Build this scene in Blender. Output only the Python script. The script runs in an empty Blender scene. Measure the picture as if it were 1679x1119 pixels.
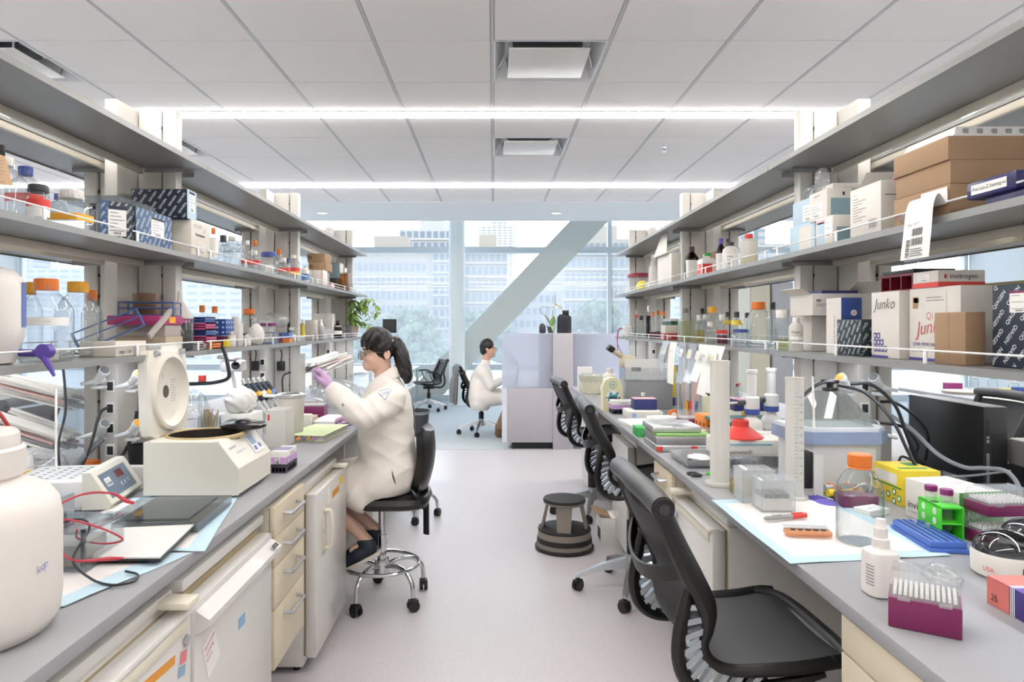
import bpy, bmesh, math, random
import numpy as np
from mathutils import Vector, Matrix
random.seed(7)
PI = math.pi
S = bpy.context.scene
COL = S.collection
F, VX, VY, CZ = 1125.0, 809.0, 534.0, 1.52      # focal length and vanishing point of the photo in pixels, eye height

# ---------------------------------------------------------------- materials
def lin(c):
    if isinstance(c, str):
        c = c.lstrip('#'); c = tuple(int(c[i:i+2], 16)/255 for i in (0, 2, 4))
    return tuple(x/12.92 if x <= .04045 else ((x+.055)/1.055)**2.4 for x in c) + (1.0,)
MATS = {}
def mat(name, col='#ffffff', rough=.5, metal=0.0, var=.05, scale=30.0, bump=0.0, bscale=200.0, coat=0.0, spec=.5):
    if name in MATS: return MATS[name]
    m = bpy.data.materials.new(name); m.use_nodes = True
    n, l = m.node_tree.nodes, m.node_tree.links
    p = n['Principled BSDF']
    p.inputs['Roughness'].default_value = rough; p.inputs['Metallic'].default_value = metal
    p.inputs['Coat Weight'].default_value = coat; p.inputs['Specular IOR Level'].default_value = spec
    tc = n.new('ShaderNodeTexCoord'); no = n.new('ShaderNodeTexNoise'); no.inputs['Scale'].default_value = scale
    no.inputs['Detail'].default_value = 3
    l.new(tc.outputs['Object'], no.inputs['Vector'])
    c = lin(col); mx = n.new('ShaderNodeMix'); mx.data_type = 'RGBA'
    mx.inputs[6].default_value = tuple(x*(1-var) for x in c[:3])+(1,); mx.inputs[7].default_value = tuple(min(1, x*(1+var)) for x in c[:3])+(1,)
    l.new(no.outputs['Fac'], mx.inputs[0]); l.new(mx.outputs[2], p.inputs['Base Color'])
    if bump:
        nb = n.new('ShaderNodeTexNoise'); nb.inputs['Scale'].default_value = bscale
        l.new(tc.outputs['Object'], nb.inputs['Vector'])
        b = n.new('ShaderNodeBump'); b.inputs['Strength'].default_value = bump; b.inputs['Distance'].default_value = .002
        l.new(nb.outputs['Fac'], b.inputs['Height']); l.new(b.outputs['Normal'], p.inputs['Normal'])
    MATS[name] = m; return m
def emis(name, col, strength):
    if name in MATS: return MATS[name]
    m = bpy.data.materials.new(name); m.use_nodes = True
    n, l = m.node_tree.nodes, m.node_tree.links; n.clear()
    e = n.new('ShaderNodeEmission'); e.inputs[0].default_value = lin(col); e.inputs[1].default_value = strength
    o = n.new('ShaderNodeOutputMaterial'); l.new(e.outputs[0], o.inputs[0]); MATS[name] = m; return m
def clear(name, tint='#f4f8fa', edge='#b9c4cc', gloss=.04, milky=0.0, milk='#ffffff', power=2.5, rough=.02):
    """thin clear glass or plastic wall: see-through, reflecting more at grazing angles; milky adds a scattering share"""
    if name in MATS: return MATS[name]
    m = bpy.data.materials.new(name); m.use_nodes = True
    n, l = m.node_tree.nodes, m.node_tree.links; n.clear()
    lw = n.new('ShaderNodeLayerWeight'); lw.inputs['Blend'].default_value = .5
    pw = n.new('ShaderNodeMath'); pw.operation = 'POWER'; pw.inputs[1].default_value = power; l.new(lw.outputs['Facing'], pw.inputs[0])
    mx = n.new('ShaderNodeMix'); mx.data_type = 'RGBA'; mx.inputs[6].default_value = lin(tint); mx.inputs[7].default_value = lin(edge)
    l.new(pw.outputs[0], mx.inputs[0])
    tr = n.new('ShaderNodeBsdfTransparent'); l.new(mx.outputs[2], tr.inputs[0])
    gl = n.new('ShaderNodeBsdfGlossy'); gl.inputs['Roughness'].default_value = rough
    p5 = n.new('ShaderNodeMath'); p5.operation = 'POWER'; p5.inputs[1].default_value = 4.5; l.new(lw.outputs['Facing'], p5.inputs[0])
    ad = n.new('ShaderNodeMath'); ad.operation = 'MULTIPLY_ADD'; ad.inputs[1].default_value = .75; ad.inputs[2].default_value = gloss; l.new(p5.outputs[0], ad.inputs[0])
    ad.use_clamp = True
    s = n.new('ShaderNodeMixShader'); l.new(ad.outputs[0], s.inputs[0]); l.new(tr.outputs[0], s.inputs[1]); l.new(gl.outputs[0], s.inputs[2])
    last = s
    if milky:
        df = n.new('ShaderNodeBsdfDiffuse'); df.inputs[0].default_value = lin(milk)
        tl = n.new('ShaderNodeBsdfTranslucent'); tl.inputs[0].default_value = lin(milk)
        h = n.new('ShaderNodeMixShader'); h.inputs[0].default_value = .45; l.new(df.outputs[0], h.inputs[1]); l.new(tl.outputs[0], h.inputs[2])
        k = n.new('ShaderNodeMixShader'); k.inputs[0].default_value = milky; l.new(s.outputs[0], k.inputs[1]); l.new(h.outputs[0], k.inputs[2]); last = k
    o = n.new('ShaderNodeOutputMaterial'); l.new(last.outputs[0], o.inputs[0]); MATS[name] = m; return m

# ---------------------------------------------------------------- mesh builder
def V(*a): return Vector(a)
def frame(o, x, y):
    x = Vector(x).normalized(); z = x.cross(Vector(y)).normalized(); y = z.cross(x)
    m = Matrix((x, y, z)).transposed().to_4x4(); m.translation = Vector(o); return m
def rz(a): return Matrix.Rotation(a, 4, 'Z')
def ry(a): return Matrix.Rotation(a, 4, 'Y')
def rx(a): return Matrix.Rotation(a, 4, 'X')
def tr(x, y, z): return Matrix.Translation((x, y, z))
def smooth_path(pts, k=6, closed=False):
    P = [Vector(p) for p in pts]; n = len(P); out = []
    if n < 3: return P
    rng = n if closed else n-1
    for i in range(rng):
        p0 = P[(i-1) % n] if closed or i > 0 else P[0]*2-P[1]; p1 = P[i]; p2 = P[(i+1) % n]
        p3 = P[(i+2) % n] if closed or i+2 < n else P[-1]*2-P[-2]
        for j in range(k):
            t = j/k; out.append(.5*((2*p1)+(p2-p0)*t+(2*p0-5*p1+4*p2-p3)*t*t+(3*p1-p0-3*p2+p3)*t**3))
    if not closed: out.append(P[-1])
    return out
_TXT = {}
def text_mesh(body, shear=0.0, bold=0.0):
    k = (body, shear, bold)
    if k not in _TXT:
        c = bpy.data.curves.new('lettering_curve', 'FONT'); c.body = body; c.size = 1.0; c.resolution_u = 2; c.shear = shear; c.offset = bold
        o = bpy.data.objects.new('lettering_curve', c); COL.objects.link(o)
        me = bpy.data.meshes.new_from_object(o)
        v = [tuple(x.co) for x in me.vertices]; f = [tuple(p.vertices) for p in me.polygons]
        w = max([p[0] for p in v], default=0)
        _TXT[k] = (v, f, w)
        bpy.data.objects.remove(o); bpy.data.curves.remove(c); bpy.data.meshes.remove(me)
    return _TXT[k]
class MB:
    def __init__(s): s.v, s.f, s.m, s.mats, s.T = [], [], [], [], Matrix.Identity(4)
    def mi(s, m):
        if m not in s.mats: s.mats.append(m)
        return s.mats.index(m)
    def add(s, vs, fs, m):
        b = len(s.v); i = s.mi(m)
        s.v += [s.T @ Vector(v) for v in vs]
        s.f += [tuple(b+k for k in f) for f in fs]; s.m += [i]*len(fs); return s
    def box(s, c, d, m, bev=0.0, M=None, seg=2):
        hx, hy, hz = d[0]/2, d[1]/2, d[2]/2
        vs = [V(x*hx, y*hy, z*hz) for x in (-1, 1) for y in (-1, 1) for z in (-1, 1)]
        fs = [(0, 1, 3, 2), (4, 6, 7, 5), (0, 4, 5, 1), (2, 3, 7, 6), (0, 2, 6, 4), (1, 5, 7, 3)]
        if bev:
            bm = bmesh.new(); q = [bm.verts.new(v) for v in vs]
            for f in fs: bm.faces.new([q[i] for i in f])
            bmesh.ops.bevel(bm, geom=list(bm.edges), offset=min(bev, .49*min(d)), segments=seg, profile=.5, affect='EDGES')
            bm.verts.index_update(); vs = [v.co.copy() for v in bm.verts]; fs = [tuple(v.index for v in f.verts) for f in bm.faces]; bm.free()
        X = Matrix.Translation(c) @ (M or Matrix.Identity(4))
        return s.add([X @ v for v in vs], fs, m)
    def b2(s, x0, x1, y0, y1, z0, z1, m, bev=0.0):
        return s.box(((x0+x1)/2, (y0+y1)/2, (z0+z1)/2), (abs(x1-x0), abs(y1-y0), abs(z1-z0)), m, bev)
    def cyl(s, p0, p1, r0, m, r1=None, n=20, caps=True):
        r1 = r0 if r1 is None else r1; p0, p1 = Vector(p0), Vector(p1); d = (p1-p0).normalized()
        a = d.orthogonal().normalized(); b = d.cross(a)
        vs = []
        for p, r in ((p0, r0), (p1, r1)):
            for i in range(n):
                t = 2*PI*i/n; vs.append(p+(a*math.cos(t)+b*math.sin(t))*r)
        fs = [(i, (i+1) % n, n+(i+1) % n, n+i) for i in range(n)]
        if caps: fs += [tuple(range(n-1, -1, -1)), tuple(range(n, 2*n))]
        return s.add(vs, fs, m)
    def lathe(s, prof, m, n=28, at=(0, 0, 0), sq=0.0, sy=1.0, ribs=0, ribd=0.0, cb=True):
        """profile (r, z) turned about z; sq>0 squares the section; ribs knurl the wall"""
        vs, fs = [], []; A = Vector(at)
        for r, z in prof:
            for i in range(n):
                t = 2*PI*(i+.5)/n; c, d = math.cos(t), math.sin(t); k = 1.0
                if sq:
                    e = 2+sq*6; k = (abs(c)**e+abs(d)**e)**(-1/e)
                if ribs: k *= 1-ribd*(i % 2)
                vs.append(A+V(c*r*k, d*r*k*sy, z))
        for j in range(len(prof)-1):
            for i in range(n):
                a, b = j*n+i, j*n+(i+1) % n; fs.append((a, b, b+n, a+n))
        if cb and prof[0][0] > 1e-5 and prof[0][1] <= min(p[1] for p in prof)+1e-9: fs.append(tuple(range(n-1, -1, -1)))
        return s.add(vs, fs, m)
    def tube(s, pts, r, m, n=8, k=5, closed=False, flat=1.0, raw=False):
        P = [Vector(p) for p in pts] if raw else smooth_path(pts, k, closed)
        N = len(P); vs, fs = [], []
        t0 = (P[1]-P[0]).normalized(); u = t0.orthogonal().normalized()
        rs = r if isinstance(r, (list, tuple)) else [r]*N
        if len(rs) != N: rs = [rs[min(len(rs)-1, int(i*(len(rs)-1)/(N-1)))]*(1-((i*(len(rs)-1)/(N-1)) % 1))+rs[min(len(rs)-1, int(i*(len(rs)-1)/(N-1))+1)]*((i*(len(rs)-1)/(N-1)) % 1) for i in range(N)]
        for i in range(N):
            t = (P[(i+1) % N]-P[i-1]) if closed else (P[min(i+1, N-1)]-P[max(i-1, 0)])
            t.normalize(); u = (u-t*u.dot(t)).normalized(); w = t.cross(u)
            for j in range(n):
                a = 2*PI*j/n; vs.append(P[i]+(u*math.cos(a)+w*math.sin(a)*flat)*rs[i])
        for i in range(N if closed else N-1):
            for j in range(n):
                a, b, c, d = i*n+j, i*n+(j+1) % n, ((i+1) % N)*n+(j+1) % n, ((i+1) % N)*n+j; fs.append((a, b, c, d))
        if not closed: fs += [tuple(range(n-1, -1, -1)), tuple((N-1)*n+j for j in range(n))]
        return s.add(vs, fs, m)
    def prism(s, poly, m, M=None, d=.01):
        """polygon in the XY plane of M, thickened by d along its Z"""
        n = len(poly); X = M or Matrix.Identity(4)
        vs = [X @ V(x, y, 0) for x, y in poly]+[X @ V(x, y, d) for x, y in poly]
        fs = [tuple(range(n-1, -1, -1)), tuple(range(n, 2*n))]+[(i, (i+1) % n, n+(i+1) % n, n+i) for i in range(n)]
        return s.add(vs, fs, m)
    def sheet(s, fn, nu, nv, m, th=.001):
        """fn(u, v) -> point; a thin solid sheet"""
        vs = []; 
        for i in range(nu+1):
            for j in range(nv+1): vs.append(Vector(fn(i/nu, j/nv)))
        w = nv+1; nrm = []
        for i in range(nu+1):
            for j in range(nv+1):
                a = vs[min(i+1, nu)*w+j]-vs[max(i-1, 0)*w+j]; b = vs[i*w+min(j+1, nv)]-vs[i*w+max(j-1, 0)]
                c = a.cross(b); nrm.append(c.normalized() if c.length > 1e-12 else V(0, 0, 1))
        N = len(vs); vv = vs+[p-q*th for p, q in zip(vs, nrm)]
        fs = []
        for i in range(nu):
            for j in range(nv):
                a, b, c, d = i*w+j, (i+1)*w+j, (i+1)*w+j+1, i*w+j+1
                fs += [(a, b, c, d), (N+d, N+c, N+b, N+a)]
        for i in range(nu):
            for j in (0, nv):
                a, b = i*w+j, (i+1)*w+j; fs.append((a, b, b+N, a+N) if j else (b, a, a+N, b+N))
        for j in range(nv):
            for i in (0, nu):
                a, b = i*w+j, i*w+j+1; fs.append((b, a, a+N, b+N) if i else (a, b, b+N, a+N))
        return s.add(vv, fs, m)
    def text(s, body, size, m, M, al='l', shear=0.0, bold=0.0):
        v, f, w = text_mesh(body, shear, bold); o = {'l': 0, 'c': -w/2, 'r': -w}[al]
        return s.add([M @ V((x+o)*size, y*size, .0006) for x, y, z in v], f, m)
    def rect(s, M, u, v, w, h, m, d=.0005):
        return s.prism([(u, v), (u+w, v), (u+w, v+h), (u, v+h)], m, M, d)
    def build(s, name, parent=None, label=None, ang=35, loc=None):
        me = bpy.data.meshes.new(name); me.from_pydata([tuple(v) for v in s.v], [], s.f)
        for m in s.mats: me.materials.append(m)
        me.polygons.foreach_set('material_index', s.m)
        me.polygons.foreach_set('use_smooth', [True]*len(s.f)); me.update()
        me.set_sharp_from_angle(angle=math.radians(ang))
        o = bpy.data.objects.new(name, me); COL.objects.link(o)
        if parent is not None: o.parent = parent
        if label: o['label'] = label
        if loc is not None: o.location = loc
        return o
def thing(name, label, cat, loc=(0, 0, 0), rot=0.0, group=None, M=None):
    o = bpy.data.objects.new(name, None); COL.objects.link(o); o.empty_display_size = .05
    if M is not None: o.matrix_world = M
    else: o.location = loc; o.rotation_euler = (0, 0, rot)
    o['label'] = label; o['category'] = cat
    if group: o['group'] = group
    return o
def tag(o, label, cat, group=None, kind=None):
    o['label'] = label; o['category'] = cat
    if group: o['group'] = group
    if kind: o['kind'] = kind
    return o
def struct(o, label=None):
    o['kind'] = 'structure'
    if label: o['label'] = label
    return o
def dup(root, loc=None, rot=None, label=None, group=None):
    c = root.copy(); COL.objects.link(c)
    if loc is not None: c.location = loc
    if rot is not None: c.rotation_euler = (0, 0, rot)
    if label: c['label'] = label
    if group: c['group'] = group
    for ch in root.children:
        d = ch.copy(); COL.objects.link(d); d.parent = c
        for g in ch.children:
            e = g.copy(); COL.objects.link(e); e.parent = d
    return c
# where a pixel of the photo lands on a known height or at a known distance
def onz(px, py, z): Y = F*(CZ-z)/(py-VY); return V((px-VX)*Y/F, Y, z)
def ylat(px, X): return F*X/abs(px-VX)
def zat(py, Y): return CZ-(py-VY)*Y/F
def atY(px, py, Y): return V((px-VX)*Y/F, Y, zat(py, Y))
SKY=4.7; LED=40; SHEER=.2; TASKV=20
# ================================================================ camera, render look
cd = bpy.data.cameras.new('camera'); cam = bpy.data.objects.new('camera', cd); COL.objects.link(cam)
cam.location = (0, 0, CZ); cam.rotation_euler = (PI/2, 0, 0)
cd.sensor_width = 36; cd.lens = F/1679*36; cd.shift_x = (839.5-VX)/1679; cd.shift_y = -(559.5-VY)/1679; cd.clip_start = .05; cd.clip_end = 800
S.camera = cam
S.view_settings.view_transform = 'Standard'; S.view_settings.look = 'None'; S.view_settings.gamma = 1.0
S.view_settings.use_curve_mapping = False; S.view_settings.exposure = 0.2
cy = S.cycles; cy.max_bounces = 10; cy.diffuse_bounces = 5; cy.transparent_max_bounces = 40; cy.caustics_reflective = False; cy.caustics_refractive = False
cy.sample_clamp_indirect = 6; cy.use_denoising = True; cy.denoiser = 'OPENIMAGEDENOISE'; cy.denoising_input_passes = 'RGB_ALBEDO_NORMAL'
w = bpy.data.worlds.new('overcast_sky'); S.world = w; w.use_nodes = True
wn, wl = w.node_tree.nodes, w.node_tree.links; wn.clear()
bg = wn.new('ShaderNodeBackground'); wo = wn.new('ShaderNodeOutputWorld'); gtc = wn.new('ShaderNodeTexCoord'); gs = wn.new('ShaderNodeSeparateXYZ')
gr = wn.new('ShaderNodeValToRGB'); gr.color_ramp.elements[0].position = .45; gr.color_ramp.elements[0].color = lin('#f2f3f6')
gr.color_ramp.elements[1].position = .75; gr.color_ramp.elements[1].color = lin('#dbe7f7')
gm = wn.new('ShaderNodeMath'); gm.operation = 'MULTIPLY_ADD'; gm.inputs[1].default_value = .5; gm.inputs[2].default_value = .5
wl.new(gtc.outputs['Generated'], gs.inputs[0]); wl.new(gs.outputs['Z'], gm.inputs[0]); wl.new(gm.outputs[0], gr.inputs[0]); wl.new(gr.outputs[0], bg.inputs[0])
bg.inputs[1].default_value = SKY; wl.new(bg.outputs[0], wo.inputs[0])

# ================================================================ common materials
PAINT = mat('rack_paint', '#cfccc6', .42, var=.02)
SHELFM = mat('shelf_metal', '#888987', .36, var=.02)
CREAM = mat('cream_rail', '#d9d3c4', .45, var=.02)
RODM = mat('white_wire', '#e8e9ea', .3, var=.02)
DARK = mat('dark_slot', '#3a3936', .7)
BLACK = mat('black_plastic', '#17181a', .45)
TOPM = mat('grey_worktop', '#96979a', .42, var=.03, scale=60)
MAPLE = mat('pale_maple_laminate', '#d6cbb4', .5, var=.05, scale=8)
WHITE = mat('white_enamel', '#dcdad6', .3, var=.02, coat=.3)
WHITEP = mat('white_plastic', '#e6e5e2', .38, var=.02)
STEEL = mat('brushed_aluminium', '#c4c6c9', .3, metal=.9)
CHROME = mat('chrome', '#d6d8db', .12, metal=1.0)
PAPER = mat('paper_white', '#efeeea', .75, var=.02)
CARD = mat('brown_cardboard', '#9d8164', .8, var=.06, scale=12, bump=.1)
INK = mat('black_ink', '#2a2a30', .8, var=0)
GREYINK = mat('grey_ink', '#8b8b90', .8, var=0)

# ================================================================ floor, ceiling, walls
RX0, RX1, RY0, YC, YW = -9.6, 9.6, -2.4, 8.4, 13.85
CEIL = 2.99
def floor_mat():
    m = mat('speckled_vinyl', '#c6c2c5', .36, var=.03, scale=1.2)
    n, l = m.node_tree.nodes, m.node_tree.links; p = n['Principled BSDF']
    src = p.inputs['Base Color'].links[0].from_socket
    tc = n.new('ShaderNodeTexCoord'); v = n.new('ShaderNodeTexVoronoi'); v.inputs['Scale'].default_value = 90
    l.new(tc.outputs['Object'], v.inputs['Vector'])
    hs = n.new('ShaderNodeSeparateColor'); l.new(v.outputs['Color'], hs.inputs[0])
    lt = n.new('ShaderNodeMath'); lt.operation = 'LESS_THAN'; lt.inputs[1].default_value = .22; l.new(v.outputs['Distance'], lt.inputs[0])
    g = n.new('ShaderNodeMath'); g.operation = 'GREATER_THAN'; g.inputs[1].default_value = .45; l.new(hs.outputs[0], g.inputs[0])
    mu = n.new('ShaderNodeMath'); mu.operation = 'MULTIPLY'; l.new(lt.outputs[0], mu.inputs[0]); l.new(g.outputs[0], mu.inputs[1])
    m2 = n.new('ShaderNodeMath'); m2.operation = 'MULTIPLY'; m2.inputs[1].default_value = .55; l.new(mu.outputs[0], m2.inputs[0])
    mx = n.new('ShaderNodeMix'); mx.data_type = 'RGBA'; l.new(m2.outputs[0], mx.inputs[0]); l.new(src, mx.inputs[6]); mx.inputs[7].default_value = lin('#96898a')
    l.new(mx.outputs[2], p.inputs['Base Color']); return m
m = MB(); m.b2(RX0, RX1, RY0, YC, -.1, 0, floor_mat()); o = struct(m.build('floor'), 'pale speckled vinyl floor of the lab aisle')
def carpet_mat():
    m = mat('streaked_carpet', '#c3cacd', .95, var=.12, scale=6, bump=.4, bscale=300)
    n, l = m.node_tree.nodes, m.node_tree.links
    for q in n:
        if q.type == 'TEX_NOISE' and q.inputs['Scale'].default_value == 6:
            mp = n.new('ShaderNodeMapping'); mp.inputs['Scale'].default_value = (14, 1.6, 1); l.new(q.inputs['Vector'].links[0].from_socket, mp.inputs[0]); l.new(mp.outputs[0], q.inputs['Vector'])
    return m
m = MB(); m.b2(RX0, RX1, YC, YW+.1, -.1, -.002, carpet_mat()); struct(m.build('floor'), 'blue grey carpet by the window wall')
m = MB(); m.b2(RX0, RX1, YC-.012, YC+.012, -.02, .003, mat('threshold_strip', '#b9b5b2', .4)); struct(m.build('trim_1'))
TILE = mat('ceiling_tile', '#f9f7f6', .85, var=.01, bump=.08, bscale=400)
TEE = mat('ceiling_tee', '#c6c8cb', .5); GAP = mat('ceiling_gap', '#98989a', .9)
G = .6094; GY0 = 3.535; GX0 = -.006
DIFF = {(0, 0), (0, 3), (-5, 0), (-5, 3), (5, 0), (5, 3)}
m = MB()
for i in range(-16, 16):
    for j in range(-10, 8):
        if (i, j) in DIFF: continue
        x0, x1 = GX0+i*G+.011, GX0+(i+1)*G-.011; y0, y1 = GY0+j*G+.003, GY0+(j+1)*G-.003
        if x0 < RX0 or x1 > RX1 or y0 < RY0: continue
        if j == 7: y1 = 8.15
        m.b2(x0, x1, y0, y1, CEIL, CEIL+.018, TILE)
m.b2(RX0, RX1, RY0, 8.15, 3.3, 3.35, GAP)
struct(m.build('ceiling'), 'white acoustic tile ceiling')
m = MB()
for i in range(-16, 17):
    x = GX0+i*G; m.b2(x-.008, x+.008, RY0, 8.15, CEIL-.001, CEIL+.03, TEE); m.b2(x-.0115, x+.0115, RY0, 8.15, CEIL+.006, CEIL+.012, GAP)
for j in range(-10, 9):
    y = GY0+j*G
    if y > 8.15: continue
    m.b2(RX0, RX1, y-.0045, y+.0045, CEIL+.003, CEIL+.02, GAP)
struct(m.build('trim_2'), 'grey ceiling grid')
SOF = mat('soffit_paint', '#f0f3f4', .7, var=.01)
m = MB(); m.b2(RX0, RX1, 8.15, 9.62, CEIL-.004, 4.3, SOF); struct(m.build('ceiling'), 'flat painted soffit before the windows')
m = MB(); m.b2(RX0, RX1, 9.62, YW+.3, 4.2, 4.3, SOF); struct(m.build('ceiling'), 'raised ceiling at the window wall')
WALLM = mat('wall_paint', '#d8dadb', .7, var=.01)
for nm, a in (('wall_left', (RX0-.1, RX0, RY0, YW)), ('wall_right', (RX1, RX1+.1, RY0, YW)), ('wall_back', (RX0, RX1, RY0-.1, RY0))):
    m = MB(); m.b2(*a, 0, 4.3, WALLM); struct(m.build(nm))

# ceiling lamps: four lines of light across the room
LEDM = emis('lamp_diffuser', '#fffaf5', LED)
for j, lb in ((-6, 'ceiling light line over the entrance'), (-2, 'ceiling light line over the fridges'), (2, 'long white ceiling light line, the nearer of the two in view'), (6, 'long white ceiling light line, the one nearer the windows')):
    y = GY0+j*G
    t = thing('ceiling_light', lb, 'ceiling light', (0, y, CEIL), group=None)
    m = MB(); m.b2(-9.0, 9.0, -.043, .043, -.018, .003, LEDM); m.build('diffuser', t)  # diffuser shaped to stand below the tiles so its sides brighten the ceiling
    m = MB(); m.b2(-9.01, 9.01, -.052, -.043, -.006, .02, WHITEP); m.b2(-9.01, 9.01, .043, .052, -.006, .02, WHITEP); m.b2(-9.01, 9.01, -.05, .05, .006, .02, WHITEP); m.build('housing', t)
# square air diffusers
VENTM = mat('vent_metal', '#eceef0', .3, metal=.1)
def diffuser(i, j, lb):
    x, y = GX0+(i+.5)*G, GY0+(j+.5)*G
    t = thing('air_vent', lb, 'air vent', (x, y, CEIL), group='square ceiling air vents')
    m = MB(); h = .288; k = .235; H = .11
    vs = [V(a*h, b*h, 0) for a, b in ((-1, -1), (1, -1), (1, 1), (-1, 1))]+[V(a*k, b*k, H) for a, b in ((-1, -1), (1, -1), (1, 1), (-1, 1))]
    vs += [V(a*(h+.012), b*(h+.012), 0) for a, b in ((-1, -1), (1, -1), (1, 1), (-1, 1))]+[V(a*(k+.01), b*(k+.01), H+.01) for a, b in ((-1, -1), (1, -1), (1, 1), (-1, 1))]
    fs = [(i_, 4+i_, 4+(i_+1) % 4, (i_+1) % 4) for i_ in range(4)]+[(8+i_, i_, (i_+1) % 4, 8+(i_+1) % 4) for i_ in range(4)]+[(12+i_, 8+i_, 8+(i_+1) % 4, 12+(i_+1) % 4) for i_ in range(4)]
    m.add(vs, fs, VENTM); m.b2(-k-.01, k+.01, -k-.01, k+.01, H+.004, H+.014, VENTM)
    for a in (-.2, .2):
        for b in (-.2, .2): m.cyl((a, b, .0), (a*1.1, b*1.1, H), .006, STEEL, n=8)
    for a in (-1, 1): m.cyl((a*.27, .12, .02), (a*.2, -.15, .05), .005, STEEL, n=8)
    m.build('recess', t)
    m = MB(); m.cyl((0, 0, H-.02), (0, 0, H+.003), .2, BLACK, n=36); m.build('duct_opening', t, 'black round duct mouth')
    m = MB(); m.box((0, 0, -.004), (.432, .432, .008), WHITEP, .003); m.build('face_plate', t)
diffuser(0, 0, 'square white air vent before the nearer light line, over the aisle')
diffuser(0, 3, 'square white air vent between the two light lines, over the aisle')
diffuser(-5, 0, 'square air vent cut off by the top shelf in the left corner of the ceiling')
diffuser(-5, 3, 'square air vent half hidden behind the left rack post')
# sprinkler and soffit spots
p = atY(1079, 268, 5.6)
t = thing('ceiling_sprinkler', 'small chrome fire sprinkler in the tile ceiling', 'sprinkler', (F and 1.40, 5.62, CEIL))
m = MB(); m.lathe([(.03, 0), (.028, -.006), (.012, -.008), (.01, -.03), (.006, -.035)], CHROME); m.build('body', t)
m = MB(); m.cyl((0, 0, -.046), (0, 0, -.044), .018, CHROME); m.cyl((.01, 0, -.045), (.006, 0, -.03), .002, CHROME, n=6); m.cyl((-.01, 0, -.045), (-.006, 0, -.03), .002, CHROME, n=6); m.build('deflector', t)
for px, lb in ((528, 'small round downlight in the soffit above the left rack'), (912, 'small round downlight in the soffit over the frosted partition')):
    q = (px-VX)*8.95/F
    t = thing('downlight', lb, 'downlight', (q, 8.95, CEIL-.004)); m = MB(); m.lathe([(.09, 0), (.088, -.005), (.07, -.006), (.066, -.001)], WHITEP, n=32); m.build('trim_ring', t)
    m = MB(); m.cyl((0, 0, -.003), (0, 0, -.0015), .066, emis('lamp_dim', '#fff4e6', 1.2)); m.build('lens', t)

# ================================================================ window wall
MULM = mat('mullion_grey', '#d2dade', .45, var=.02); SHADEM = None
def sheer():
    m = bpy.data.materials.new('sheer_roller_shade'); m.use_nodes = True; n, l = m.node_tree.nodes, m.node_tree.links; n.clear()
    a = n.new('ShaderNodeBsdfTransparent'); b = n.new('ShaderNodeBsdfTranslucent'); c = n.new('ShaderNodeBsdfDiffuse'); s1 = n.new('ShaderNodeMixShader'); s2 = n.new('ShaderNodeMixShader')
    b.inputs[0].default_value = lin('#e9edf4'); c.inputs[0].default_value = lin('#e0e5ec'); s1.inputs[0].default_value = .35; s2.inputs[0].default_value = SHEER
    l.new(b.outputs[0], s1.inputs[1]); l.new(c.outputs[0], s1.inputs[2]); l.new(a.outputs[0], s2.inputs[1]); l.new(s1.outputs[0], s2.inputs[2])
    o = n.new('ShaderNodeOutputMaterial'); l.new(s2.outputs[0], o.inputs[0]); return m
SHADEM = sheer(); PANE = clear('window_glass', '#fbfcfc', '#dfe6ea', .03)
PX = [-9.55, -6.8, -3.95, -.62, 2.35, 5.3, 7.4, 9.55]
m = MB(); m.b2(RX0, RX1, YW, YW+.14, -.1, .12, MULM); m.b2(RX0, RX1, YW-.02, YW+.14, .62, .74, MULM); m.b2(RX0, RX1, YW-.05, YW+.14, 2.98, 3.10, MULM); m.b2(RX0, RX1, YW, YW+.14, 4.1, 4.25, MULM)
for x in PX: m.b2(x-.04, x+.04, YW, YW+.13, .1, 4.2, MULM)
struct(m.build('wall_far'), 'glazed far wall frame with pale grey bars')
for i in range(len(PX)-1):
    m = MB(); m.b2(PX[i]+.04, PX[i+1]-.04, YW+.06, YW+.075, .1, 4.15, PANE); struct(m.build('window_%d' % (i+1)), 'tall pane of the far window wall')
    t = thing('roller_shade', 'sheer grey roller shade lowered over window bay %s' % ['at the far left end', 'second from the left end', 'left of the round column', 'behind the seated man', 'behind the right rack end', 'second from the right end', 'at the far right end'][i], 'blind', ((PX[i]+PX[i+1])/2, YW-.03, 2.97))
    wd = (PX[i+1]-PX[i])/2-.05
    m = MB(); m.b2(-wd, wd, -.0006, .0006, -2.86, 0, SHADEM); m.build('fabric', t)
    m = MB(); m.b2(-wd, wd, -.008, .008, -2.875, -2.85, MULM); m.build('hem_bar', t)
COLM = mat('column_paint', '#eef3f2', .55, var=.02)
m = MB(); m.cyl((-.70, 13.15, 0), (-.70, 13.15, 4.25), .152, COLM, n=40); struct(m.build('column'), 'round white column by the windows')
# diagonal steel brace inside the glass
BR = mat('brace_paint', '#cdd1cc', .6, var=.03)
m = MB(); Yb = 13.62; th = math.atan2(172-(-12), 935-762)
a = atY(664, 650, Yb); b = atY(724, 650, Yb); c = atY(1038, 320, Yb); d = atY(975, 320, Yb)
P = [(a.x, a.z), (b.x, b.z), (c.x, c.z), (d.x, d.z)]
m.prism(P, BR, Matrix(((1, 0, 0, 0), (0, 0, -1, Yb+.14), (0, 1, 0, 0), (0, 0, 0, 1))), .30); struct(m.build('beam'), 'thick sloping brace crossing the window wall')

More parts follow.
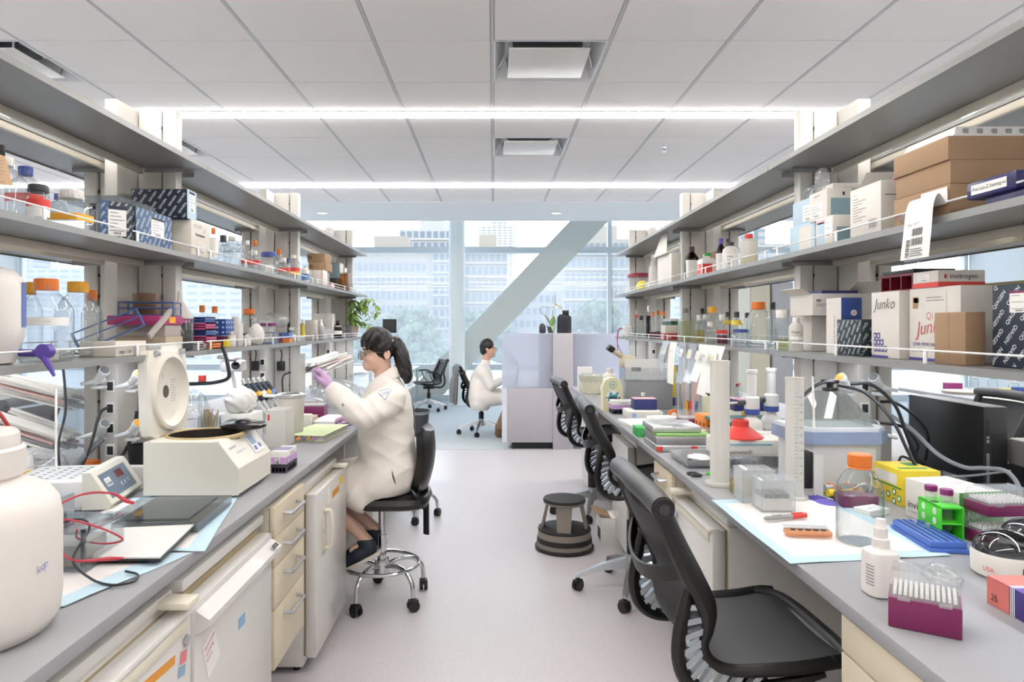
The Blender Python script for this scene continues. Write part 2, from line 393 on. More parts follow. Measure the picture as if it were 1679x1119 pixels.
# ================================================================ city outside
BLD = {}
def bmat(c): return mat('facade_'+c.strip('#'), c, .8, var=.03, scale=1)
GRASS = mat('outdoor_ground', '#a3a8a7', .9, var=.1, scale=.2)
m = MB(); m.b2(-300, 300, 15.5, 400, -6.2, -6, GRASS); struct(m.build('ground'), 'street level outside the windows')
WIN = mat('facade_window', '#5d6872', .3, var=.1, scale=.6); SLAB = mat('facade_slab', '#a9aaab', .8)
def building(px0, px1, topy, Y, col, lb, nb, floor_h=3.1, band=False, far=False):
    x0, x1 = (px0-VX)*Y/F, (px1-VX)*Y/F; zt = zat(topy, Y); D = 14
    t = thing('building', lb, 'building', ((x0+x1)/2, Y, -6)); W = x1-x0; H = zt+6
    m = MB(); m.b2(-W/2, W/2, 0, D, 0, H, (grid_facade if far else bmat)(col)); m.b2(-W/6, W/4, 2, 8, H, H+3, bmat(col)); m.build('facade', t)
    nf = int(H/floor_h); cw = W/nb
    if far:
        return t
    wm = MB(); wm.box((0, 0, 0), (cw*.64, .17, 1.7), WIN); n = 0; first = None
    for k in range(nf-1, 0, -1):
        z = k*floor_h+.9
        if band:
            m = MB(); m.b2(-W/2-.3, W/2+.3, -.5, -.001, z-.7, z-.45, SLAB); m.build('balcony_slab', t)
        if z-6 < -1: continue
        for i in range(nb):
            x = -W/2+(i+.5)*cw
            if n >= 99: continue
            if first is None: first = wm.build('window', t); o = first
            else: o = first.copy(); COL.objects.link(o)
            o.location = (x, -.03, z+.85); n += 1
    return t
def grid_facade(c):
    m = bmat(c); n, l = m.node_tree.nodes, m.node_tree.links; p = n['Principled BSDF']
    if any(q.type == 'TEX_BRICK' for q in n): return m
    src = p.inputs['Base Color'].links[0].from_socket; tc = n.new('ShaderNodeTexCoord'); b = n.new('ShaderNodeTexBrick'); b.offset = 0; b.inputs['Scale'].default_value = .2; b.inputs['Mortar Size'].default_value = .08
    mp = n.new('ShaderNodeMapping'); mp.inputs['Rotation'].default_value = (PI/2, 0, 0); l.new(tc.outputs['Object'], mp.inputs[0]); l.new(mp.outputs[0], b.inputs['Vector'])
    l.new(src, b.inputs['Mortar']); b.inputs['Color1'].default_value = lin('#656e76'); b.inputs['Color2'].default_value = lin('#6b747a'); l.new(b.outputs['Color'], p.inputs['Base Color']); return m
building(566, 700, 408, 150, '#8b867c', 'low wide apartment block behind the round tree', 14)
building(655, 752, 376, 190, '#989895', 'tall pale tower left of the round column', 9, band=True)
building(762, 832, 404, 160, '#8f887d', 'balcony tower right of the round column', 7, band=True)
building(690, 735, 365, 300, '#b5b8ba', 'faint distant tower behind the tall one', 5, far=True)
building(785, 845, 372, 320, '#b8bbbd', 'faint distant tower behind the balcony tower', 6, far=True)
building(925, 1045, 392, 140, '#8d8981', 'wide apartment tower behind the brace', 12, band=True)
building(840, 945, 470, 170, '#92928f', 'lower block seen under the brace', 10)
building(1060, 1330, 400, 120, '#8b8983', 'long apartment block seen past the right rack', 22, far=True)
building(240, 555, 420, 120, '#8d8b87', 'long block seen past the left rack', 26, far=True)
building(-420, 200, 440, 150, '#888a8b', 'grey block seen through the far left windows', 30, far=True)
LEAFM = mat('tree_leaf_green', '#53664f', .9, var=.25, scale=.9, bump=.6, bscale=3)  # one dull green for all foliage
BARK = mat('bark', '#6d675f', .9)
def tree(px, topy, Y, wpx, lb, sd):
    rnd = random.Random(sd); x = (px-VX)*Y/F; zt = zat(topy, Y); R = wpx*Y/F/2; H = zt+6
    t = thing('tree', lb, 'tree', (x, Y, -6), group='trees outside the windows')
    m = MB(); m.cyl((0, 0, 0), (0, 0, H*.6), .35, BARK, .2, n=10); m.build('trunk', t)
    m = MB()
    for k in range(130):
        a, e = rnd.uniform(0, 2*PI), rnd.uniform(-.5, 1); rr = R*rnd.uniform(.35, .88)
        c = V(math.cos(a)*rr*math.cos(e), math.sin(a)*rr*math.cos(e), H*.55+max(-.45, math.sin(e))*H*.36)
        r = R*rnd.uniform(.10, .22); bm = bmesh.new(); bmesh.ops.create_icosphere(bm, subdivisions=2, radius=r)
        for v in bm.verts: v.co *= 1+rnd.uniform(-.25, .25)
        bm.verts.index_update(); m.add([v.co*.8+c for v in bm.verts], [tuple(v.index for v in f.verts) for f in bm.faces], LEAFM)
        for _ in range(46):
            u = V(rnd.gauss(0, 1), rnd.gauss(0, 1), rnd.gauss(0, 1)).normalized(); p = c+u*r*rnd.uniform(.75, 1.15); e1 = V(rnd.gauss(0, 1), rnd.gauss(0, 1), rnd.gauss(0, 1)).normalized()*R*.05; e2 = e1.cross(u).normalized()*R*.03
            m.add([p-e1, p-e2, p+e1, p+e2], [(0, 1, 2, 3)], LEAFM)
        bm.free()
    m.build('foliage', t, ang=180)
tree(672, 482, 55, 118, 'big round leafy tree outside, left of the column', 1)
tree(712, 545, 40, 70, 'low bushy tree at the foot of the big round tree', 2)
tree(800, 492, 70, 110, 'tree outside behind the sloping brace', 3)
tree(985, 478, 80, 110, 'tree outside right of the brace, behind the orchid', 4)
tree(1075, 525, 50, 90, 'tree outside behind the right rack end', 5)
tree(610, 500, 60, 90, 'tree outside behind the end of the left rack', 6)

# ================================================================ racks
SX = {-1: .0, 1: -.047}      # the right rack stands a little nearer the aisle
EDGE = {-1: .80, 1: .77}     # worktop front edges
def RXX(s, x): return s*(x+SX[s])
YP = [2.93, 4.76, 6.59]
def upright(s, Yp, lb):
    t = thing('rack_upright', lb, 'rack upright', (RXX(s, 1.55), Yp, .914), group='white rack uprights')
    H = 1.526
    m = MB(); m.box((0, 0, H/2), (.052, .30, H), PAINT, .003); m.build('spine', t)
    m = MB()
    for q in (-1, 1):
        m.box((q*(.031+.052), .025, H/2-.0), (.098, .045, H), PAINT, .002)
    m.build('panel', t)
    for q in (-1, 1):
        m = MB(); m.box((q*(.138+.03), .025, H/2), (.056, .062, H), PAINT, .004); m.build('flange', t)
        m = MB(); m.box((q*.1355, .03, H/2), (.008, .03, H-.01), DARK)
        for k in range(16): m.box((q*.1355, .005, .1+k*.09), (.007, .012, .012), BLACK)
        m.build('slot_strip', t)
    for z in (.10, .19, .27, .36):
        m = MB(); m.box((0.0, -.153, z), (.034, .005, .05), WHITEP, .002); o = m.build('outlet', t)
        m = MB(); m.box((0, -.1565, z), (.024, .003, .034), BLACK, .001); m.build('socket', o)
    return t
nearer = {2.93: 'the one nearest the viewer', 4.76: 'the middle one', 6.59: 'the one at the window end'}
for s, sd in ((-1, 'left'), (1, 'right')):
    for y in YP: upright(s, y, 'cream metal upright of the %s rack, %s of three' % (sd, nearer[y]))
BAYS = [(.85, 2.945), (2.951, 4.775), (4.781, 6.66)]
LEVELS = [(2.185, 'top'), (1.79, 'middle'), (1.395, 'lowest')]
bayn = ['bay nearest the viewer', 'middle bay', 'bay at the window end']
SURF = clear('glass_shelf', '#eef4f4', '#b5c8c8', .03)
def shelf(s, face, bay, lev, lb):
    y0, y1 = BAYS[bay]; z, nm = LEVELS[lev]
    x0, x1 = (1.229, 1.505) if face == 0 else (1.595, 1.871)
    c = (x0+x1)/2
    t = thing('rack_shelf', lb, 'shelf', (RXX(s, c), (y0+y1)/2, z), group='metal rack shelves'); L = y1-y0; D = x1-x0
    fr = -s if face == 0 else s       # direction of the front edge
    n0 = .012 if bay == 0 else .055; n1 = .03 if bay < 2 else .09     # notches that clear the uprights
    f, bk, st = fr*D/2, -fr*D/2, fr*(D/2-.118)
    poly = [(f, -L/2), (f, L/2), (st, L/2), (st, L/2-n1), (bk, L/2-n1), (bk, -L/2+n0), (st, -L/2+n0), (st, -L/2)]
    if fr > 0: poly = poly
    else: poly = poly[::-1]
    m = MB(); m.prism(poly, SHELFM, tr(0, 0, .006), .014); m.box((fr*(D/2+.0015), 0, .010), (.003, L, .02), SHELFM); m.build('board', t)
    La = L-n0-n1; yo = (n0-n1)/2
    m = MB(); m.box((-fr*(D/2-.012), yo, -.008), (.016, La-.004, .026), CREAM, .002); m.build('back_rail', t)
    for q in (-1, 1):
        m = MB(); m.box((-fr*.03, yo+q*(La/2-.006), -.005), (D*.6, .006, .02), SHELFM, .001); m.build('bracket', t)
    if lev > 0:
        m = MB(); x = fr*(D/2-.012); r = .0028; n = 5
        m.cyl((x, -L/2+.02, .056), (x, L/2-.02, .056), r, RODM, n=8)
        if bay == 2: m.cyl((x, -L/2+.02, .036), (x, L/2-.02, .036), r*.8, RODM, n=8)
        for k in range(n):
            y = -L/2+.06+k*(L-.12)/(n-1); m.box((x, y, .038), (.004, .016, .044), RODM, .001)
        m.build('guard_rail', t)
    return t
for s, sd in ((-1, 'left'), (1, 'right')):
    for b in range(3):
        for l in range(3):
            shelf(s, 0, b, l, '%s shelf of the %s rack facing the aisle, %s' % (LEVELS[l][1], sd, bayn[b]))
            shelf(s, 1, b, l, '%s shelf on the far face of the %s rack, %s' % (LEVELS[l][1], sd, bayn[b]))

TASK = emis('task_lamp', '#f0f6ff', TASKV)
for s, sd in ((-1, 'left'), (1, 'right')):
    for b in range(3):
        y0, y1 = BAYS[b]; t = thing('task_light', 'slim task light under the lowest shelf of the %s rack, %s' % (sd, bayn[b]), 'task light', (RXX(s, 1.40), (y0+y1)/2-.01, 1.395), group='task lights under the lowest shelves'); L = (y1-y0)-.30
        m = MB(); m.box((0, 0, -.001), (.045, L, .012), WHITEP, .002); m.build('housing', t); m = MB(); m.box((0, 0, -.0085), (.03, L-.02, .003), TASK); m.build('diffuser', t)
# ================================================================ benches
ZB = .914
def worktop(x0, x1, y0, y1, lb, grp='grey worktop sections'):
    o = thing('worktop', lb, 'worktop', ((x0+x1)/2, (y0+y1)/2, ZB-.032), group=grp)
    m = MB(); m.box((0, 0, .016), (abs(x1-x0), y1-y0, .032), TOPM, .003); m.build('slab', o)
    if 1.6 < abs(x0+x1)/2 < 3:
        for q in (-1, 1): m = MB(); m.box((0, q*((y1-y0)/2-.04), -.44), (abs(x1-x0)*.8, .03, .88), mat('bench_panel', '#d2cec7', .55, var=.02), .002); m.build('leg_panel', o)
    return o
SEC = [(.7, 2.998), (3.002, 4.83), (4.834, 6.83)]
for s, sd in ((-1, 'left'), (1, 'right')):
    for k, (y0, y1) in enumerate(SEC):
        worktop(s*EDGE[s], RXX(s, 1.545), y0, y1, 'grey worktop section of the %s bench, %s' % (sd, bayn[k].replace('bay', 'the one')))
        worktop(RXX(s, 1.555), RXX(s, 2.3), y0, y1, 'grey worktop behind the %s rack, %s' % (sd, bayn[k].replace('bay', 'the one')))
    t = thing('bench_frame', 'pale frame with closed back under the %s bench' % sd, 'bench frame', (RXX(s, 1.53), 3.8, 0))
    PAN = mat('bench_panel', '#d2cec7', .55, var=.02)
    m = MB(); m.b2(-.012, .012, -3.05, 3.0, .06, .88, PAN); m.build('back_panel', t)
    for y in ([-2.70, -.875, .60, 1.40, 2.98] if s < 0 else [-2.22, -.805, -.38, 2.17, 2.98]):
        m = MB(); xx = -s*(.30); m.box((xx, y, .44), (.55, .03, .88), PAN, .002); m.build('leg_panel', t)
worktop(3.95, 4.75, 2.2, 6.7, 'grey worktop of the next bench row, seen under the right rack', 'grey worktop sections'); worktop(-3.95, -4.75, 2.2, 6.7, 'grey worktop of the next bench row, seen under the left rack', 'grey worktop sections')
for s, sd in ((-1, 'left'), (1, 'right')):
    m = MB(); m.b2(-.35, .35, -2.2, 2.2, 0, .848, mat('bench_blue', '#b9cbd8', .5)); m.build('base_cabinet', loc=(s*4.36, 4.45, 0)); o = bpy.context.scene.objects[-1] if False else COL.objects[-1]
    tag(o, 'pale blue closed base under the next bench row, past the %s rack' % sd, 'cabinet')
# ================================================================ chairs
CHB = mat('chair_black', '#0f0f10', .42); CHG = mat('chair_suspension', '#4b4c4f', .6, var=.06, scale=200, bump=.15, bscale=900); CHR = mat('chair_roll', '#333335', .42, var=.04)
RIB = mat('chair_rib', '#a3acb5', .25, metal=.6)
def caster(m, c, a, r=.03):
    X = tr(*c) @ rz(a)
    for q in (-1, 1):
        p = X @ V(0, q*.013, 0); d = (X @ V(0, 1, 0)-X @ V(0, 0, 0))
        m.cyl(p-d*.009, p+d*.009, r, CHB, n=20)
    m.cyl(X @ V(0, 0, 0), X @ V(0, 0, r+.018), .011, CHB, n=10)
    m.box(X @ V(0, 0, r*.75), (r*1.7, .042, r*.7), CHB, .006, rz(a))
def star_base(t, rad, zh, zt, metal, rot=.3, w0=.03, w1=.016):
    m = MB(); m.cyl((0, 0, zh-.05), (0, 0, zh+.03), .038, metal); m.build('hub', t)
    for k in range(5):
        a = rot+2*PI*k/5; m = MB(); X = rz(a)
        vs = []
        for x, z, w, h in ((.03, zh, w0, .03), (rad*.55, (zh+zt)/2+.012, (w0+w1)/2, .018), (rad-.01, zt, w1, .012), (rad+.012, zt-.006, w1*.8, .008)):
            vs += [X @ V(x, -w, z-h), X @ V(x, w, z-h), X @ V(x, w*.7, z+h), X @ V(x, -w*.7, z+h)]
        fs = [(3, 2, 1, 0), (12, 13, 14, 15)]
        for j in range(3):
            for i in range(4): fs.append((j*4+i, j*4+(i+1) % 4, j*4+4+(i+1) % 4, j*4+4+i))
        m.add(vs, fs, metal); o = m.build('leg', t)
        m = MB(); caster(m, X @ V(rad, 0, .03), a+.9); m.build('caster', o)
def spine_chair(lb, loc, rot, zs=1.0, drop=0.0, arms=False, group='black ribbed-spine chairs'):
    """seat faces +x; drop lowers seat and back together"""
    t = thing('task_chair', lb, 'chair', loc, rot, group); d = -drop
    inner = [(-.275, 1.06), (-.245, .985), (-.20, .89), (-.162, .815), (-.158, .76), (-.168, .715), (-.15, .675), (-.10, .652), (-.02, .650), (.08, .655), (.17, .668), (.215, .668)]
    outer = [(-.200, .885), (-.214, .82), (-.228, .755), (-.232, .69), (-.216, .637), (-.175, .602), (-.11, .592), (-.04, .605), (.06, .62), (.14, .64)]
    HW = .235
    for q in (-1, 1):
        m = MB(); m.tube([(x, q*HW, z+d) for x, z in inner], [.026, .030, .034, .031, .020, .015, .015, .016, .018, .018, .017, .014], CHB, n=10, k=4, flat=.8)
        m.tube([(x, q*HW, z+d) for x, z in outer], [.014, .020, .022, .022, .022, .021, .019, .017, .014, .010], CHB, n=10, k=4, flat=.8); o = m.build('side_frame', t)
        Pi = smooth_path([(x, q*HW, z+d) for x, z in inner[3:9]], 8); Po = smooth_path([(x, q*HW, z+d) for x, z in outer[1:8]], 8)
        for k in range(10):
            u = k/9; a = Pi[int(u*(len(Pi)-1))]; b = Po[int((.04+u*.92)*(len(Po)-1))]
            m = MB(); v = (b-a); n_ = V(-v.z, 0, v.x).normalized()*.0075; wv = V(0, .011, 0)
            a2, b2 = a+v*.12, b-v*.12
            m.add([a2-n_-wv, a2+n_-wv, a2+n_+wv, a2-n_+wv, b2-n_*1.2-wv, b2+n_*.7-wv, b2+n_*.7+wv, b2-n_*1.2+wv], [(3, 2, 1, 0), (4, 5, 6, 7), (0, 1, 5, 4), (1, 2, 6, 5), (2, 3, 7, 6), (3, 0, 4, 7)], RIB); m.build('spine_rib', t)
    pin = smooth_path([(x, 0, z+d) for x, z in inner], 5)
    i0 = int(len(pin)*.50)
    def sheet(P, name, lo, hi, mt=None):
        n = hi-lo-1
        def fn(u, v):
            p = P[lo+int(round(u*n))]; y = (v-.5)*2*(HW-.012); c = 1-(2*v-1)**2
            nx = -.035*c if p.z > .70+d else 0; nz = -.018*c if p.z <= .70+d else 0
            return V(p.x+nx, y, p.z+nz)
        m = MB(); m.sheet(fn, n, 10, mt or CHG, .006); return m.build(name, t)
    sheet(pin, 'back_mesh', 2, i0+1, mat('chair_back_mesh', '#28292b', .6, var=.06, scale=200, bump=.15, bscale=900)); sheet(pin, 'seat', i0, len(pin))
    m = MB(); m.tube([(.155, -HW, .668+d), (.225, -HW*.8, .662+d), (.245, 0, .655+d), (.225, HW*.8, .662+d), (.155, HW, .668+d)], .016, CHR, n=10); m.build('seat_front_edge', t)
    m = MB(); m.tube([(-.278, -HW-.024, 1.066+d), (-.278, -HW*.6, 1.072+d), (-.284, 0, 1.074+d), (-.278, HW*.6, 1.072+d), (-.278, HW+.024, 1.066+d)], [.03, .031, .031, .031, .03], CHR, n=16)
    for q in (-1, 1): m.cyl((-.278, q*(HW+.022), 1.066+d), (-.278, q*(HW+.034), 1.066+d), .027, CHB, n=16); m.cyl((-.278, q*(HW+.03), 1.066+d), (-.278, q*(HW+.037), 1.066+d), .014, CHR, n=14)
    m.build('top_roll', t)
    def bow(u, v):
        y = (u-.5)*2*HW; c = 1-(2*u-1)**2; return V(-.225-.055*c-.012*(v-.5), y, .905-.06*c+.04*(v-.5)+d)
    m = MB(); m.sheet(bow, 14, 3, CHB, .008); m.build('lumbar_strap', t)
    m = MB(); m.box((.0, 0, .575+d), (.2, .12, .04), CHB, .012); m.box((-.04, 0, .60+d), (.05, 2*HW-.02, .022), CHB, .006); m.box((.08, 0, .615+d), (.04, 2*HW-.02, .02), CHB, .006); m.tube([(.02, -.05, .585+d), (.03, -.17, .58+d), (.04, -.22, .575+d)], .006, CHB); m.build('mechanism', t)
    m = MB(); m.cyl((0, 0, .12), (0, 0, .40+d*.5), .036, CHB); m.cyl((0, 0, .40+d*.5), (0, 0, .56+d), .022, CHB); m.cyl((0, 0, .185), (0, 0, .215), .043, STEEL); m.build('stem', t)
    if arms:
        for q in (-1, 1):
            m = MB(); m.tube([(-.16, q*HW, .70+d), (-.14, q*(HW+.04), .80+d), (-.05, q*(HW+.05), .87+d), (.08, q*(HW+.05), .875+d), (.12, q*(HW+.045), .86+d)], .012, CHB); m.tube([(.06, q*(HW+.05), .87+d), (.02, q*(HW+.045), .75+d), (-.05, q*HW, .66+d)], .008, CHB); m.build('armrest', t)
    star_base(t, .315, .165, .09, mat('cast_aluminium', '#b7babd', .28, metal=.85), rot=.62)
    return t
c1 = spine_chair('big black office chair with ribbed spine, nearest the viewer, at the right bench', (.690, 1.965, 0), .03)
c2 = spine_chair('black ribbed-spine chair at the right bench, middle one of the three', (.80, 3.93, 0), -.02)
c3 = spine_chair('black ribbed-spine chair at the right bench, farthest of the three', (.80, 5.55, 0), .08)

# lab stools
VINYL = mat('black_vinyl', '#141415', .32, var=.05, bump=.1, bscale=60)
def lab_stool(lb, loc, rot):
    """sitter faces -x"""
    t = thing('lab_stool', lb, 'stool', loc, rot, 'black vinyl lab stools on chrome rings')
    m = MB(); m.cyl((0, 0, .16), (0, 0, .36), .026, CHROME); m.cyl((0, 0, .36), (0, 0, .52), .019, CHROME); m.build('gas_post', t)
    m = MB(); m.cyl((0, 0, .14), (0, 0, .225), .045, CHROME, .038); m.build('hub', t)
    for k in range(5):
        a = .55+2*PI*k/5; X = rz(a)
        m = MB(); m.tube([X @ V(.03, 0, .185), X @ V(.10, 0, .205), X @ V(.19, 0, .195), X @ V(.245, 0, .14), X @ V(.255, 0, .07)], .0125, CHROME, n=12); o = m.build('leg', t)
        m = MB(); caster(m, X @ V(.255, 0, .03), a+1.2); m.build('caster', o)
    m = MB(); m.tube([(math.cos(2*PI*k/24)*.205, math.sin(2*PI*k/24)*.205, .20) for k in range(24)], .0105, CHROME, n=10, k=2, closed=True)
    m.build('foot_ring', t)
    m = MB(); 
    prof = [(.0, .0), (.19, .0), (.215, .012), (.222, .035), (.212, .062), (.17, .075), (.0, .07)]
    m.lathe(prof, VINYL, n=40, at=(.05, 0, .535), sq=.35); m.build('seat', t)
    m = MB(); m.box((0, 0, .527), (.2, .2, .014), CHB, .003); m.box((.12, 0, .517), (.26, .05, .022), CHB, .003); m.box((.235, 0, .54), (.02, .05, .075), CHB, .003); m.tube([(-.05, .02, .52), (-.09, .12, .515), (-.1, .19, .51)], .006, STEEL); m.build('seat_plate', t)
    m = MB(); m.tube([(.247, 0, .36), (.245, 0, .56), (.235, 0, .70), (.24, 0, .80)], .011, CHB, n=8, flat=2.2); m.build('back_bar', t)
    def back(u, v):
        a = (u-.5)*1.5; e = 1-.25*(2*v-1)**4; zz = .645+v*.29
        return V(.30-.075*(1-math.cos(a*.95))/.3*.6-.075+.02*math.sin(PI*v)+(v-.5)*.03, math.sin(a)*.24*e, zz)
    m = MB(); m.sheet(lambda u, v: back(1-u, v), 18, 10, VINYL, .05); m.build('backrest', t, )
    return t
stool = lab_stool('black vinyl lab stool on chrome foot ring, under the woman in the white coat', (-.62, 3.815, 0), 0)
dup(stool, (-.70, 5.45, 0), PI/2+.5, 'black vinyl lab stool half hidden behind the seated woman').scale.z = .92

# kick stool
KG = mat('kick_stool_taupe', '#8a8379', .5); KB = mat('kick_stool_rubber', '#232322', .6, bump=.3, bscale=200)
t = thing('step_stool', 'round taupe and black kick step stool standing in the aisle', 'step stool', (.485, 4.69, 0))
m = MB(); m.lathe([(.19, 0), (.2, .004), (.2, .022), (.19, .026)], KB, n=48); m.build('bumper', t)
m = MB(); m.lathe([(.188, .026), (.178, .128), (.0, .128)], KG, n=48); m.build('drum', t)
m = MB(); m.lathe([(.1868, .052), (.1885, .053), (.1845, .085), (.1825, .086)], KB, n=48); m.build('drum_band', t)
m = MB(); m.lathe([(.178, .126), (.181, .130), (.178, .142), (.16, .146), (.0, .146)], KB, n=48); m.build('lower_tread', t)
for k in range(4):
    X = rz(PI*k/2-PI/2-.12); m = MB(); vs = []
    for z, r, wd in ((.145, .155, .045), (.31, .118, .055)):
        vs += [X @ V(r, -wd, z), X @ V(r+.006, wd, z), X @ V(r-.012, wd, z), X @ V(r-.018, -wd, z)]
    m.add(vs, [(3, 2, 1, 0), (4, 5, 6, 7)]+[(i, (i+1) % 4, 4+(i+1) % 4, 4+i) for i in range(4)], KG); m.build('leg', t)
m = MB(); m.lathe([(.0, .306), (.138, .306), (.142, .312), (.142, .33), (.136, .338), (.0, .338)], KG, n=48); m.build('upper_step', t)
m = MB(); m.lathe([(.143, .322), (.146, .326), (.142, .341), (.12, .344), (.0, .344)], KB, n=48); m.build('upper_tread', t)

# ================================================================ cabinets and fridges under the benches
def drawer_unit(lb, s, y0, y1, face, zs, bare_top=False, depth=.5):
    t = thing('drawer_cabinet', lb, 'cabinet', (s*(face+depth/2), (y0+y1)/2, 0)); L = y1-y0; f = -s
    m = MB(); m.b2(-f*depth/2, f*(depth/2-.021), -L/2, L/2, zs[-1], zs[0]-.002, mat('cabinet_side', '#d7d0c2', .5)); m.build('body', t)
    for k in range(len(zs)-1):
        z1, z0 = zs[k]-.003, zs[k+1]+.002
        m = MB(); m.box((f*(depth/2-.01), 0, (z0+z1)/2), (.019, L-.004, z1-z0), MAPLE, .0015); o = m.build('drawer', t)
        if bare_top and k == 0: continue
        zc = z1-.045; x = f*depth/2; hl = min(.085, L*.22)
        m = MB(); m.tube([(x-f*.004, -hl, zc), (x+f*.028, -hl+.006, zc-.004), (x+f*.032, -hl+.02, zc-.005), (x+f*.032, hl-.02, zc-.005), (x+f*.028, hl-.006, zc-.004), (x-f*.004, hl, zc)], .0075, STEEL, n=8, k=3); m.build('handle', o)
    return t
drawer_unit('maple-fronted drawer cabinet with four drawers under the left bench, between two fridges', -1, 2.475, 2.865, .79, [.865, .75, .643, .489, .27])
drawer_unit('maple-fronted drawer cabinet under the near end of the right bench', 1, .95, 1.545, .782, [.875, .79, .60, .40, .2], bare_top=True)
drawer_unit('maple-fronted drawer cabinet behind the middle chair, under the right bench', 1, 3.02, 3.36, .785, [.865, .72, .55, .3])
GASK = mat('fridge_gasket', '#a99b7a', .8); ORT = mat('orange_tape', '#d9953c', .7); BLT = mat('blue_tape', '#8db4d8', .7); PKT = mat('pink_tape', '#d98088', .7); CREAMP = mat('aged_plastic', '#ddd7c6', .45)
def fridge(lb, s, y0, y1, face, h, style):
    dp = .55; t = thing('under_counter_fridge', lb, 'fridge', (s*(face+dp/2), (y0+y1)/2, 0)); L = y1-y0; f = -s
    def X(x): return f*(dp/2-x)          # x measured back from the door face
    m = MB(); m.b2(X(dp), X(.058), -L/2, L/2, .03, h-.035, WHITE, .006)
    for y in (-L/2+.05, L/2-.05):
        for x in (.1, dp-.05): m.cyl((X(x), y, 0), (X(x), y, .035), .016, BLACK, n=10)
    m.build('body', t)
    m = MB(); m.b2(X(.058), X(.048), -L/2+.012, L/2-.012, .075, h-.05, GASK); m.build('gasket', t)
    m = MB(); m.b2(X(dp), X(.03 if style == 'slab' else .05), -L/2-.004, L/2+.004, h-.035, h, WHITE, .008); m.build('top', t)
    m = MB(); dz = h-.045 if style != 'slab' else h-.065; m.b2(X(.048), X(0), -L/2, L/2, .07, dz, WHITE, .007); d = m.build('door', t)
    def ptag(name, yc, zc, w_, h_, mt, rot=0.0, txt=None, sz=.012, tm=INK, lb=None, th=.0008):
        FM = frame((X(-.0006), yc, zc), (0, 1 if f > 0 else -1, 0), (0, 0, 1)) @ rz(rot)
        m = MB(); m.rect(FM, -w_/2, -h_/2, w_, h_, mt, th)
        if txt:
            for k, ln in enumerate(txt): m.text(ln, sz, tm, FM @ tr(-w_*.42, h_*.5-sz*1.25*(k+1), th+.0004))
        return m.build(name, d, lb)
    if style == 'slab':
        m = MB(); zz = dz
        pf = [(X(.03), zz-.002), (X(-.036), zz-.045), (X(-.034), zz-.065), (X(.0), zz-.085)]
        if f < 0: pf = pf[::-1]
        m.prism(pf, WHITE, Matrix(((1, 0, 0, 0), (0, 0, -1, L/2-.004), (0, 1, 0, 0), (0, 0, 0, 1))), L-.008); m.build('handle_lip', d)
        FM = frame((X(-.03), L/2-.06, zz-.028), (0, 1 if f > 0 else -1, 0), V(X(.03)-X(-.036), 0, .043))
        m = MB(); m.rect(FM, -.022, -.008, .044, .015, BLACK, .001); m.text('GE', .009, STEEL, FM @ tr(-.008, -.004, .001)); m.build('badge', d)
        ptag('blue_sticker', .02, zz-.19, .055, .035, BLT)
        ptag('warning_note', -.215, zz-.175, .085, .11, PAPER, .35, ['No', 'flammables', 'in anything below'][1:2]+['anything', 'below'], .016, mat('red_ink', '#c2504f', .8, var=0), th=.0015)
    elif style == 'lip':
        m = MB(); m.b2(X(.03), X(-.012), -L/2+.002, L/2-.002, dz-.014, dz+.004, WHITE, .007); m.b2(X(.01), X(-.008), -L/2+.03, L/2-.03, dz-.05, dz-.016, CREAMP, .006); m.build('handle_lip', d)
        m = MB(); m.box((X(.035), L/2-.05, h-.016), (.13, .07, .02), CREAMP, .008); m.build('hinge_cover', t)
        m = MB(); m.cyl((X(-.001), L/2-.035, dz-.075), (X(-.006), L/2-.035, dz-.075), .014, STEEL, n=20); m.build('lock', d)
        if s < 0:
            ptag('orange_tape', .13, dz-.088, .19, .022, ORT, -.08); ptag('pink_sticker', .272, dz-.112, .036, .030, PKT, -.2); ptag('blue_sticker', .262, dz-.143, .038, .026, mat('teal_sticker', '#86a9c0', .7), -.2)
    elif style == 'bracket':
        m = MB(); y = -L/2+.12
        m.b2(X(-.006), X(-.0005), y-.035, y+.035, dz-.30, dz-.085, CREAMP, .003)
        m.tube([(X(-.004), y+.012, dz-.105), (X(-.034), y+.012, dz-.118), (X(-.034), y+.012, dz-.26), (X(-.004), y+.012, dz-.275)], .009, CREAMP, n=8)
        for z in (.105, .19, .285): m.cyl((X(-.006), y-.018, dz-z), (X(-.009), y-.018, dz-z), .007, STEEL, n=10)
        m.build('handle', d)
        ptag('orange_tape', .06, dz-.075, .14, .032, ORT); ptag('yellow_sticker', .19, dz-.045, .075, .04, mat('yellow_tape', '#e6c24a', .7)); ptag('logo_sticker', -.03-.06, dz-.06, .07, .07, PAPER, 0, ['~'], .03, PKT)
        m = MB(); m.box((X(.03), L/2-.06, h-.03), (.1, .06, .018), CREAMP, .006); m.build('hinge_cover', t)
    return t
fridge('white fridge nearest the viewer under the left bench, with orange tape on its door', -1, 1.16, 1.80, .792, .83, 'lip')
fridge('white fridge with a slanted handle lip and a torn paper note, under the left bench', -1, 1.822, 2.455, .792, .845, 'slab')
fridge('white fridge with an aged bracket handle, beside the stool of the woman', -1, 2.985, 3.59, .77, .83, 'bracket')
fridge('white fridge with a round lock under the right bench, behind the nearest chair', 1, 2.46, 2.97, .785, .83, 'lip')
fridge('white fridge under the left bench, far side of the lab stools', -1, 4.55, 5.02, .80, .83, 'plain')
fridge('white fridge under the right bench, between the two farther chairs', 1, 4.30, 4.85, .84, .80, 'plain')
fridge('white fridge at the window end of the right bench', 1, 6.0, 6.55, .84, .80, 'plain')
t = thing('carton_on_floor', 'small white and brown carton on the floor under the right bench', 'box', (.80, 4.83, 0))
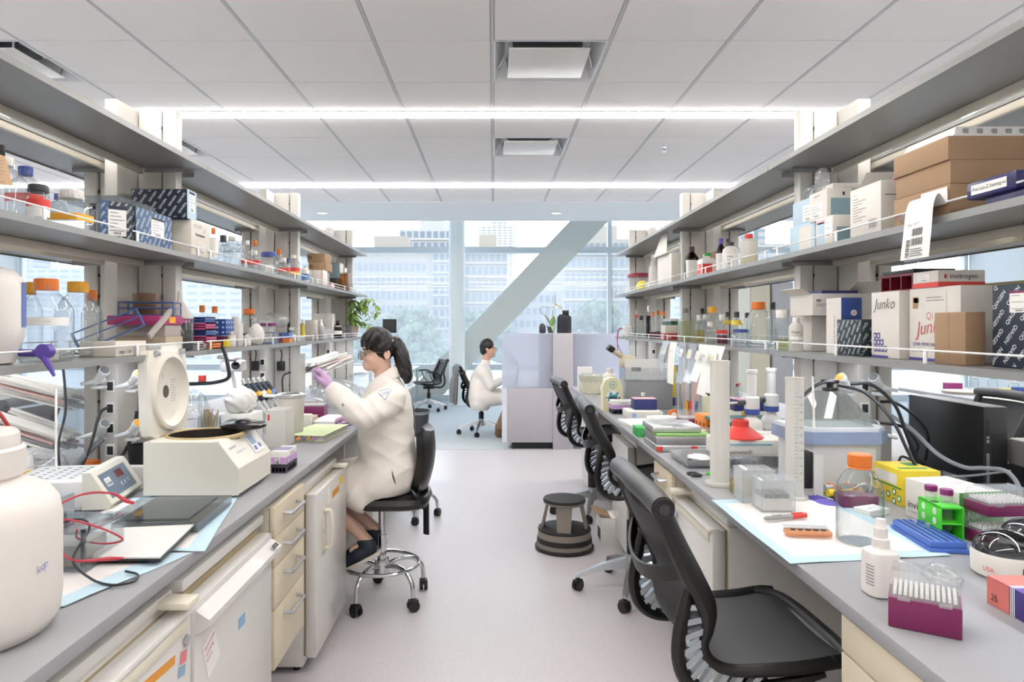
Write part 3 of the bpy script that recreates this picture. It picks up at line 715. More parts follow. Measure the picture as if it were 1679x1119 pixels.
m = MB(); m.b2(-.06, .12, -.1, .1, 0, .19, PAPER, .002); m.b2(-.061, -.0605, -.09, .04, .03, .11, INK); m.build('body', t)
m = MB(); m.box((-.03, 0, .205), (.16, .2, .002), CARD, M=ry(.35)); m.build('flap', t)
# ================================================================ generators for the small things
GL = clear('clear_glass', '#fafcfc', '#c3cfd6', .05, power=2.6)
PETG = clear('clear_plastic', '#f8fafb', '#c6d0d7', .06, milky=.05, power=2.4)
MILKY = clear('milky_plastic', '#fbfcfc', '#e3e9ec', .04, milky=.22)
FROST = clear('frosted_plastic', '#f4f3f0', '#dcdcda', .03, milky=.75, milk='#f1efea')
SMOKE = clear('smoky_plastic', '#5a5e64', '#2a2c31', .10)
FILM = clear('plastic_film', '#fafbfc', '#d3dbe1', .10, milky=.16, rough=.12)
HDPE = mat('white_hdpe', '#e2ddd8', .45, var=.02)
AMB = clear('amber_glass', '#4a2c1c', '#170d09', .07, milky=.35, milk='#2a1712')
C = {k: mat('cap_'+k, v, .45, var=.03) for k, v in dict(orange='#e2792c', yellow='#e9a825', blue='#3d539a', white='#e6e2dc', black='#2a2b2f', red='#d8403a', violet='#57419b', brown='#3a2420', grey='#6f7478', green='#3c9a4f', purple='#86276a').items()}
TAPE = {k: mat('tape_'+k, v, .7, var=.04) for k, v in dict(red='#d9453f', yellow='#f0b13a', white='#eceae4', lemon='#efd54a', pink='#e7b2bb', blue='#6f93c8', tan='#c9a882').items()}
def liquid(name, col, edge=None, milky=.12): return clear('liquid_'+name, col, edge or col, .03, milky=milky, milk=col)
LQ = dict(water=liquid('water', '#fbfcfc', '#eef3f5', .0), olive=liquid('olive', '#e4e6c8'), amber=liquid('amber', '#d9a520'), pink=liquid('pink', '#c98fa3'), plum=liquid('plum', '#3a2d33', milky=.6), dark=liquid('dark', '#3b3b40', milky=.75), grey=liquid('grey', '#eeeeea'), straw=liquid('straw', '#efe6a8'))
def body_prof(r, h, cr, style):
    if style == 'hdpe': return [(r*.9, 0), (r, .03*h), (r, .66*h), (r*.93, .76*h), (cr*1.25, .84*h), (cr*.92, .87*h), (cr*.92, .92*h)]
    if style == 'amber': return [(r*.92, 0), (r, .03*h), (r, .62*h), (r*.9, .70*h), (cr*1.2, .80*h), (cr*.9, .84*h), (cr*.9, .92*h)]
    if style == 'short': return [(r*.92, 0), (r, .04*h), (r, .60*h), (r*.9, .68*h), (cr*1.05, .72*h), (cr*.94, .76*h), (cr*.94, .9*h)]
    if style == 'vial': return [(r*.95, 0), (r, .03*h), (r, .78*h), (cr*.9, .82*h), (cr*.9, .95*h)]
    return [(r*.9, 0), (r, .03*h), (r, .60*h), (r*.95, .655*h), (cr*1.35, .78*h), (cr*.95, .825*h), (cr*.95, .93*h)]
def bottle(lb, pos, r, h, cap='orange', style='duran', sq=0.0, cr=None, liq=None, lvl=.4, tapes=(), label=None, bm=None, group=None, face=None, cat='bottle', txt=None, name='bottle'):
    cr = cr or r*.46; x, y, z = pos
    t = thing(name, lb, cat, pos, 0, group)
    bm = bm or {'hdpe': HDPE, 'amber': AMB}.get(style, PETG if sq else GL)
    pr = body_prof(r, h, cr, style)
    m = MB(); m.lathe(pr, bm, 28, sq=sq); m.build('body', t)
    if cap:
        z0 = {'hdpe': .86, 'amber': .85, 'short': .80, 'vial': .82}.get(style, .86)*h
        m = MB(); m.lathe([(cr, z0), (cr*1.03, z0+.004), (cr*1.03, h-.003), (cr*.95, h), (0, h)], C[cap] if isinstance(cap, str) else cap, 40, ribs=1, ribd=.045); m.build('cap', t)
        if style == 'duran' and not sq:
            m = MB(); m.lathe([(cr*1.0, z0-.006), (cr*1.08, z0-.004), (cr*1.0, z0-.001)], C[cap] if isinstance(cap, str) else cap, 28); m.build('pouring_ring', t)
    if liq:
        lp = [(rr*.955, max(zz, .003)) for rr, zz in pr if zz < lvl*h]
        re_ = np.interp(lvl*h, [p[1] for p in pr], [p[0] for p in pr])
        m = MB(); m.lathe(lp+[(re_*.955, lvl*h), (0, lvl*h)], LQ[liq], 28, sq=sq); m.build('liquid', t)
    a0 = math.atan2(-y, -x) if face is None else face
    def arc(z0, z1, da, mt, nm, tx=None, tm=INK, ts=.008):
        def fn(u, v):
            a = a0+(u-.5)*2*da; k = 1.0
            if sq: e = 2+sq*6; k = (abs(math.cos(a))**e+abs(math.sin(a))**e)**(-1/e)
            zz = z0+(z1-z0)*v; rr = np.interp(zz, [p[1] for p in pr], [p[0] for p in pr])
            return V(math.cos(a)*(rr*k+.0012), math.sin(a)*(rr*k+.0012), zz)
        m = MB(); m.sheet(fn, 14, 1, mt, .0008)
        if tx:
            for i, ln in enumerate(tx):
                c = fn(.5, 1-(i+1)/(len(tx)+1)); d = V(math.cos(a0), math.sin(a0), 0)
                m.text(ln, ts, tm, frame(c+d*.001-V(0, 0, ts*.35), V(-d.y, d.x, 0), (0, 0, 1)), 'c')
        m.build(nm, t)
    for z0, z1, c in tapes: arc(z0*h, z1*h, 1.5, TAPE[c], 'tape')
    if label: arc(label[0]*h, label[1]*h, label[2], label[3] if len(label) > 3 else PAPER, 'label', txt, GREYINK if txt is None else INK, min(.014, (label[1]-label[0])*h/6))
    return t
def BP(side, px, X, top, wpx, z, lb, cap='orange', **k):
    """a bottle whose axis shows at px, X metres off the aisle middle, its top at pixel row top"""
    Y = ylat(px, X); return bottle(lb, (side*X, Y, z), wpx*Y/F/2*k.pop('rk', 1.0), zat(top, Y)-z, cap, **k)
# ---- cartons
class Carton:
    """axis-aligned (or turned) box thing in a local frame: x to the right, y away from the viewer, z up"""
    def __init__(s, lb, loc, dims, mt, rot=0.0, name='carton', cat='box', group=None, bev=.0015, top=None, flaps=None):
        s.w, s.d, s.h = dims; s.t = thing(name, lb, cat, loc, rot, group); s.m = MB()
        s.m.box((0, 0, s.h/2), dims, mt, bev)
        s.body = None
    def face(s, f):
        w, d, h = s.w/2, s.d/2, s.h; e = .0004
        return {'front': frame((-w, -d-e, 0), (1, 0, 0), (0, 0, 1)), 'right': frame((w+e, -d, 0), (0, 1, 0), (0, 0, 1)), 'left': frame((-w-e, d, 0), (0, -1, 0), (0, 0, 1)), 'top': frame((-w, -d, h+e), (1, 0, 0), (0, 1, 0)), 'back': frame((w, d+e, 0), (-1, 0, 0), (0, 0, 1))}[f]
    def size(s, f): return {'front': (s.w, s.h), 'back': (s.w, s.h), 'right': (s.d, s.h), 'left': (s.d, s.h), 'top': (s.w, s.d)}[f]
    def done(s):
        if s.body is None: s.body = s.m.build('body', s.t)
        return s
    def rect(s, f, u, v, w, h, mt, d=.0004):
        W, H = s.size(f); s.m.rect(s.face(f), u*W, v*H, w*W, h*H, mt, d); return s
    def text(s, f, body, size, u, v, mt=INK, al='l', rot=0.0, shear=0.0, bold=0.0, dz=.0004):
        W, H = s.size(f); s.m.text(body, size, mt, s.face(f) @ tr(u*W, v*H, dz) @ rz(rot), al, shear, bold); return s
    def seam(s, f, v, mt=None):
        return s.rect(f, 0.01, v, .98, .012, mt or mat('seam_shadow', '#8d7355', .9), .0003)
    def sticker(s, f, u, v, w, h, mt=None, lines=0, bar=None, txt=(), lb=None, name='label', ts=.006):
        W, H = s.size(f); FM = s.face(f) @ tr(u*W, v*H, .0003); m = MB(); w, h = w*W, h*H
        m.rect(FM, 0, 0, w, h, mt or PAPER, .0006)
        if bar: m.rect(FM @ tr(0, 0, .0006), 0, h*.88, w, h*.12, bar, .0002)
        for i in range(lines):
            m.rect(FM @ tr(0, 0, .0006), w*.1, h*(.78-.6*i/max(1, lines-1))-h*.02, w*(.45+.35*((i*7) % 3)/2), h*.028, GREYINK, .0002)
        if lines:
            for i in range(9): m.rect(FM @ tr(0, 0, .0006), w*(.3+.045*i), h*.05, w*(.012+.012*(i % 3)), h*.08, INK, .0002)
        for i, ln in enumerate(txt): m.text(ln, ts, INK, FM @ tr(w*.06, h-ts*1.35*(i+1), .0007))
        m.build(name, s.t, lb); return s
    def pattern(s, f, word, size, mt, ang=.95, **k):
        """slanted words repeated over a face, every other one upside down, cut off at its edges"""
        size *= .68; W, H = s.size(f); FM = s.face(f) @ tr(0, 0, .0006); v, fc, w_ = text_mesh(word, 0, .012); tw = w_*size; L = tw*1.30; st = size*1.85; R = rz(ang)
        for a in range(-9, 10):
            for b in range(-22, 23):
                M = R @ tr(a*L+(b % 2)*L*.5, b*st, 0)
                if (a+b) % 2: M = M @ tr(tw, size*.72, 0) @ rz(PI)
                P = [M @ V(x*size, y*size, 0) for x, y, z in v]
                if max(p.x for p in P) < 0 or min(p.x for p in P) > W or max(p.y for p in P) < 0 or min(p.y for p in P) > H: continue
                keep = [q for q in fc if all(.001 < P[i].x < W-.001 and .001 < P[i].y < H-.001 for i in q)]
                if keep: s.m.add([FM @ p for p in P], keep, mt)
        return s
def cpx(lb, side, a, b, c, Xf, top, z, mt, bot=None, **k):
    """carton from its upright edges in the photo: outer edge a and near corner b bound the side that faces the viewer, c is the far edge of the side that faces the aisle at Xf"""
    Yn = ylat(b, Xf); Xb = abs(a-VX)*Yn/F; Yf = ylat(c, Xf); h = k.pop('h', None) or zat(top, Yn)-z
    Xb = max(Xb, Xf+.004); w, d = Xb-Xf, Yf-Yn
    return Carton(lb, (side*(Xf+Xb)/2, (Yn+Yf)/2, z), (w, d, h), mt, **k)
NAVY = mat('carton_navy', '#142236', .55, var=.05); TEAL = mat('carton_teal', '#1a2c34', .55, var=.05); TEAL_LIT = mat('carton_teal_lit', '#3d5a80', .5, var=.04)  # last tone: teal carton with the bluish light on it painted in
QW = mat('carton_print', '#d9dee2', .6); WC = mat('white_carton', '#ddd9d2', .65, var=.02); CREAMC = mat('cream_carton', '#d6d0c5', .7, var=.02); LBLUE = mat('light_blue_carton', '#b7cfdd', .6); KITB = mat('muted_blue_panel', '#7e9aa5', .6)
PURP = mat('tip_box_purple', '#741f52', .4); REDP = mat('red_print', '#c23a3a', .6)
def tip_box(lb, loc, rot=0.0, w=.124, d=.085, hb=.06, hl=.048, base=None, tips=True, group='boxes of pipette tips', lid=True):
    t = thing('pipette_tip_box', lb, 'tip box', loc, rot, group)
    m = MB(); q = .003
    m.box((0, 0, hb/2), (w, d, hb), base or PURP, .003)
    m.build('base', t)
    if tips:
        m = MB()
        nx, ny = 12, 8
        m.b2(-w*.46, w*.46, -d*.44, d*.44, hb, hb+.006, MILKY)
        m.build('tip_plate', t)
        m = MB()
        for j in range(ny):
            for i in range(nx):
                x, y = (-.5+(i+.5)/nx)*w*.9, (-.5+(j+.5)/ny)*d*.86; m.cyl((x, y, hb+.004), (x, y, hb+.014), .0034, PAPER, .0026, n=7)
        o = m.build('tip_grid', t); o['kind'] = 'stuff'
    if lid:
        m = MB(); v = [V(a*w/2, b*d/2, hb) for a, b in ((-1, -1), (1, -1), (1, 1), (-1, 1))]+[V(a*w*.485, b*d*.47, hb+hl*.45) for a, b in ((-1, -1), (1, -1), (1, 1), (-1, 1))]+[V(a*w*.44, b*d*.40, hb+hl) for a, b in ((-1, -1), (1, -1), (1, 1), (-1, 1))]
        m.add(v, [(i, (i+1) % 4, 4+(i+1) % 4, 4+i) for i in range(4)]+[(4+i, 4+(i+1) % 4, 8+(i+1) % 4, 8+i) for i in range(4)]+[(8, 9, 10, 11)], clear('tip_lid', '#fbfcfc', '#dfe5e9', .06, milky=.12))
        m.box((-w*.28, -d/2-.002, hb+.001), (.022, .004, .008), MILKY, .001); m.box((w*.28, -d/2-.002, hb+.001), (.022, .004, .008), MILKY, .001)
        m.build('lid', t)
    return t
def cable(lb, pts, r, mt, name='cable', group=None):
    P = [Vector(p) for p in pts]; c = P[0].copy(); m = MB(); m.T = Matrix.Translation(-c); m.tube(P, r, mt, n=8, k=8)
    return tag(m.build(name, loc=c), lb, 'cable', group)
def wire_rack(lb, loc, dims, mt, nx, ny, M, group=None):
    w, d, h = dims; t = thing('wire_tube_rack', lb, 'tube rack', group=group, M=tr(*loc) @ M); r = .0022
    for k, z in enumerate((0, h*.55, h)):
        m = MB()
        for i in range(nx+1): x = -w/2+w*i/nx; m.cyl((x, -d/2, z), (x, d/2, z), r, mt, n=6)
        for j in range(ny+1): y = -d/2+d*j/ny; m.cyl((-w/2, y, z), (w/2, y, z), r, mt, n=6)
        m.build('wire_grid', t)
    m = MB()
    for a in (-1, 1):
        for b in (-1, 1): m.cyl((a*w/2, b*d/2, 0), (a*w/2, b*d/2, h), r*1.3, mt, n=6)
    m.build('corner_frame', t); return t
def bag(lb, loc, dims, seed, mt=None, name='plastic_bag', cat='plastic bag', n=16, rough_=.22, group=None):
    """crumpled bag: a squashed blob with creases, resting on its base"""
    rnd = random.Random(seed); w, d, h = dims; ph = [(rnd.uniform(2, 6), rnd.uniform(2, 6), rnd.uniform(2, 6), rnd.uniform(0, 6)) for _ in range(7)]
    bm = bmesh.new(); bmesh.ops.create_icosphere(bm, subdivisions=4, radius=1.0)
    for v in bm.verts:
        p = v.co; k = 1.0
        for a, b, c, e in ph: k += rough_/4*(abs(math.sin(a*p.x+b*p.y+c*p.z+e))-.5)
        v.co = V(p.x*k*w/2, p.y*k*d/2, max(p.z*k, -.85)*h/2+h*.425)
    bm.verts.index_update(); m = MB(); m.add([v.co.copy() for v in bm.verts], [tuple(v.index for v in f.verts) for f in bm.faces], mt or FILM); bm.free()
    o = m.build(name, loc=loc, ang=50); return tag(o, lb, cat, group)
def tube_rack(lb, loc, dims, mt, nx, rot=0.0, tubes=(), cat='tube rack', group=None, side_holes=True):
    w, d, h = dims; t = thing('tube_rack', lb, cat, loc, rot, group)
    m = MB(); m.box((0, 0, .003), (w, d, .006), mt, .001); m.box((0, 0, h-.003), (w, d, .006), mt, .001); m.box((0, 0, h*.5), (w, d, .005), mt, .001)
    for a in (-1, 1): m.box((a*(w/2-.002), 0, h/2), (.004, d, h), mt, .001)
    m.box((0, d/2-.002, h/2), (w, .004, h), mt, .001)
    for i in range(nx): m.cyl((-w/2+(i+.5)*w/nx, 0, h), (-w/2+(i+.5)*w/nx, 0, h+.0006), min(w/nx*.36, d*.4), DARK, n=16)
    m.build('rack_frame', t); return t
def falcon(lb, loc, cap='purple', r=.0145, h=.115, group=None, M=None):
    t = thing('centrifuge_tube', lb, 'tube', loc, 0, group, M=M)
    m = MB(); m.lathe([(.002, 0), (r*.95, r*1.1), (r, r*1.3), (r, h)], MILKY, 18); m.build('tube_body', t)
    m = MB(); m.lathe([(r*1.12, h-.004), (r*1.16, h-.002), (r*1.16, h+.011), (r*1.05, h+.013), (0, h+.013)], C[cap], 30, ribs=1, ribd=.04); m.build('screw_cap', t)
    return t
def tap(lb, s, pos, knob):
    """service tap on a rack upright, spout towards the aisle"""
    x, y, z = pos; t = thing('service_tap', lb, 'tap', pos, 0, 'grey service taps on the uprights'); f = -s
    TP = mat('tap_grey', '#dfe1e2', .35)
    m = MB(); m.cyl((0, .02, 0), (0, -.03, 0), .016, TP); m.box((0, -.005, -.028), (.045, .04, .012), TP, .003)
    m.cyl((0, -.03, 0), (-f*.05, -.045, -.012), .011, TP, .006); m.build('valve_body', t)
    m = MB(); a = V(0, -.025, .0); b = V(f*.038, -.045, .034)
    m.cyl(a, b, .012, TP, .017); m.cyl(b, b+(b-a)*.28, .020, TP); o = m.build('knob', t)
    m = MB(); m.cyl(b+(b-a)*.28, b+(b-a)*.33, .017, knob); m.build('knob_disc', o); return t
# ================================================================ left rack, middle shelf
ZM, ZL = 1.811, 1.416
G1 = 'reagent bottles on the left middle shelf'
BP(-1, 8, 1.36, 258, 52, ZM, 'big clear bottle with white cap behind the tan hang tag', 'white', sq=.5, group=G1)
t = thing('hang_tag', 'tan paper tag with black clip hanging on the big white-capped bottle', 'tag', (-1.275, 1.765, ZM+.105))
m = MB(); Fm = frame((0, 0, 0), (.35, .94, 0), (0, 0, 1)); m.prism([(-.035, -.035), (.038, -.03), (.018, .045), (-.02, .045)], TAPE['tan'], Fm, .001)
for i in range(7): m.rect(Fm, -.018, .03-.009*i, .036-.004*(i % 3), .0016, GREYINK, .0013)
m.build('paper', t); m = MB(); m.box((.0, .012, .058), (.018, .010, .03), BLACK, .004, rz(.4)); m.build('clip', t)
BP(-1, 42, 1.42, 274, 46, ZM, 'big clear bottle with ribbed blue cap and red tape, left middle shelf', 'blue', sq=.5, tapes=[(.42, .55, 'red')], group=G1)
BP(-1, 63, 1.30, 304, 33, ZM, 'small glass bottle with black cap, red tape and white label', 'black', style='short', cr=.026, tapes=[(.42, .62, 'red')], label=(.16, .42, 1.2), liq='water', lvl=.3, group=G1)
BP(-1, 95, 1.43, 318, 24, ZM, 'narrow clear bottle with blue cap behind the yellow-taped bottle', 'blue', sq=.4, group=G1)
BP(-1, 117, 1.33, 313, 56, ZM, 'squat clear bottle with wide white cap and yellow tape band', 'white', style='short', sq=.5, cr=.034, tapes=[(.26, .42, 'yellow')], group=G1)
c = cpx('dark teal kit carton covered in slanted white print, under the clear tray lid', -1, 146, 222, 282, 1.27, 337.5, ZM, TEAL, group='printed kit cartons on the racks')
c.m.b2(c.w/2-.001, c.w/2+.0006, -c.d/2+.002, c.d/2-.002, .002, c.h-.002, TEAL_LIT)  # aisle side painted lighter for the light falling on it
c.pattern('front', 'QIAGEN', .019, QW); c.pattern('right', 'QIAGEN', .021, QW); c.sticker('right', .40, .32, .36, .52, lines=5, bar=NAVY, txt=('',)); c.done(); qz = ZM+c.h
c = Carton('small teal kit carton with white label, standing before the dark teal carton', (-1.285, 2.325, ZM), (.10, .055, .125), TEAL, rot=.75, group='printed kit cartons on the racks')
c.rect('front', 0, 0, .28, 1, TEAL_LIT, .0003); c.pattern('front', 'QIAGEN', .014, QW, du=.045, dv=.04); c.sticker('front', .25, .08, .55, .8, lines=6, bar=NAVY); c.done()  # left strip of the front painted lighter as the lit side
c = cpx('cream carton with handwriting, at the edge of the left middle shelf', -1, 282.5, 313.8, 344, 1.245, 360, ZM, CREAMC)
c.text('right', 'HCR2-052/', .018, .1, .82, mat('violet_ink', '#9a8fa8', .8)); c.text('right', 'Nucleofector', .017, .2, .58, INK, bold=.02); c.text('right', '27', .02, .62, .70, mat('violet_ink', '#9a8fa8')); c.sticker('right', .3, .12, .5, .3, WC, lines=3).done()
b10 = ZM+c.h
c = cpx('navy kit carton covered in slanted white print, lying on the cream carton', -1, 214.5, 306.7, 321.8, 1.25, 310, max(b10, qz)+.0005, NAVY, group='printed kit cartons on the racks')
c.pattern('front', 'QIAGEN', .020, QW, seed=2); c.rect('right', 0, 0, 1, 1, LBLUE, .0003); c.sticker('right', .2, .25, .6, .7, lines=5, bar=NAVY).done()
t = thing('clear_tray', 'shallow clear plastic tray lid lying on the dark teal carton', 'tray', (-1.385, 2.545, qz+.0006), .02)
m = MB(); m.b2(-.105, .075, -.15, .12, 0, .003, PETG)
for a in ((-.105, -.103, -.15, .12), (.073, .075, -.15, .12), (-.105, .075, -.15, -.148), (-.105, .075, .118, .12)): m.b2(*a, 0, .028, PETG)
m.b2(-.108, .078, -.153, .123, .026, .029, PETG); m.build('shell', t)
BP(-1, 350, 1.27, 374, 15, ZM, 'slim plastic bottle with orange cap and tall white label', 'orange', style='vial', sq=.6, label=(.1, .7, 1.3), group=G1)
o = BP(-1, 366, 1.40, 386, 22, ZM, 'conical glass flask with black stopper behind the orange-capped bottle', 'black', style='short', cr=.016, group=G1)
BP(-1, 380.5, 1.29, 387.5, 25, ZM, 'clear bottle with tall white cap and water, without tape, left middle shelf', 'white', sq=.4, liq='water', lvl=.5, group=G1)
BP(-1, 398.8, 1.34, 403, 12, ZM, 'small clear bottle with white cap, no tape, between two larger ones', 'white', style='short', group=G1)
BP(-1, 405.5, 1.30, 395, 17, ZM, 'clear bottle with white cap and short red tape strip', 'white', sq=.3, tapes=[(.22, .36, 'red')], liq='water', lvl=.35, group=G1)
BP(-1, 418, 1.40, 394, 14, ZM, 'clear glass bottle with orange cap behind the red-taped bottles', 'orange', group=G1)
BP(-1, 418, 1.28, 411, 18, ZM, 'squat clear bottle with white cap and red tape, before an orange-capped one', 'white', sq=.4, style='short', tapes=[(.3, .5, 'red')], liq='water', lvl=.45, group=G1)
BP(-1, 441, 1.28, 414, 25, ZM, 'clear square bottle with broad blue cap and round white label', 'blue', style='short', sq=.6, cr=.042, label=(.1, .4, .5), group=G1)
BP(-1, 457.6, 1.41, 409, 15, ZM, 'glass bottle with orange cap just behind the blue-capped square bottle', 'orange', group=G1)
BP(-1, 464.5, 1.27, 423, 20, ZM, 'clear bottle with white cap and wide red tape, next after the blue-capped bottle', 'white', style='short', sq=.5, tapes=[(.28, .46, 'red')], liq='water', lvl=.2, group=G1)
BP(-1, 473, 1.40, 424, 11, ZM, 'small bottle with blue cap at the back of the left middle shelf', 'blue', style='short', group=G1)
BP(-1, 481, 1.28, 418.5, 20, ZM, 'clear bottle with white cap, red tape and yellow tape below', 'white', sq=.4, tapes=[(.34, .48, 'red'), (.2, .33, 'yellow')], liq='water', lvl=.4, group=G1)
BP(-1, 489, 1.41, 424, 11, ZM, 'orange-capped bottle at the back, beside two cardboard boxes', 'orange', group=G1)
BP(-1, 500.5, 1.26, 436, 13, ZM, 'small white bottle with blue and white label, before the cardboard boxes', 'white', style='hdpe', label=(.1, .5, 1.3, TAPE['blue']), group=G1)
c = cpx('tall pair-wide white carton with pink edge under two cardboard boxes', -1, 506, 530, 537, 1.27, 443, ZM, WC); c.rect('front', .86, 0, .1, 1, TAPE['pink']); c.rect('front', .3, 0, .02, 1, GREYINK).done(); z1 = ZM+c.h
for k, lb in enumerate(('small brown cardboard box, lower of two on the white carton', 'small brown cardboard box, upper of two on the white carton')):
    c = Carton(lb, (-1.335-.008*k, 5.30, z1+.0005+k*.0665), (.135, .2, .065), CARD, group='small cardboard boxes'); c.rect('front', .05, .3, .2, .4, mat('brown_print', '#7a5c3c', .8)).done()
c = cpx('small black instrument case beside the amber bottle', -1, 540, 553, 564, 1.30, 456, ZM, BLACK).done(); z2 = ZM+c.h
c = cpx('open teal and white carton standing on a black case', -1, 540, 557, 563, 1.30, 431, z2+.0005, mat('teal_panel', '#6d8588', .6)); c.rect('right', 0, 0, 1, 1, WC).done()
BP(-1, 565.5, 1.262, 440, 14, ZM, 'amber-yellow square bottle with white neck, left middle shelf', 'white', style='vial', sq=.6, liq='amber', lvl=.75, group=G1)
BP(-1, 577, 1.27, 462, 9, ZM, 'tiny clear vial at the window end of the left middle shelf', 'white', style='vial', group=G1)
c = Carton('small red-edged slide box at the shelf edge', (-1.30, 5.43, ZM), (.07, .08, .035), TAPE['pink']).done()

# ================================================================ left rack, lowest shelf
G2 = 'bottles on the left lowest shelf'
Y0 = 1.83
t = thing('spigot_carboy', 'white plastic carboy with loop handle and violet spigot, on the left lowest shelf', 'carboy', (-1.35, Y0, ZL))
m = MB(); m.lathe([(.05, 0), (.062, .004), (.073, .05), (.083, .07), (.085, .10), (.085, .205), (.08, .232), (.062, .252), (.03, .262), (.028, .268)], HDPE, 40); m.build('tank', t)
m = MB(); m.tube([(.028, -.02, .255), (.03, -.02, .29), (.018, -.01, .30), (.005, 0, .29), (.0, 0, .262)], .008, HDPE, n=8); m.build('loop_handle', t)
def arcs(r, a0, a1, z0, z1): return lambda u, v: V(math.cos(a0+(a1-a0)*u)*r, math.sin(a0+(a1-a0)*u)*r, z0+(z1-z0)*v)
m = MB(); m.sheet(arcs(.0866, .12, .62, .10, .22), 10, 1, mat('label_violet', '#5b6fae', .6), .001); m.build('label', t)
m = MB(); p = V(.073, .02, .030)
m.cyl(p, p+V(.066, .0, 0), .010, C['violet']); m.cyl(p+V(.068, -.012, .004), p+V(.068, .014, .004), .020, C['violet'], n=24); m.tube([p+V(.070, -.008, -.01), p+V(.085, -.008, -.035), p+V(.098, -.008, -.062)], [.010, .008, .004], C['violet']); m.build('spigot', t)
t = thing('paper_note', 'small blank paper note on the shelf edge behind the violet spigot', 'note', (-1.285, 1.985, ZL+.001)); m = MB(); m.prism([(-.03, 0), (.025, 0), (.025, .042), (-.03, .04)], PAPER, frame((0, 0, 0), (.5, .8, 0), (0, 0, 1)), .001); m.build('paper', t)
BP(-1, 76, 1.31, 457.5, 73, ZL, 'big glass bottle with orange cap and white handwritten tape', 'orange', sq=.12, cr=.031, liq='grey', lvl=.12, tapes=[], label=(.43, .53, 1.0), txt=('1 X Ponceau',), group=G2)
BP(-1, 128, 1.385, 462.5, 62, ZL, 'big glass bottle with amber-yellow cap, beside the orange-capped one', 'yellow', sq=.12, cr=.031, liq='grey', lvl=.10, group=G2)
BP(-1, 50, 1.475, 463, 34, ZL, 'glass bottle with amber-yellow cap at the back, mostly hidden', 'yellow', group=G2)
BP(-1, 151, 1.47, 476, 32, ZL, 'glass bottle with dark orange cap behind a blue wire rack', 'orange', group=G2)
WBL = mat('blue_wire', '#3f6199', .4)
wire_rack('blue wire tube rack tilted on end, beside the big glass bottles', (-1.37, 2.47, ZL+.06), (.22, .10, .065), WBL, 6, 3, rz(.5) @ ry(-.42))
wire_rack('blue wire tube rack lying on a magenta box', (-1.36, 2.72, ZL+.145), (.20, .10, .05), WBL, 6, 3, rz(.15))
c = Carton('low cardboard box with black handwriting at the shelf edge, under the tilted blue rack', (-1.31, 2.37, ZL), (.12, .20, .05), CREAMC, rot=0); c.text('right', 'nings  Utils', .018, .1, .2, INK, shear=.2).done()
c = Carton('grey cardboard tray stacked with clutter, under the brown tape roll', (-1.37, 2.78, ZL), (.20, .24, .06), mat('tan_card', '#b0a18c', .8)); c.text('right', 'Combs', .012, .6, .6, INK).done()
c = Carton('long grey cardboard box on the grey tray', (-1.37, 2.78, ZL+.0605), (.19, .23, .045), mat('grey_card', '#aaa49c', .8)); c.done()
t = thing('box_lid', 'grey box lid leaning diagonally before the grey boxes', 'box lid', (-1.285, 2.53, ZL+.053), M=tr(-1.262, 2.60, ZL+.112) @ rz(PI/2) @ ry(-.52)); m = MB(); m.box((0, 0, 0), (.20, .012, .022), mat('grey_card', '#aaa49c', .8), .002); m.build('lid', t)
c = Carton('white torn foam tray sticking out of the grey boxes', (-1.275, 2.66, ZL+.0), (.06, .16, .03), PAPER); c.done()
bag('small bag of pipette tips on the shelf edge before the grey tray', (-1.26, 2.52, ZL+.0), (.05, .10, .045), 3)
c = Carton('flat magenta folder box under the blue wire rack', (-1.37, 2.74, ZL+.1065), (.20, .26, .035), mat('magenta_card', '#a8326d', .5)); c.rect('right', .3, .2, .2, .7, TAPE['yellow']).done()
t = thing('tape_roll', 'thick roll of brown packing tape standing on the magenta box', 'tape roll', (-1.42, 2.80, ZL+.144)); m = MB(); m.lathe([(.028, 0), (.046, .001), (.047, .09), (.028, .091)], mat('packing_tape', '#6b4c33', .35, var=.15, scale=150), 40); m.lathe([(.0275, .0), (.0275, .091)], CARD, 40, cb=False); m.build('tape', t)
t = thing('funnel_jug', 'dark grey liquid jug with yellow label and an upturned white funnel', 'jug', (-1.345, 2.945, ZL)); r = .052
t.location = (-1.30, 2.845, ZL)
m = MB(); m.lathe([(.045, 0), (r, .005), (r, .125), (.046, .135), (.03, .142)], PETG, 32); m.build('jug_wall', t)
m = MB(); m.lathe([(.043, .003), (r*.97, .008), (r*.97, .115), (0, .115)], LQ['dark'], 32); m.build('liquid', t)
m = MB(); m.lathe([(.054, .132), (.05, .145), (.012, .205), (.008, .245), (.005, .246)], FROST, 32); m.build('funnel', t)
m = MB(); m.sheet(arcs(r*1.012, -2.3, -1.1, .02, .115), 10, 1, mat('hazard_yellow', '#e8c820', .5), .001)
for k in range(3): m.rect(frame((math.cos(-1.6)*r*1.02, math.sin(-1.6)*r*1.02, .04+.02*k), (1, -.03, 0), (0, 0, 1)), -.008, 0, .022, .012, INK)
m.build('label', t, 'yellow hazard label')
BP(-1, 331.5, 1.43, 501, 19, ZL, 'glass bottle with orange cap at the back, first of a pair behind tube racks', 'orange', group=G2)
BP(-1, 352, 1.43, 502.5, 19, ZL, 'glass bottle with orange cap behind the dark blue perforated rack', 'orange', group=G2)
RB = mat('rack_blue', '#4a66a6', .45); RP = mat('rack_pink', '#c0527f', .45); RN = mat('rack_navy', '#1f3f86', .45); RO = mat('rack_orange', '#e8812c', .45); RW = mat('rack_white', '#dfe0e2', .5)
y = ylat(329, 1.31)
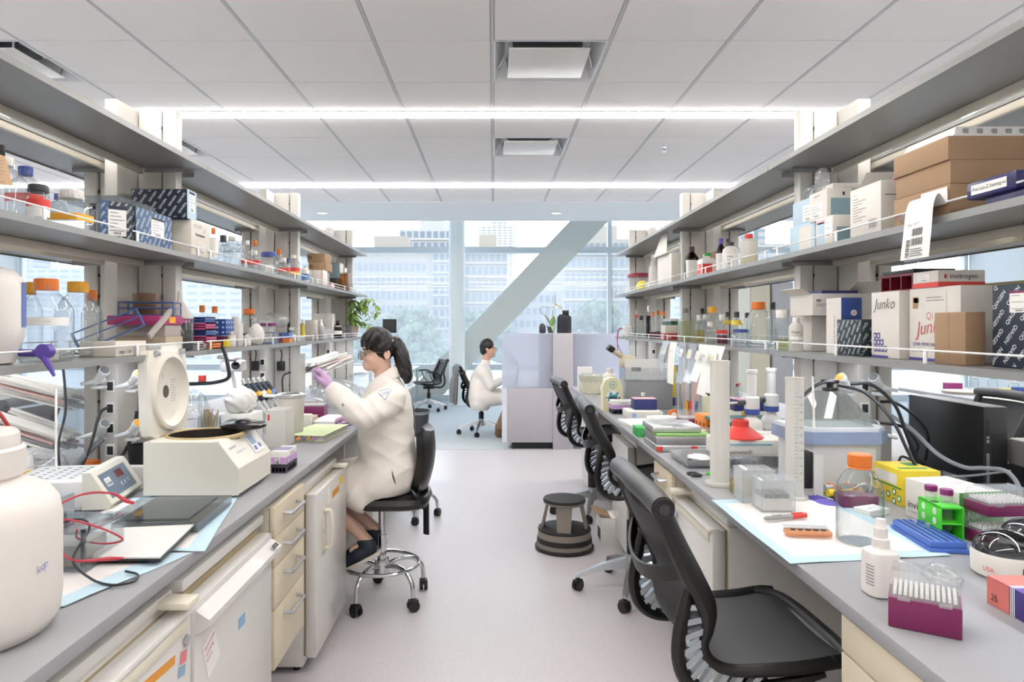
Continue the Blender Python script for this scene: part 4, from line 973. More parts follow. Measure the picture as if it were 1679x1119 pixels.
for k, (mt, nm) in enumerate(((RW, 'white'), (RP, 'pink'), (RB, 'blue'), (RP, 'pink'), (RB, 'blue'))):
    tube_rack('%s plastic tube rack, %s of the stack beside the funnel jug' % (nm, ['bottom', 'second from the bottom', 'middle', 'second from the top', 'top'][k]), (-1.32+.006*(k % 2), y+.01*(k % 3), ZL+.0005+k*.0285), (.10, .11, .028), mt, 5, group='stacked tube racks')
t = thing('perforated_rack', 'dark blue box rack with round holes, lowest shelf on the left', 'tube rack', (-1.34, ylat(359, 1.34), ZL+.055))
m = MB(); w_ = .11
m.box((0, 0, .04), (w_, .11, .08), RN, .004)
for i in range(4):
    for j in range(3):
        m.cyl((-.042+i*.028, -.0545, .016+j*.024), (-.042+i*.028, -.0556, .016+j*.024), .006, mat('hole_light', '#a9c1dd', .6), n=12); m.cyl((w_/2-.0005, -.042+i*.028, .016+j*.024), (w_/2+.0006, -.042+i*.028, .016+j*.024), .006, mat('hole_light', '#a9c1dd'), n=12)
m.build('rack_body', t)
t = thing('purple_cup', 'ribbed purple plastic cup under the dark blue rack', 'cup', (-1.335, ylat(361, 1.335), ZL)); m = MB(); m.lathe([(.028, 0), (.042, .052), (.039, .052), (.026, .004), (0, .004)], mat('cup_purple', '#7a2a62', .45), 32, ribs=1, ribd=.05); m.build('cup_wall', t)
BP(-1, 386, 1.37, 519.5, 24, ZL, 'white plastic bottle with white cap, beside the dark blue rack', 'white', style='hdpe', group=G2)
BP(-1, 380.5, 1.265, 544, 12, ZL, 'small white bottle with fine black print, before the dark blue rack', 'white', style='vial', bm=HDPE, label=(.15, .65, 1.2), group=G2)
BP(-1, 392, 1.275, 545, 12, ZL, 'small white bottle with bright green band, next to the printed one', 'white', style='vial', bm=HDPE, tapes=[(.35, .55, 'white')], group=G2)
tube_rack('low orange tube rack at the front edge of the left shelf', (-1.272, ylat(346, 1.272), ZL), (.055, .10, .03), RO, 3)
tube_rack('low blue tube rack behind the orange rack at the shelf edge', (-1.372, ylat(346, 1.372)+.0, ZL), (.05, .09, .05), RB, 3)
c = cpx('small bright yellow box beside the purple cup', -1, 366, 373, 377, 1.27, 557, ZL, mat('bright_yellow', '#ecd02e', .5)).done()
BP(-1, 408.5, 1.38, 506.5, 29, ZL, 'big glass bottle with orange cap and violet liquid, middle of the left lowest shelf', 'orange', cr=.03, liq='plum', lvl=.3, group=G2)
bag('crumpled white tissue bag before the big orange-capped bottle', (-1.29, ylat(420, 1.29), ZL), (.08, .10, .12), 5, mat('tissue', '#e4e2de', .9), name='tissue_bag')
BP(-1, 405, 1.265, 548, 13, ZL, 'small cream jar before the crumpled tissue', 'white', style='vial', bm=HDPE, label=(.2, .6, 1.2), group=G2)
BP(-1, 395, 1.36, 547, 14, ZL, 'small white jar with plain lid behind the green-banded bottle', 'white', style='vial', bm=HDPE, group=G2)
bag('clear plastic bag puffed out over the tube rack', (-1.40, ylat(450, 1.40), ZL+.09), (.16, .24, .10), 8)
t = thing('tube_rack', 'blue wire rack holding three purple-capped tubes', 'tube rack', (-1.30, ylat(440, 1.30), ZL))
m = MB(); m.b2(-.045, .045, -.05, .05, .0, .004, RB)
for z in (.03, .06):
    for q in (-1, 1): m.b2(-.045, .045, q*.05-.002, q*.05+.002, z, z+.004, RB); m.b2(q*.045-.002, q*.045+.002, -.05, .05, z, z+.004, RB)
for a in (-1, 1):
    for b in (-1, 1): m.b2(a*.045-.002, a*.045+.002, b*.05-.002, b*.05+.002, 0, .064, RB)
m.build('rack_frame', t)
for k, (dx, dy) in enumerate(((-.022, -.02), (.022, -.022), (.02, .022))):
    falcon('tube with purple screw cap, %s in the blue wire rack' % ['nearest the back', 'at the front corner', 'farthest along the shelf'][k], (-1.30+dx, ylat(440, 1.30)+dy, ZL+.005), 'purple', .014, .10, group='purple-capped tubes')
BP(-1, 460, 1.27, 547, 8, ZL, 'tiny vial with black cap beside the purple-capped tubes', 'black', style='vial', liq='pink', lvl=.5, group=G2)
c = Carton('little blue and orange reagent box near the black-capped vial', (-1.28, ylat(469, 1.28), ZL), (.06, .07, .06), RB); c.rect('front', 0, 0, 1, .4, RO).rect('right', 0, 0, 1, .4, RO).done()
BP(-1, 475.5, 1.42, 515, 14, ZL, 'dark brown bottle at the back, left of its taller twin', 'brown', style='amber', group=G2)
BP(-1, 484.5, 1.40, 513, 15, ZL, 'dark brown bottle with cream label, right of its twin', 'brown', style='amber', label=(.2, .6, 1.2), group=G2)
BP(-1, 478, 1.28, 537, 17, ZL, 'squat clear bottle with white cap before the brown bottles', 'white', style='short', label=(.15, .5, 1.0), group=G2)
BP(-1, 496, 1.36, 524, 9, ZL, 'slim bottle with yellow label beside a cream open box', 'white', style='vial', label=(.2, .8, 1.4, TAPE['lemon']), group=G2)
c = cpx('cream open box by the aluminium spray can, left lowest shelf', -1, 500, 516, 521, 1.31, 525, ZL, CREAMC).done()
BP(-1, 526, 1.27, 524, 9, ZL, 'slim aluminium spray can on the left lowest shelf', 'white', style='hdpe', bm=STEEL, group=G2)
c = cpx('white lidded box with small print at the back of the left lowest shelf', -1, 514, 545, 549, 1.38, 514.5, ZL, WC); c.rect('front', .2, .6, .4, .03, GREYINK).rect('front', .2, .5, .5, .03, GREYINK).done()
c = cpx('low clear plastic box before the white lidded box', -1, 528, 543, 547, 1.27, 540, ZL, MILKY).done()
BP(-1, 554, 1.28, 526, 13, ZL, 'brown bottle with wide white label near the window end of the left shelf', 'brown', style='amber', label=(.25, .7, 1.4), group=G2)
wire_rack('small navy wire rack at the window end of the left lowest shelf', (-1.36, 6.1, ZL), (.16, .12, .10), mat('navy_wire', '#2a3f6e', .4), 4, 3, rz(0))
BP(-1, 571, 1.27, 541, 11, ZL, 'clear jar at the window end of the left lowest shelf', None, style='vial', group=G2)
# hanging plant at the shelf end
LEAF = mat('plant_leaf', '#8fae58', .5, var=.18, scale=20)
def leaf_blade(m, base, tip, wd, mt=LEAF, droop=.0):
    b, e = Vector(base), Vector(tip); d = e-b; up = V(0, 0, 1); s_ = d.cross(up); s_ = s_.normalized() if s_.length > 1e-6 else V(1, 0, 0); n = 6; vs = []; fs = []
    for i in range(n+1):
        u = i/n; w_ = wd*math.sin(PI*min(.999, u*.92+.06))**.8; p = b+d*u+up*(droop*math.sin(PI*u)); vs += [p-s_*w_, p+V(0, 0, -.15*w_), p+s_*w_]
    for i in range(n):
        for j in range(2): fs.append((i*3+j, i*3+j+1, i*3+j+4, i*3+j+3))
    m.add(vs, fs, mt)
def leafy(m, stems, rnd, L=.07, wd=.013, per=7):
    for st in stems:
        P = smooth_path(st, 5); m.tube(P, .003, mat('stem_green', '#7d9a4e', .6), n=6, raw=True)
        for i in range(2, len(P)):
            for q in (-1, 1):
                a = rnd.uniform(0, 2*PI); tip = P[i]+V(math.cos(a)*L*.7, math.sin(a)*L*.7, -L*rnd.uniform(.1, .9)); leaf_blade(m, P[i], tip, wd*rnd.uniform(.7, 1.1), droop=.012)
rnd = random.Random(4)
t = thing('potted_plant', 'green trailing plant in a pinkish pot on the end of the left lowest shelf', 'plant', (-1.33, 6.52, ZL))
m = MB(); m.lathe([(.035, 0), (.05, .09), (.053, .092), (.053, .1), (.046, .1), (.044, .088), (0, .088)], mat('pot_pink', '#b79aa0', .5), 28); m.build('pot', t)
m = MB(); leafy(m, [[(0, 0, .09), (.02, 0, .22), (.07, 0, .31), (.12, -.02, .28), (.16, -.02, .16)], [(0, 0, .09), (.0, .02, .25), (.02, .0, .34), (-.03, -.03, .33)], [(0, 0, .09), (.04, -.04, .2), (.09, -.06, .34), (.20, -.05, .33), (.25, -.06, .2)], [(0, 0, .09), (.03, .02, .14), (.15, .0, .10), (.2, 0, .03)], [(0, 0, .09), (-.02, -.03, .2), (.0, -.06, .27)]], rnd, .085, .016); m.build('foliage', t)

# ================================================================ left bench top
Z = ZB+.0006
t = thing('carboy', 'big white plastic carboy with ribbed cap, at the near end of the left bench', 'carboy', (-1.03, 1.335, Z))
HD2 = mat('carboy_hdpe', '#dcd6d0', .5, var=.02)
m = MB(); m.lathe([(.12, 0), (.145, .006), (.16, .03), (.164, .07), (.164, .22), (.158, .255), (.14, .28), (.105, .297), (.095, .302), (.09, .312)], HD2, 56); m.build('tank', t, ang=80)
m = MB(); m.lathe([(.096, .308), (.101, .312), (.101, .362), (.094, .368)], HD2, 90, ribs=1, ribd=.018); m.lathe([(.092, .366), (.09, .392), (.084, .398), (.03, .4), (.028, .41), (0, .41)], HD2, 48); m.build('screw_cap', t)
a = -.10; p = V(math.cos(a)*.1645, math.sin(a)*.1645, .135); FM = frame(p, (-math.sin(a), math.cos(a), 0), (0, 0, 1)); m = MB(); m.text('kcp', .022, mat('blue_pen', '#8f98c8', .8), FM @ rz(.3), 'c', .3); m.build('handwriting', t)
# absorbent pads
PADW = mat('pad_white', '#e3dfdb', .9, var=.02, bump=.3, bscale=60); PADB = mat('pad_blue', '#b9d2de', .85, var=.03, bump=.2, bscale=60)
def pad(lb, corners, marg, seed=0, lift=None, nu=40, nv=30):
    """corners: near-left, near-right, far-right, far-left on the worktop; blue margins along the four sides"""
    A, B_, C_, D_ = [Vector((x, y, 0)) for x, y in corners]; o = (A+B_+C_+D_)/4; rnd = random.Random(seed); ph = [rnd.uniform(0, 6) for _ in range(6)]
    t = thing('absorbent_pad', lb, 'bench pad', (o.x, o.y, Z))
    def pt(u, v):
        p = (A*(1-u)+B_*u)*(1-v)+(D_*(1-u)+C_*u)*v-o
        z = .0032+.0016*(math.sin(9*u+ph[0])*math.sin(7*v+ph[1])+.6*math.sin(17*u+5*v+ph[2]))
        q = p+V(0, 0, max(.0018, z))
        return lift(q, u, v) if lift else q
    def sub(u0, u1, v0, v1, a, b, mt): m.sheet(lambda u, v: pt(u0+(u1-u0)*u, v0+(v1-v0)*v), a, b, mt, .0012)
    mu0, mu1, mv0, mv1 = marg
    m = MB(); sub(mu0, 1-mu1, mv0, 1-mv1, nu, nv, PADW); m.build('absorbent_core', t)
    m = MB()
    if mv0: sub(0, 1, 0, mv0, nu, 3, PADB)
    if mv1: sub(0, 1, 1-mv1, 1, nu, 3, PADB)
    if mu0: sub(0, mu0, mv0, 1-mv1, 3, nv, PADB)
    if mu1: sub(1-mu1, 1, mv0, 1-mv1, 3, nv, PADB)
    m.build('border', t); return t
pad('white absorbent pad with blue border under the dark gel tray, left bench', [(-1.28, 1.83), (-.772, 1.835), (-.90, 2.42), (-1.26, 2.40)], (.0, .10, .04, .10), 2)
pad('white absorbent pad with blue border curling at the bench edge, beside the white carboy', [(-1.22, 1.50), (-.92, 1.47), (-.80, 1.815), (-1.22, 1.82)], (0, .18, .12, 0), 3)
# dark gel tray with clear lid
t = thing('gel_tray', 'flat smoky plastic gel tray with a clear lid, on the left bench pad', 'gel tray', (-.985, 2.13, Z+.0075), .07)
m = MB(); m.b2(-.12, .12, -.16, .16, 0, .004, clear('smoke_lid', '#dfe2e5', '#a9adb3', .08))
for a in ((-.12, -.116, -.16, .16), (.116, .12, -.16, .16), (-.12, .12, -.16, -.156), (-.12, .12, .156, .16)): m.b2(*a, .004, .028, PETG)
m.b2(-.12, .12, -.16, .16, .0285, .030, clear('smoke_lid', '#cdd1d6', '#9a9ea5', .08)); m.build('tray', t)
m = MB(); m.b2(-.16, .085, -.13, .13, .0305, .034, GL); m.build('sliding_lid', t)
t = thing('glass_plate', 'white-topped black-edged plate lying tilted on the left bench pad', 'plate', (-.915, 1.83, Z+.006))
P = [onz(151, 914, .938), onz(262, 914, .938), onz(318, 860, .945), onz(186, 866, .945)]
m = MB(); c0 = V(-.915, 1.83, Z+.006); q = [p-c0 for p in P]
m.add([p for p in q]+[p-V(0, 0, .004) for p in q], [(0, 1, 2, 3), (7, 6, 5, 4)]+[(i, 4+i, 4+(i+1) % 4, (i+1) % 4) for i in range(4)], mat('gloss_white', '#e9e7e2', .12, coat=.5)); m.build('white_sheet', t)
q2 = [p*1.0-V(0, 0, .0045) for p in q]; cc = sum(q2, V(0, 0, 0))/4; q2 = [cc+(p-cc)*1.025 for p in q2]
m = MB(); m.add(q2+[p-V(0, 0, .005) for p in q2], [(0, 1, 2, 3), (7, 6, 5, 4)]+[(i, 4+i, 4+(i+1) % 4, (i+1) % 4) for i in range(4)], BLACK); m.cyl(q2[1]-V(.05, -.03, .014), q2[1]-V(.05, -.03, .005), .012, BLACK); m.cyl(q2[2]-V(.05, .03, .02), q2[2]-V(.05, .03, .005), .012, BLACK); m.build('black_base', t)
# electrophoresis tank with leads
t = thing('gel_tank', 'clear acrylic gel tank with red and black leads, beside the white carboy', 'gel tank', (-1.09, 1.74, Z+.006))
m = MB()
for a in ((-.10, -.096, -.075, .10), (.096, .10, -.075, .10), (-.10, .10, -.075, -.071), (-.10, .10, .096, .10)): m.b2(*a, 0, .095, PETG)
m.b2(-.1, .1, -.075, .1, 0, .005, PETG); m.b2(-.108, .108, -.083, .108, .093, .099, GL); m.build('tank', t)
m = MB(); m.b2(-.07, .07, -.05, .07, .005, .055, mat('tank_grey', '#8f8a86', .5)); m.cyl((.086, -.06, .01), (.086, -.06, .10), .006, BLACK); m.build('core', t)
RC = mat('red_cable', '#b5303f', .4); KC = mat('black_cable', '#1f2226', .45); GC = mat('grey_cable', '#8f9499', .45)
cable('red lead arching from the gel tank over the white plate', [(-1.12, 1.68, 1.015), (-1.05, 1.66, 1.05), (-.98, 1.68, 1.03), (-.93, 1.72, .985), (-.99, 1.75, .963), (-1.04, 1.72, .985), (-1.02, 1.68, 1.02)], .0026, RC)
cable('red lead ending in a plug on the white plate', [(-1.15, 1.72, 1.00), (-1.06, 1.66, .985), (-.99, 1.62, .965), (-.93, 1.66, .955), (-.90, 1.67, .953)], [.0026, .0026, .0026, .0055, .003], RC)
cable('red lead looping up to a banana plug behind the gel tank', [(-1.20, 1.80, 1.02), (-1.12, 1.86, 1.06), (-1.06, 1.90, 1.055), (-1.03, 1.92, 1.03), (-1.01, 1.93, 1.02)], [.003, .003, .003, .006, .004], RC)
cable('black lead looping from the gel tank to the bench edge', [(-1.10, 1.69, 1.02), (-1.03, 1.70, 1.04), (-.995, 1.69, 1.02), (-1.005, 1.64, .96), (-.94, 1.60, .93), (-.88, 1.58, .922), (-.84, 1.60, .922), (-.85, 1.64, .924), (-.89, 1.66, .925)], .003, KC)
c = Carton('grey plastic slide box behind the gel tank', (-1.33, 2.02, Z), (.12, .12, .10), mat('slide_grey', '#8d9298', .5)); c.done()
t = thing('gel_tank', 'second clear gel tank with a tilted lid, behind the grey slide box', 'gel tank', (-1.505, 2.06, Z))
m = MB(); 
for a in ((-.10, -.097, -.08, .08), (.097, .10, -.08, .08), (-.10, .10, -.08, -.077), (-.10, .10, .077, .08)): m.b2(*a, 0, .13, PETG)
m.b2(-.1, .1, -.08, .08, 0, .004, PETG); m.box((.02, 0, .15), (.2, .15, .003), PETG, 0, ry(-.3)); m.build('tank', t)
# heat block
HB = mat('instrument_cream', '#dddacd', .45, var=.02)
t = thing('heat_block', 'cream dry heat block with blue control panel, left of the centrifuge', 'heat block', (-1.42, 2.365, Z), .17)
m = MB(); m.box((-.06, 0, .055), (.26, .29, .085), WHITEP, .006); m.box((-.06, 0, .012), (.25, .28, .02), HB, .003)
prof = [(.06, .004), (.14, .004), (.15, .02), (.085, .125), (.06, .125)]
m.prism(prof, HB, Matrix(((1, 0, 0, 0), (0, 0, -1, .15), (0, 1, 0, 0), (0, 0, 0, 1))), .30); m.build('housing', t)
FM = frame((.15, -.15, .02), (0, 1, 0), V(-.065, 0, .105)); m = MB(); m.rect(FM, .03, .015, .23, .09, mat('panel_slate', '#5d6d80', .45), .001); M2 = FM @ tr(0, 0, .001)
m.rect(M2, .15, .066, .06, .027, mat('led_window', '#6a2a2e', .7), .0006); m.rect(M2, .05, .055, .045, .03, PAPER, .0005); m.rect(M2, .053, .058, .039, .010, mat('panel_slate', '#5d6d80'), .0007); m.text('HEAT', .010, mat('panel_slate', '#5d6d80'), M2 @ tr(.055, .072, .0006)); m.text('BLOCK', .0085, PAPER, M2 @ tr(.0535, .0595, .0008))
m.text('Fisher', .010, PAPER, M2 @ tr(.045, .022, 0)); 
for x in (.155, .185, .215): m.cyl(M2 @ V(x, .042, 0), M2 @ V(x, .042, .002), .007, PAPER, n=16); m.cyl(M2 @ V(x, .042, .001), M2 @ V(x, .042, .0025), .0055, mat('panel_slate', '#5d6d80'), n=16)
m.build('control_panel', t)
m = MB(); m.b2(-.16, .02, -.1, .1, .097, .0985, mat('block_metal', '#d3d4d3', .45, metal=.1))
for i in range(5):
    for j in range(6): m.cyl((-.145+i*.037, -.085+j*.034, .0985), (-.145+i*.037, -.085+j*.034, .0992), .007, mat('well_grey', '#85888b', .6), n=14)
m.build('block_insert', t)
t = thing('thermometer', 'tall white glass thermometer standing in the heat block', 'thermometer', (-1.53, 2.40, Z+.085)); m = MB(); m.cyl((0, 0, .0), (0, 0, .30), .0042, PAPER, n=12); m.cyl((0, 0, .30), (0, 0, .305), .0035, GL, n=12); m.build('stem', t)
# centrifuge
CF = mat('centrifuge_ivory', '#dcd9ce', .42, var=.02)
t = thing('centrifuge', 'ivory benchtop centrifuge with its lid standing open', 'centrifuge', (-1.054, 2.563, Z)); W2, D2, H2 = .166, .168, .197
m = MB()
# body with a bowl opening: outer walls plus a top with a round hole
pr = [(-W2, .012), (W2, .012), (W2, .105), (W2-.07, H2), (-W2, H2)]
n = 40; cx_, cy_, R = -.022, .0, .128
for s_ in (-1, 1): m.prism(pr, CF, Matrix(((1, 0, 0, 0), (0, 0, -1, s_*D2+(.004 if s_ > 0 else 0)), (0, 1, 0, 0), (0, 0, 0, 1))), .004)
m.box((-W2+.002, 0, H2/2+.006), (.004, 2*D2, H2-.012), CF); m.box((W2-.002, 0, .058), (.004, 2*D2, .093), CF); m.box((0, 0, .014), (2*W2, 2*D2, .004), CF)
v0 = V(W2, 0, .105); v1 = V(W2-.07, 0, H2); d_ = (v1-v0)
m.add([V(W2, -D2, .105), V(W2, D2, .105), V(W2-.07, D2, H2), V(W2-.07, -D2, H2)], [(0, 1, 2, 3)], CF)
ring = [V(cx_+math.cos(2*PI*i/n)*R, cy_+math.sin(2*PI*i/n)*R, H2) for i in range(n)]
def sqp(a):
    c_, s_ = math.cos(a), math.sin(a); x0, x1 = -W2-cx_, W2-.07-cx_; k = min([abs(x1/c_) if c_ > 1e-6 else 9, abs(x0/c_) if c_ < -1e-6 else 9, abs(D2/s_) if abs(s_) > 1e-6 else 9]); return V(cx_+c_*k, cy_+s_*k, H2)
# the slope starts inside the bowl's reach, so the rim stands on a raised collar
ring2 = [V(cx_+math.cos(2*PI*i/n)*(R+.012), cy_+math.sin(2*PI*i/n)*(R+.012), H2+.004) for i in range(n)]
out = [sqp(2*PI*i/n) for i in range(n)]
m.add(ring2+[V(p.x, p.y, H2) for p in out], [(i, (i+1) % n, n+(i+1) % n, n+i) for i in range(n)], CF)
for a in (-1, 1):
    for b in (-1, 1): m.cyl((a*.13, b*.14, 0), (a*.13, b*.14, .014), .014, mat('foot_tan', '#a79a80', .7), n=12)
m.build('housing', t, ang=50)
m = MB(); m.lathe([(R+.014, H2-.004), (R+.014, H2+.006), (R+.004, H2+.009), (R-.002, H2+.004)], mat('bowl_seal', '#b8a274', .5), 48, at=(cx_, cy_, 0), cb=False); m.build('bowl_seal', t, 'tan rubber seal of the bowl')
m = MB(); m.lathe([(R, H2+.003), (R-.006, .07), (0, .065)], mat('bowl_dark', '#2b2422', .4), 48, at=(cx_, cy_, 0)); m.build('bowl', t)
m = MB(); m.lathe([(.03, .15), (.05, .16), (.108, .168), (.11, .155), (.09, .11), (.03, .10)], mat('rotor', '#3b3636', .35, metal=.5), 48, at=(cx_, cy_, 0))
for i in range(24): a = 2*PI*i/24; m.cyl((cx_+math.cos(a)*.092, cy_+math.sin(a)*.092, .166), (cx_+math.cos(a)*.090, cy_+math.sin(a)*.090, .1705), .006, BLACK, n=10)
m.build('rotor', t)
# lid: a dished square plate standing at the back
Lm = frame((-W2+.006, -D2+.01, H2+.004), (0, 1, 0), V(-.03, 0, 1)); m = MB(); L_ = 2*D2-.02; n = 48
def sq2(a, h=L_/2-.004, e=9): c_, s_ = math.cos(a), math.sin(a); k = (abs(c_)**e+abs(s_)**e)**(-1/e); return (c_*k*h, s_*k*h)
loops = [([sq2(2*PI*i/n) for i in range(n)], -.028), ([sq2(2*PI*i/n) for i in range(n)], .006), ([sq2(2*PI*i/n, L_/2-.012) for i in range(n)], .010)]
circ = lambda r: [(math.cos(2*PI*i/n)*r, math.sin(2*PI*i/n)*r) for i in range(n)]
loops += [(circ(.142), .010), (circ(.138), .022), (circ(.126), .024), (circ(.112), .004), (circ(.102), -.004), (circ(.024), -.004), (circ(.022), -.014), (circ(.001), -.014)]
vs = [Lm @ V(x+L_/2, y*1.02+L_/2, z) for lp, z in loops for x, y in lp]; fs = [(k*n+i, k*n+(i+1) % n, (k+1)*n+(i+1) % n, (k+1)*n+i) for k in range(len(loops)-1) for i in range(n)]+[tuple(range(n-1, -1, -1))]
m.add(vs, fs, mat('lid_ivory', '#e0dbd0', .42)); lid = m.build('lid', t, ang=40)
m = MB(); m.cyl(Lm @ V(L_/2, L_/2, -.013), Lm @ V(L_/2, L_/2, -.0035), .0215, mat('lid_hole', '#4a443b', .6), n=24); m.build('spindle_hole', lid)
m = MB()
for k in range(9): m.rect(Lm @ tr(L_/2, L_/2, -.0038), .035, .04-.01*k, .045-.006*(k % 3), .0018, GREYINK)
m.text('II', .03, mat('faint_grey', '#b2ad9f', .7), Lm @ tr(L_/2-.03, L_/2+.05, -.0038)); m.build('lettering', lid)
m = MB(); 
for dy in (.06, L_-.06): m.box(Lm @ V(dy, L_-.012, .016), (.016, .024, .02), STEEL, .003); m.box(Lm @ V(dy, .006, .0), (.02, .03, .02), CF, .003)
m.build('latch', t)
FM = frame(V(W2, -D2, .105), (0, 1, 0), d_); m = MB(); m.rect(FM, .20, .02, .10, .082, WHITEP, .006); m.rect(FM @ tr(0, 0, .006), .208, .055, .055, .038, mat('lcd_blue', '#9fb6cf', .2), .0006); m.rect(FM @ tr(0, 0, .006), .212, .030, .024, .018, mat('key_blue', '#4a6aa8', .4), .0006); m.rect(FM @ tr(0, 0, .006), .262, .034, .024, .018, mat('key_blue', '#4a6aa8'), .0006); m.build('control_panel', t)
m = MB(); m.text('eppendorf', .016, mat('logo_blue', '#4a6fb0', .6), FM @ tr(.03, .075, .0004)); m.text('Centrifuge 5415 D', .012, mat('logo_blue', '#4a6fb0'), FM @ tr(.06, .05, .0004)); m.build('lettering', t)
t = thing('rotor_lid', 'black round rotor lid resting on the centrifuge rim', 'rotor lid', (-.966, 2.653, Z+H2+.0125)); m = MB(); m.lathe([(.0, 0), (.078, 0), (.086, .006), (.086, .014), (.08, .019), (.035, .024), (.03, .03), (.02, .034), (0, .034)], mat('rotor_black', '#141414', .25), 48); m.build('disc', t)
c = Carton('purple, white and black glove box beside the centrifuge', (-.880, 2.885, Z), (.064, .15, .088), WHITEP, cat='glove box', name='glove_box')
LIL = mat('glove_box_lilac', '#c49bd0', .5)
for f in ('front', 'right'): c.rect(f, 0, .45, 1, .28, LIL).rect(f, 0, 0, 1, .42, mat('glove_box_dark', '#2c2838', .5))
c.rect('top', .0, .25, 1, .5, mat('glove_box_violet', '#8d86a8', .5)).text('front', 'M', .03, .25, .47, WHITEP, bold=.03).text('right', 'M', .026, .1, .47, WHITEP, bold=.03).text('right', 'U-TREATED', .010, .35, .8, INK)
for k in range(4): c.rect('right', .1+.2*k, .06, .14, .18, WHITEP); c.rect('front', .1+.22*k, .06, .16, .18, WHITEP)
c.done()
c = cpx('long white paper box behind the heat block', -1, 150, 236, 243, 1.335, 750, Z, WC, h=.07); c.t.location = (-1.43, 2.93, Z) if False else c.t.location
c.t.location.y = 2.62; c.t.location.x = -1.40; c.text('front', 'towels', .012, .3, .7, GREYINK).done()
for (x, y, z, k, lb) in ((-1.58, 2.755, 1.30, C['grey'], 'grey service tap high on the nearest left upright, far side'), (-1.455, 2.77, 1.285, C['orange'], 'grey service tap with orange disc, high on the nearest left upright'), (-1.58, 2.755, 1.09, C['grey'], 'grey service tap low on the nearest left upright, far side'), (-1.455, 2.77, 1.09, C['yellow'], 'grey service tap with yellow disc, low on the nearest left upright')):
    tap(lb, -1, (x, y, z), k)
t = thing('waste_cup', 'matt black plastic cup behind the centrifuge', 'cup', (-1.44, 2.80, Z)); m = MB(); m.lathe([(.04, 0), (.048, .12), (.045, .12), (.038, .004), (0, .004)], BLACK, 32); m.build('cup_wall', t)
# stuff at the back of the near left bench
def sleeve_bundle(lb, loc, n, L, rot, tilt, seed, w=.16, group=None, cat='pipette pack', pk='#d8b9b4'):
    """a bundle of long paper-and-film pipette sleeves lying side by side"""
    rnd = random.Random(seed); t = thing('pipette_bundle', lb, cat, M=tr(*loc) @ rz(rot) @ ry(tilt), group=group); mts = (PAPER, FILM, mat('sleeve_pink'+pk.strip('#'), pk, .6), PAPER, PAPER)
    for i in range(n):
        y, z = rnd.uniform(-w/2, w/2), (i % 5)*.016+rnd.uniform(0, .004); m = MB(); a, b = rnd.uniform(-.02, .02), rnd.uniform(-.02, .02)
        m.box((rnd.uniform(-.03, .03), y, z+.008), (L*rnd.uniform(.85, 1), .018, .009), mts[i % 5], .002, rz(rnd.uniform(-.06, .06)) @ ry(rnd.uniform(-.03, .03)))
        m.cyl((-L*.4, y, z+.008), (L*.4, y, z+.008), .0035, PAPER, n=6); m.build('pipette_sleeve', t)
    return t
sleeve_bundle('slanting bundle of wrapped pipettes behind the heat block', (-1.955, 2.90, Z+.12), 40, .34, .0, .30, 1)
sleeve_bundle('upper slanting bundle of wrapped pipettes under the left shelf', (-1.955, 2.95, Z+.28), 30, .33, .0, .26, 2)
sleeve_bundle('low bundle of wrapped pipettes behind the heat block', (-1.93, 2.60, Z+.06), 26, .36, .15, .26, 6)
t = thing('pipette_holder', 'clear acrylic stand holding slanting pipette bundles', 'stand', (-1.96, 2.93, Z)); m = MB()
for x in (-.2, .2): m.b2(x-.003, x+.003, -.12, .14, 0, .42, PETG)
m.b2(-.2, .2, .137, .143, 0, .42, PETG); m.build('panels', t)
bottle('white wash bottle with yellow label at the back of the left bench', (-1.70, 2.42, Z), .065, .19, 'white', style='hdpe', label=(.2, .5, 1.0, TAPE['lemon']))
bag('clear bag with tubes by the wash bottle, left bench', (-1.72, 2.62, Z), (.16, .16, .14), 11)
c = Carton('small orange plastic clip box at the back of the left bench', (-1.66, 2.62+.2, Z+.0), (.06, .06, .05), C['orange']).done()
cable('thin red hose at the edge of the picture, near the left bench end', [(-1.62, 2.18, 1.29), (-1.57, 2.20, 1.22), (-1.545, 2.23, 1.12), (-1.54, 2.25, 1.0), (-1.55, 2.27, .925)], .006, mat('red_hose', '#a8302e', .4))
cable('dark cable hanging from the left lowest shelf down behind the heat block', [(-1.52, 2.42, 1.39), (-1.53, 2.45, 1.30), (-1.56, 2.5, 1.2), (-1.61, 2.54, 1.08), (-1.615, 2.56, .98), (-1.62, 2.6, .925)], .0045, mat('slate_cable', '#3b4048', .5))
cable('black power cable looping from the upright sockets to the bench, left', [(-1.55, 2.755, 1.19), (-1.55, 2.70, 1.17), (-1.56, 2.66, 1.06), (-1.58, 2.62, .96), (-1.56, 2.56, .93)], .006, KC)
cable('thick grey hose from the low tap into the heat block, left bench', [(-1.55, 2.72, 1.07), (-1.57, 2.66, 1.03), (-1.60, 2.58, .96), (-1.62, 2.55, .935)], .011, mat('grey_hose', '#6c7176', .5))
cable('black cable bundle beside the centrifuge lid, left bench', [(-1.45, 2.79, 1.17), (-1.47, 2.80, 1.08), (-1.50, 2.78, 1.0), (-1.52, 2.72, .94), (-1.49, 2.66, .925)], .007, KC)
cable('thick black hose looping out past the open centrifuge lid', [(-1.222, 3.09, 1.425), (-1.20, 3.06, 1.405), (-1.16, 3.0, 1.34), (-1.16, 3.0, 1.29), (-1.21, 2.98, 1.272), (-1.26, 2.95, 1.27), (-1.30, 2.90, 1.272)], .0085, KC)
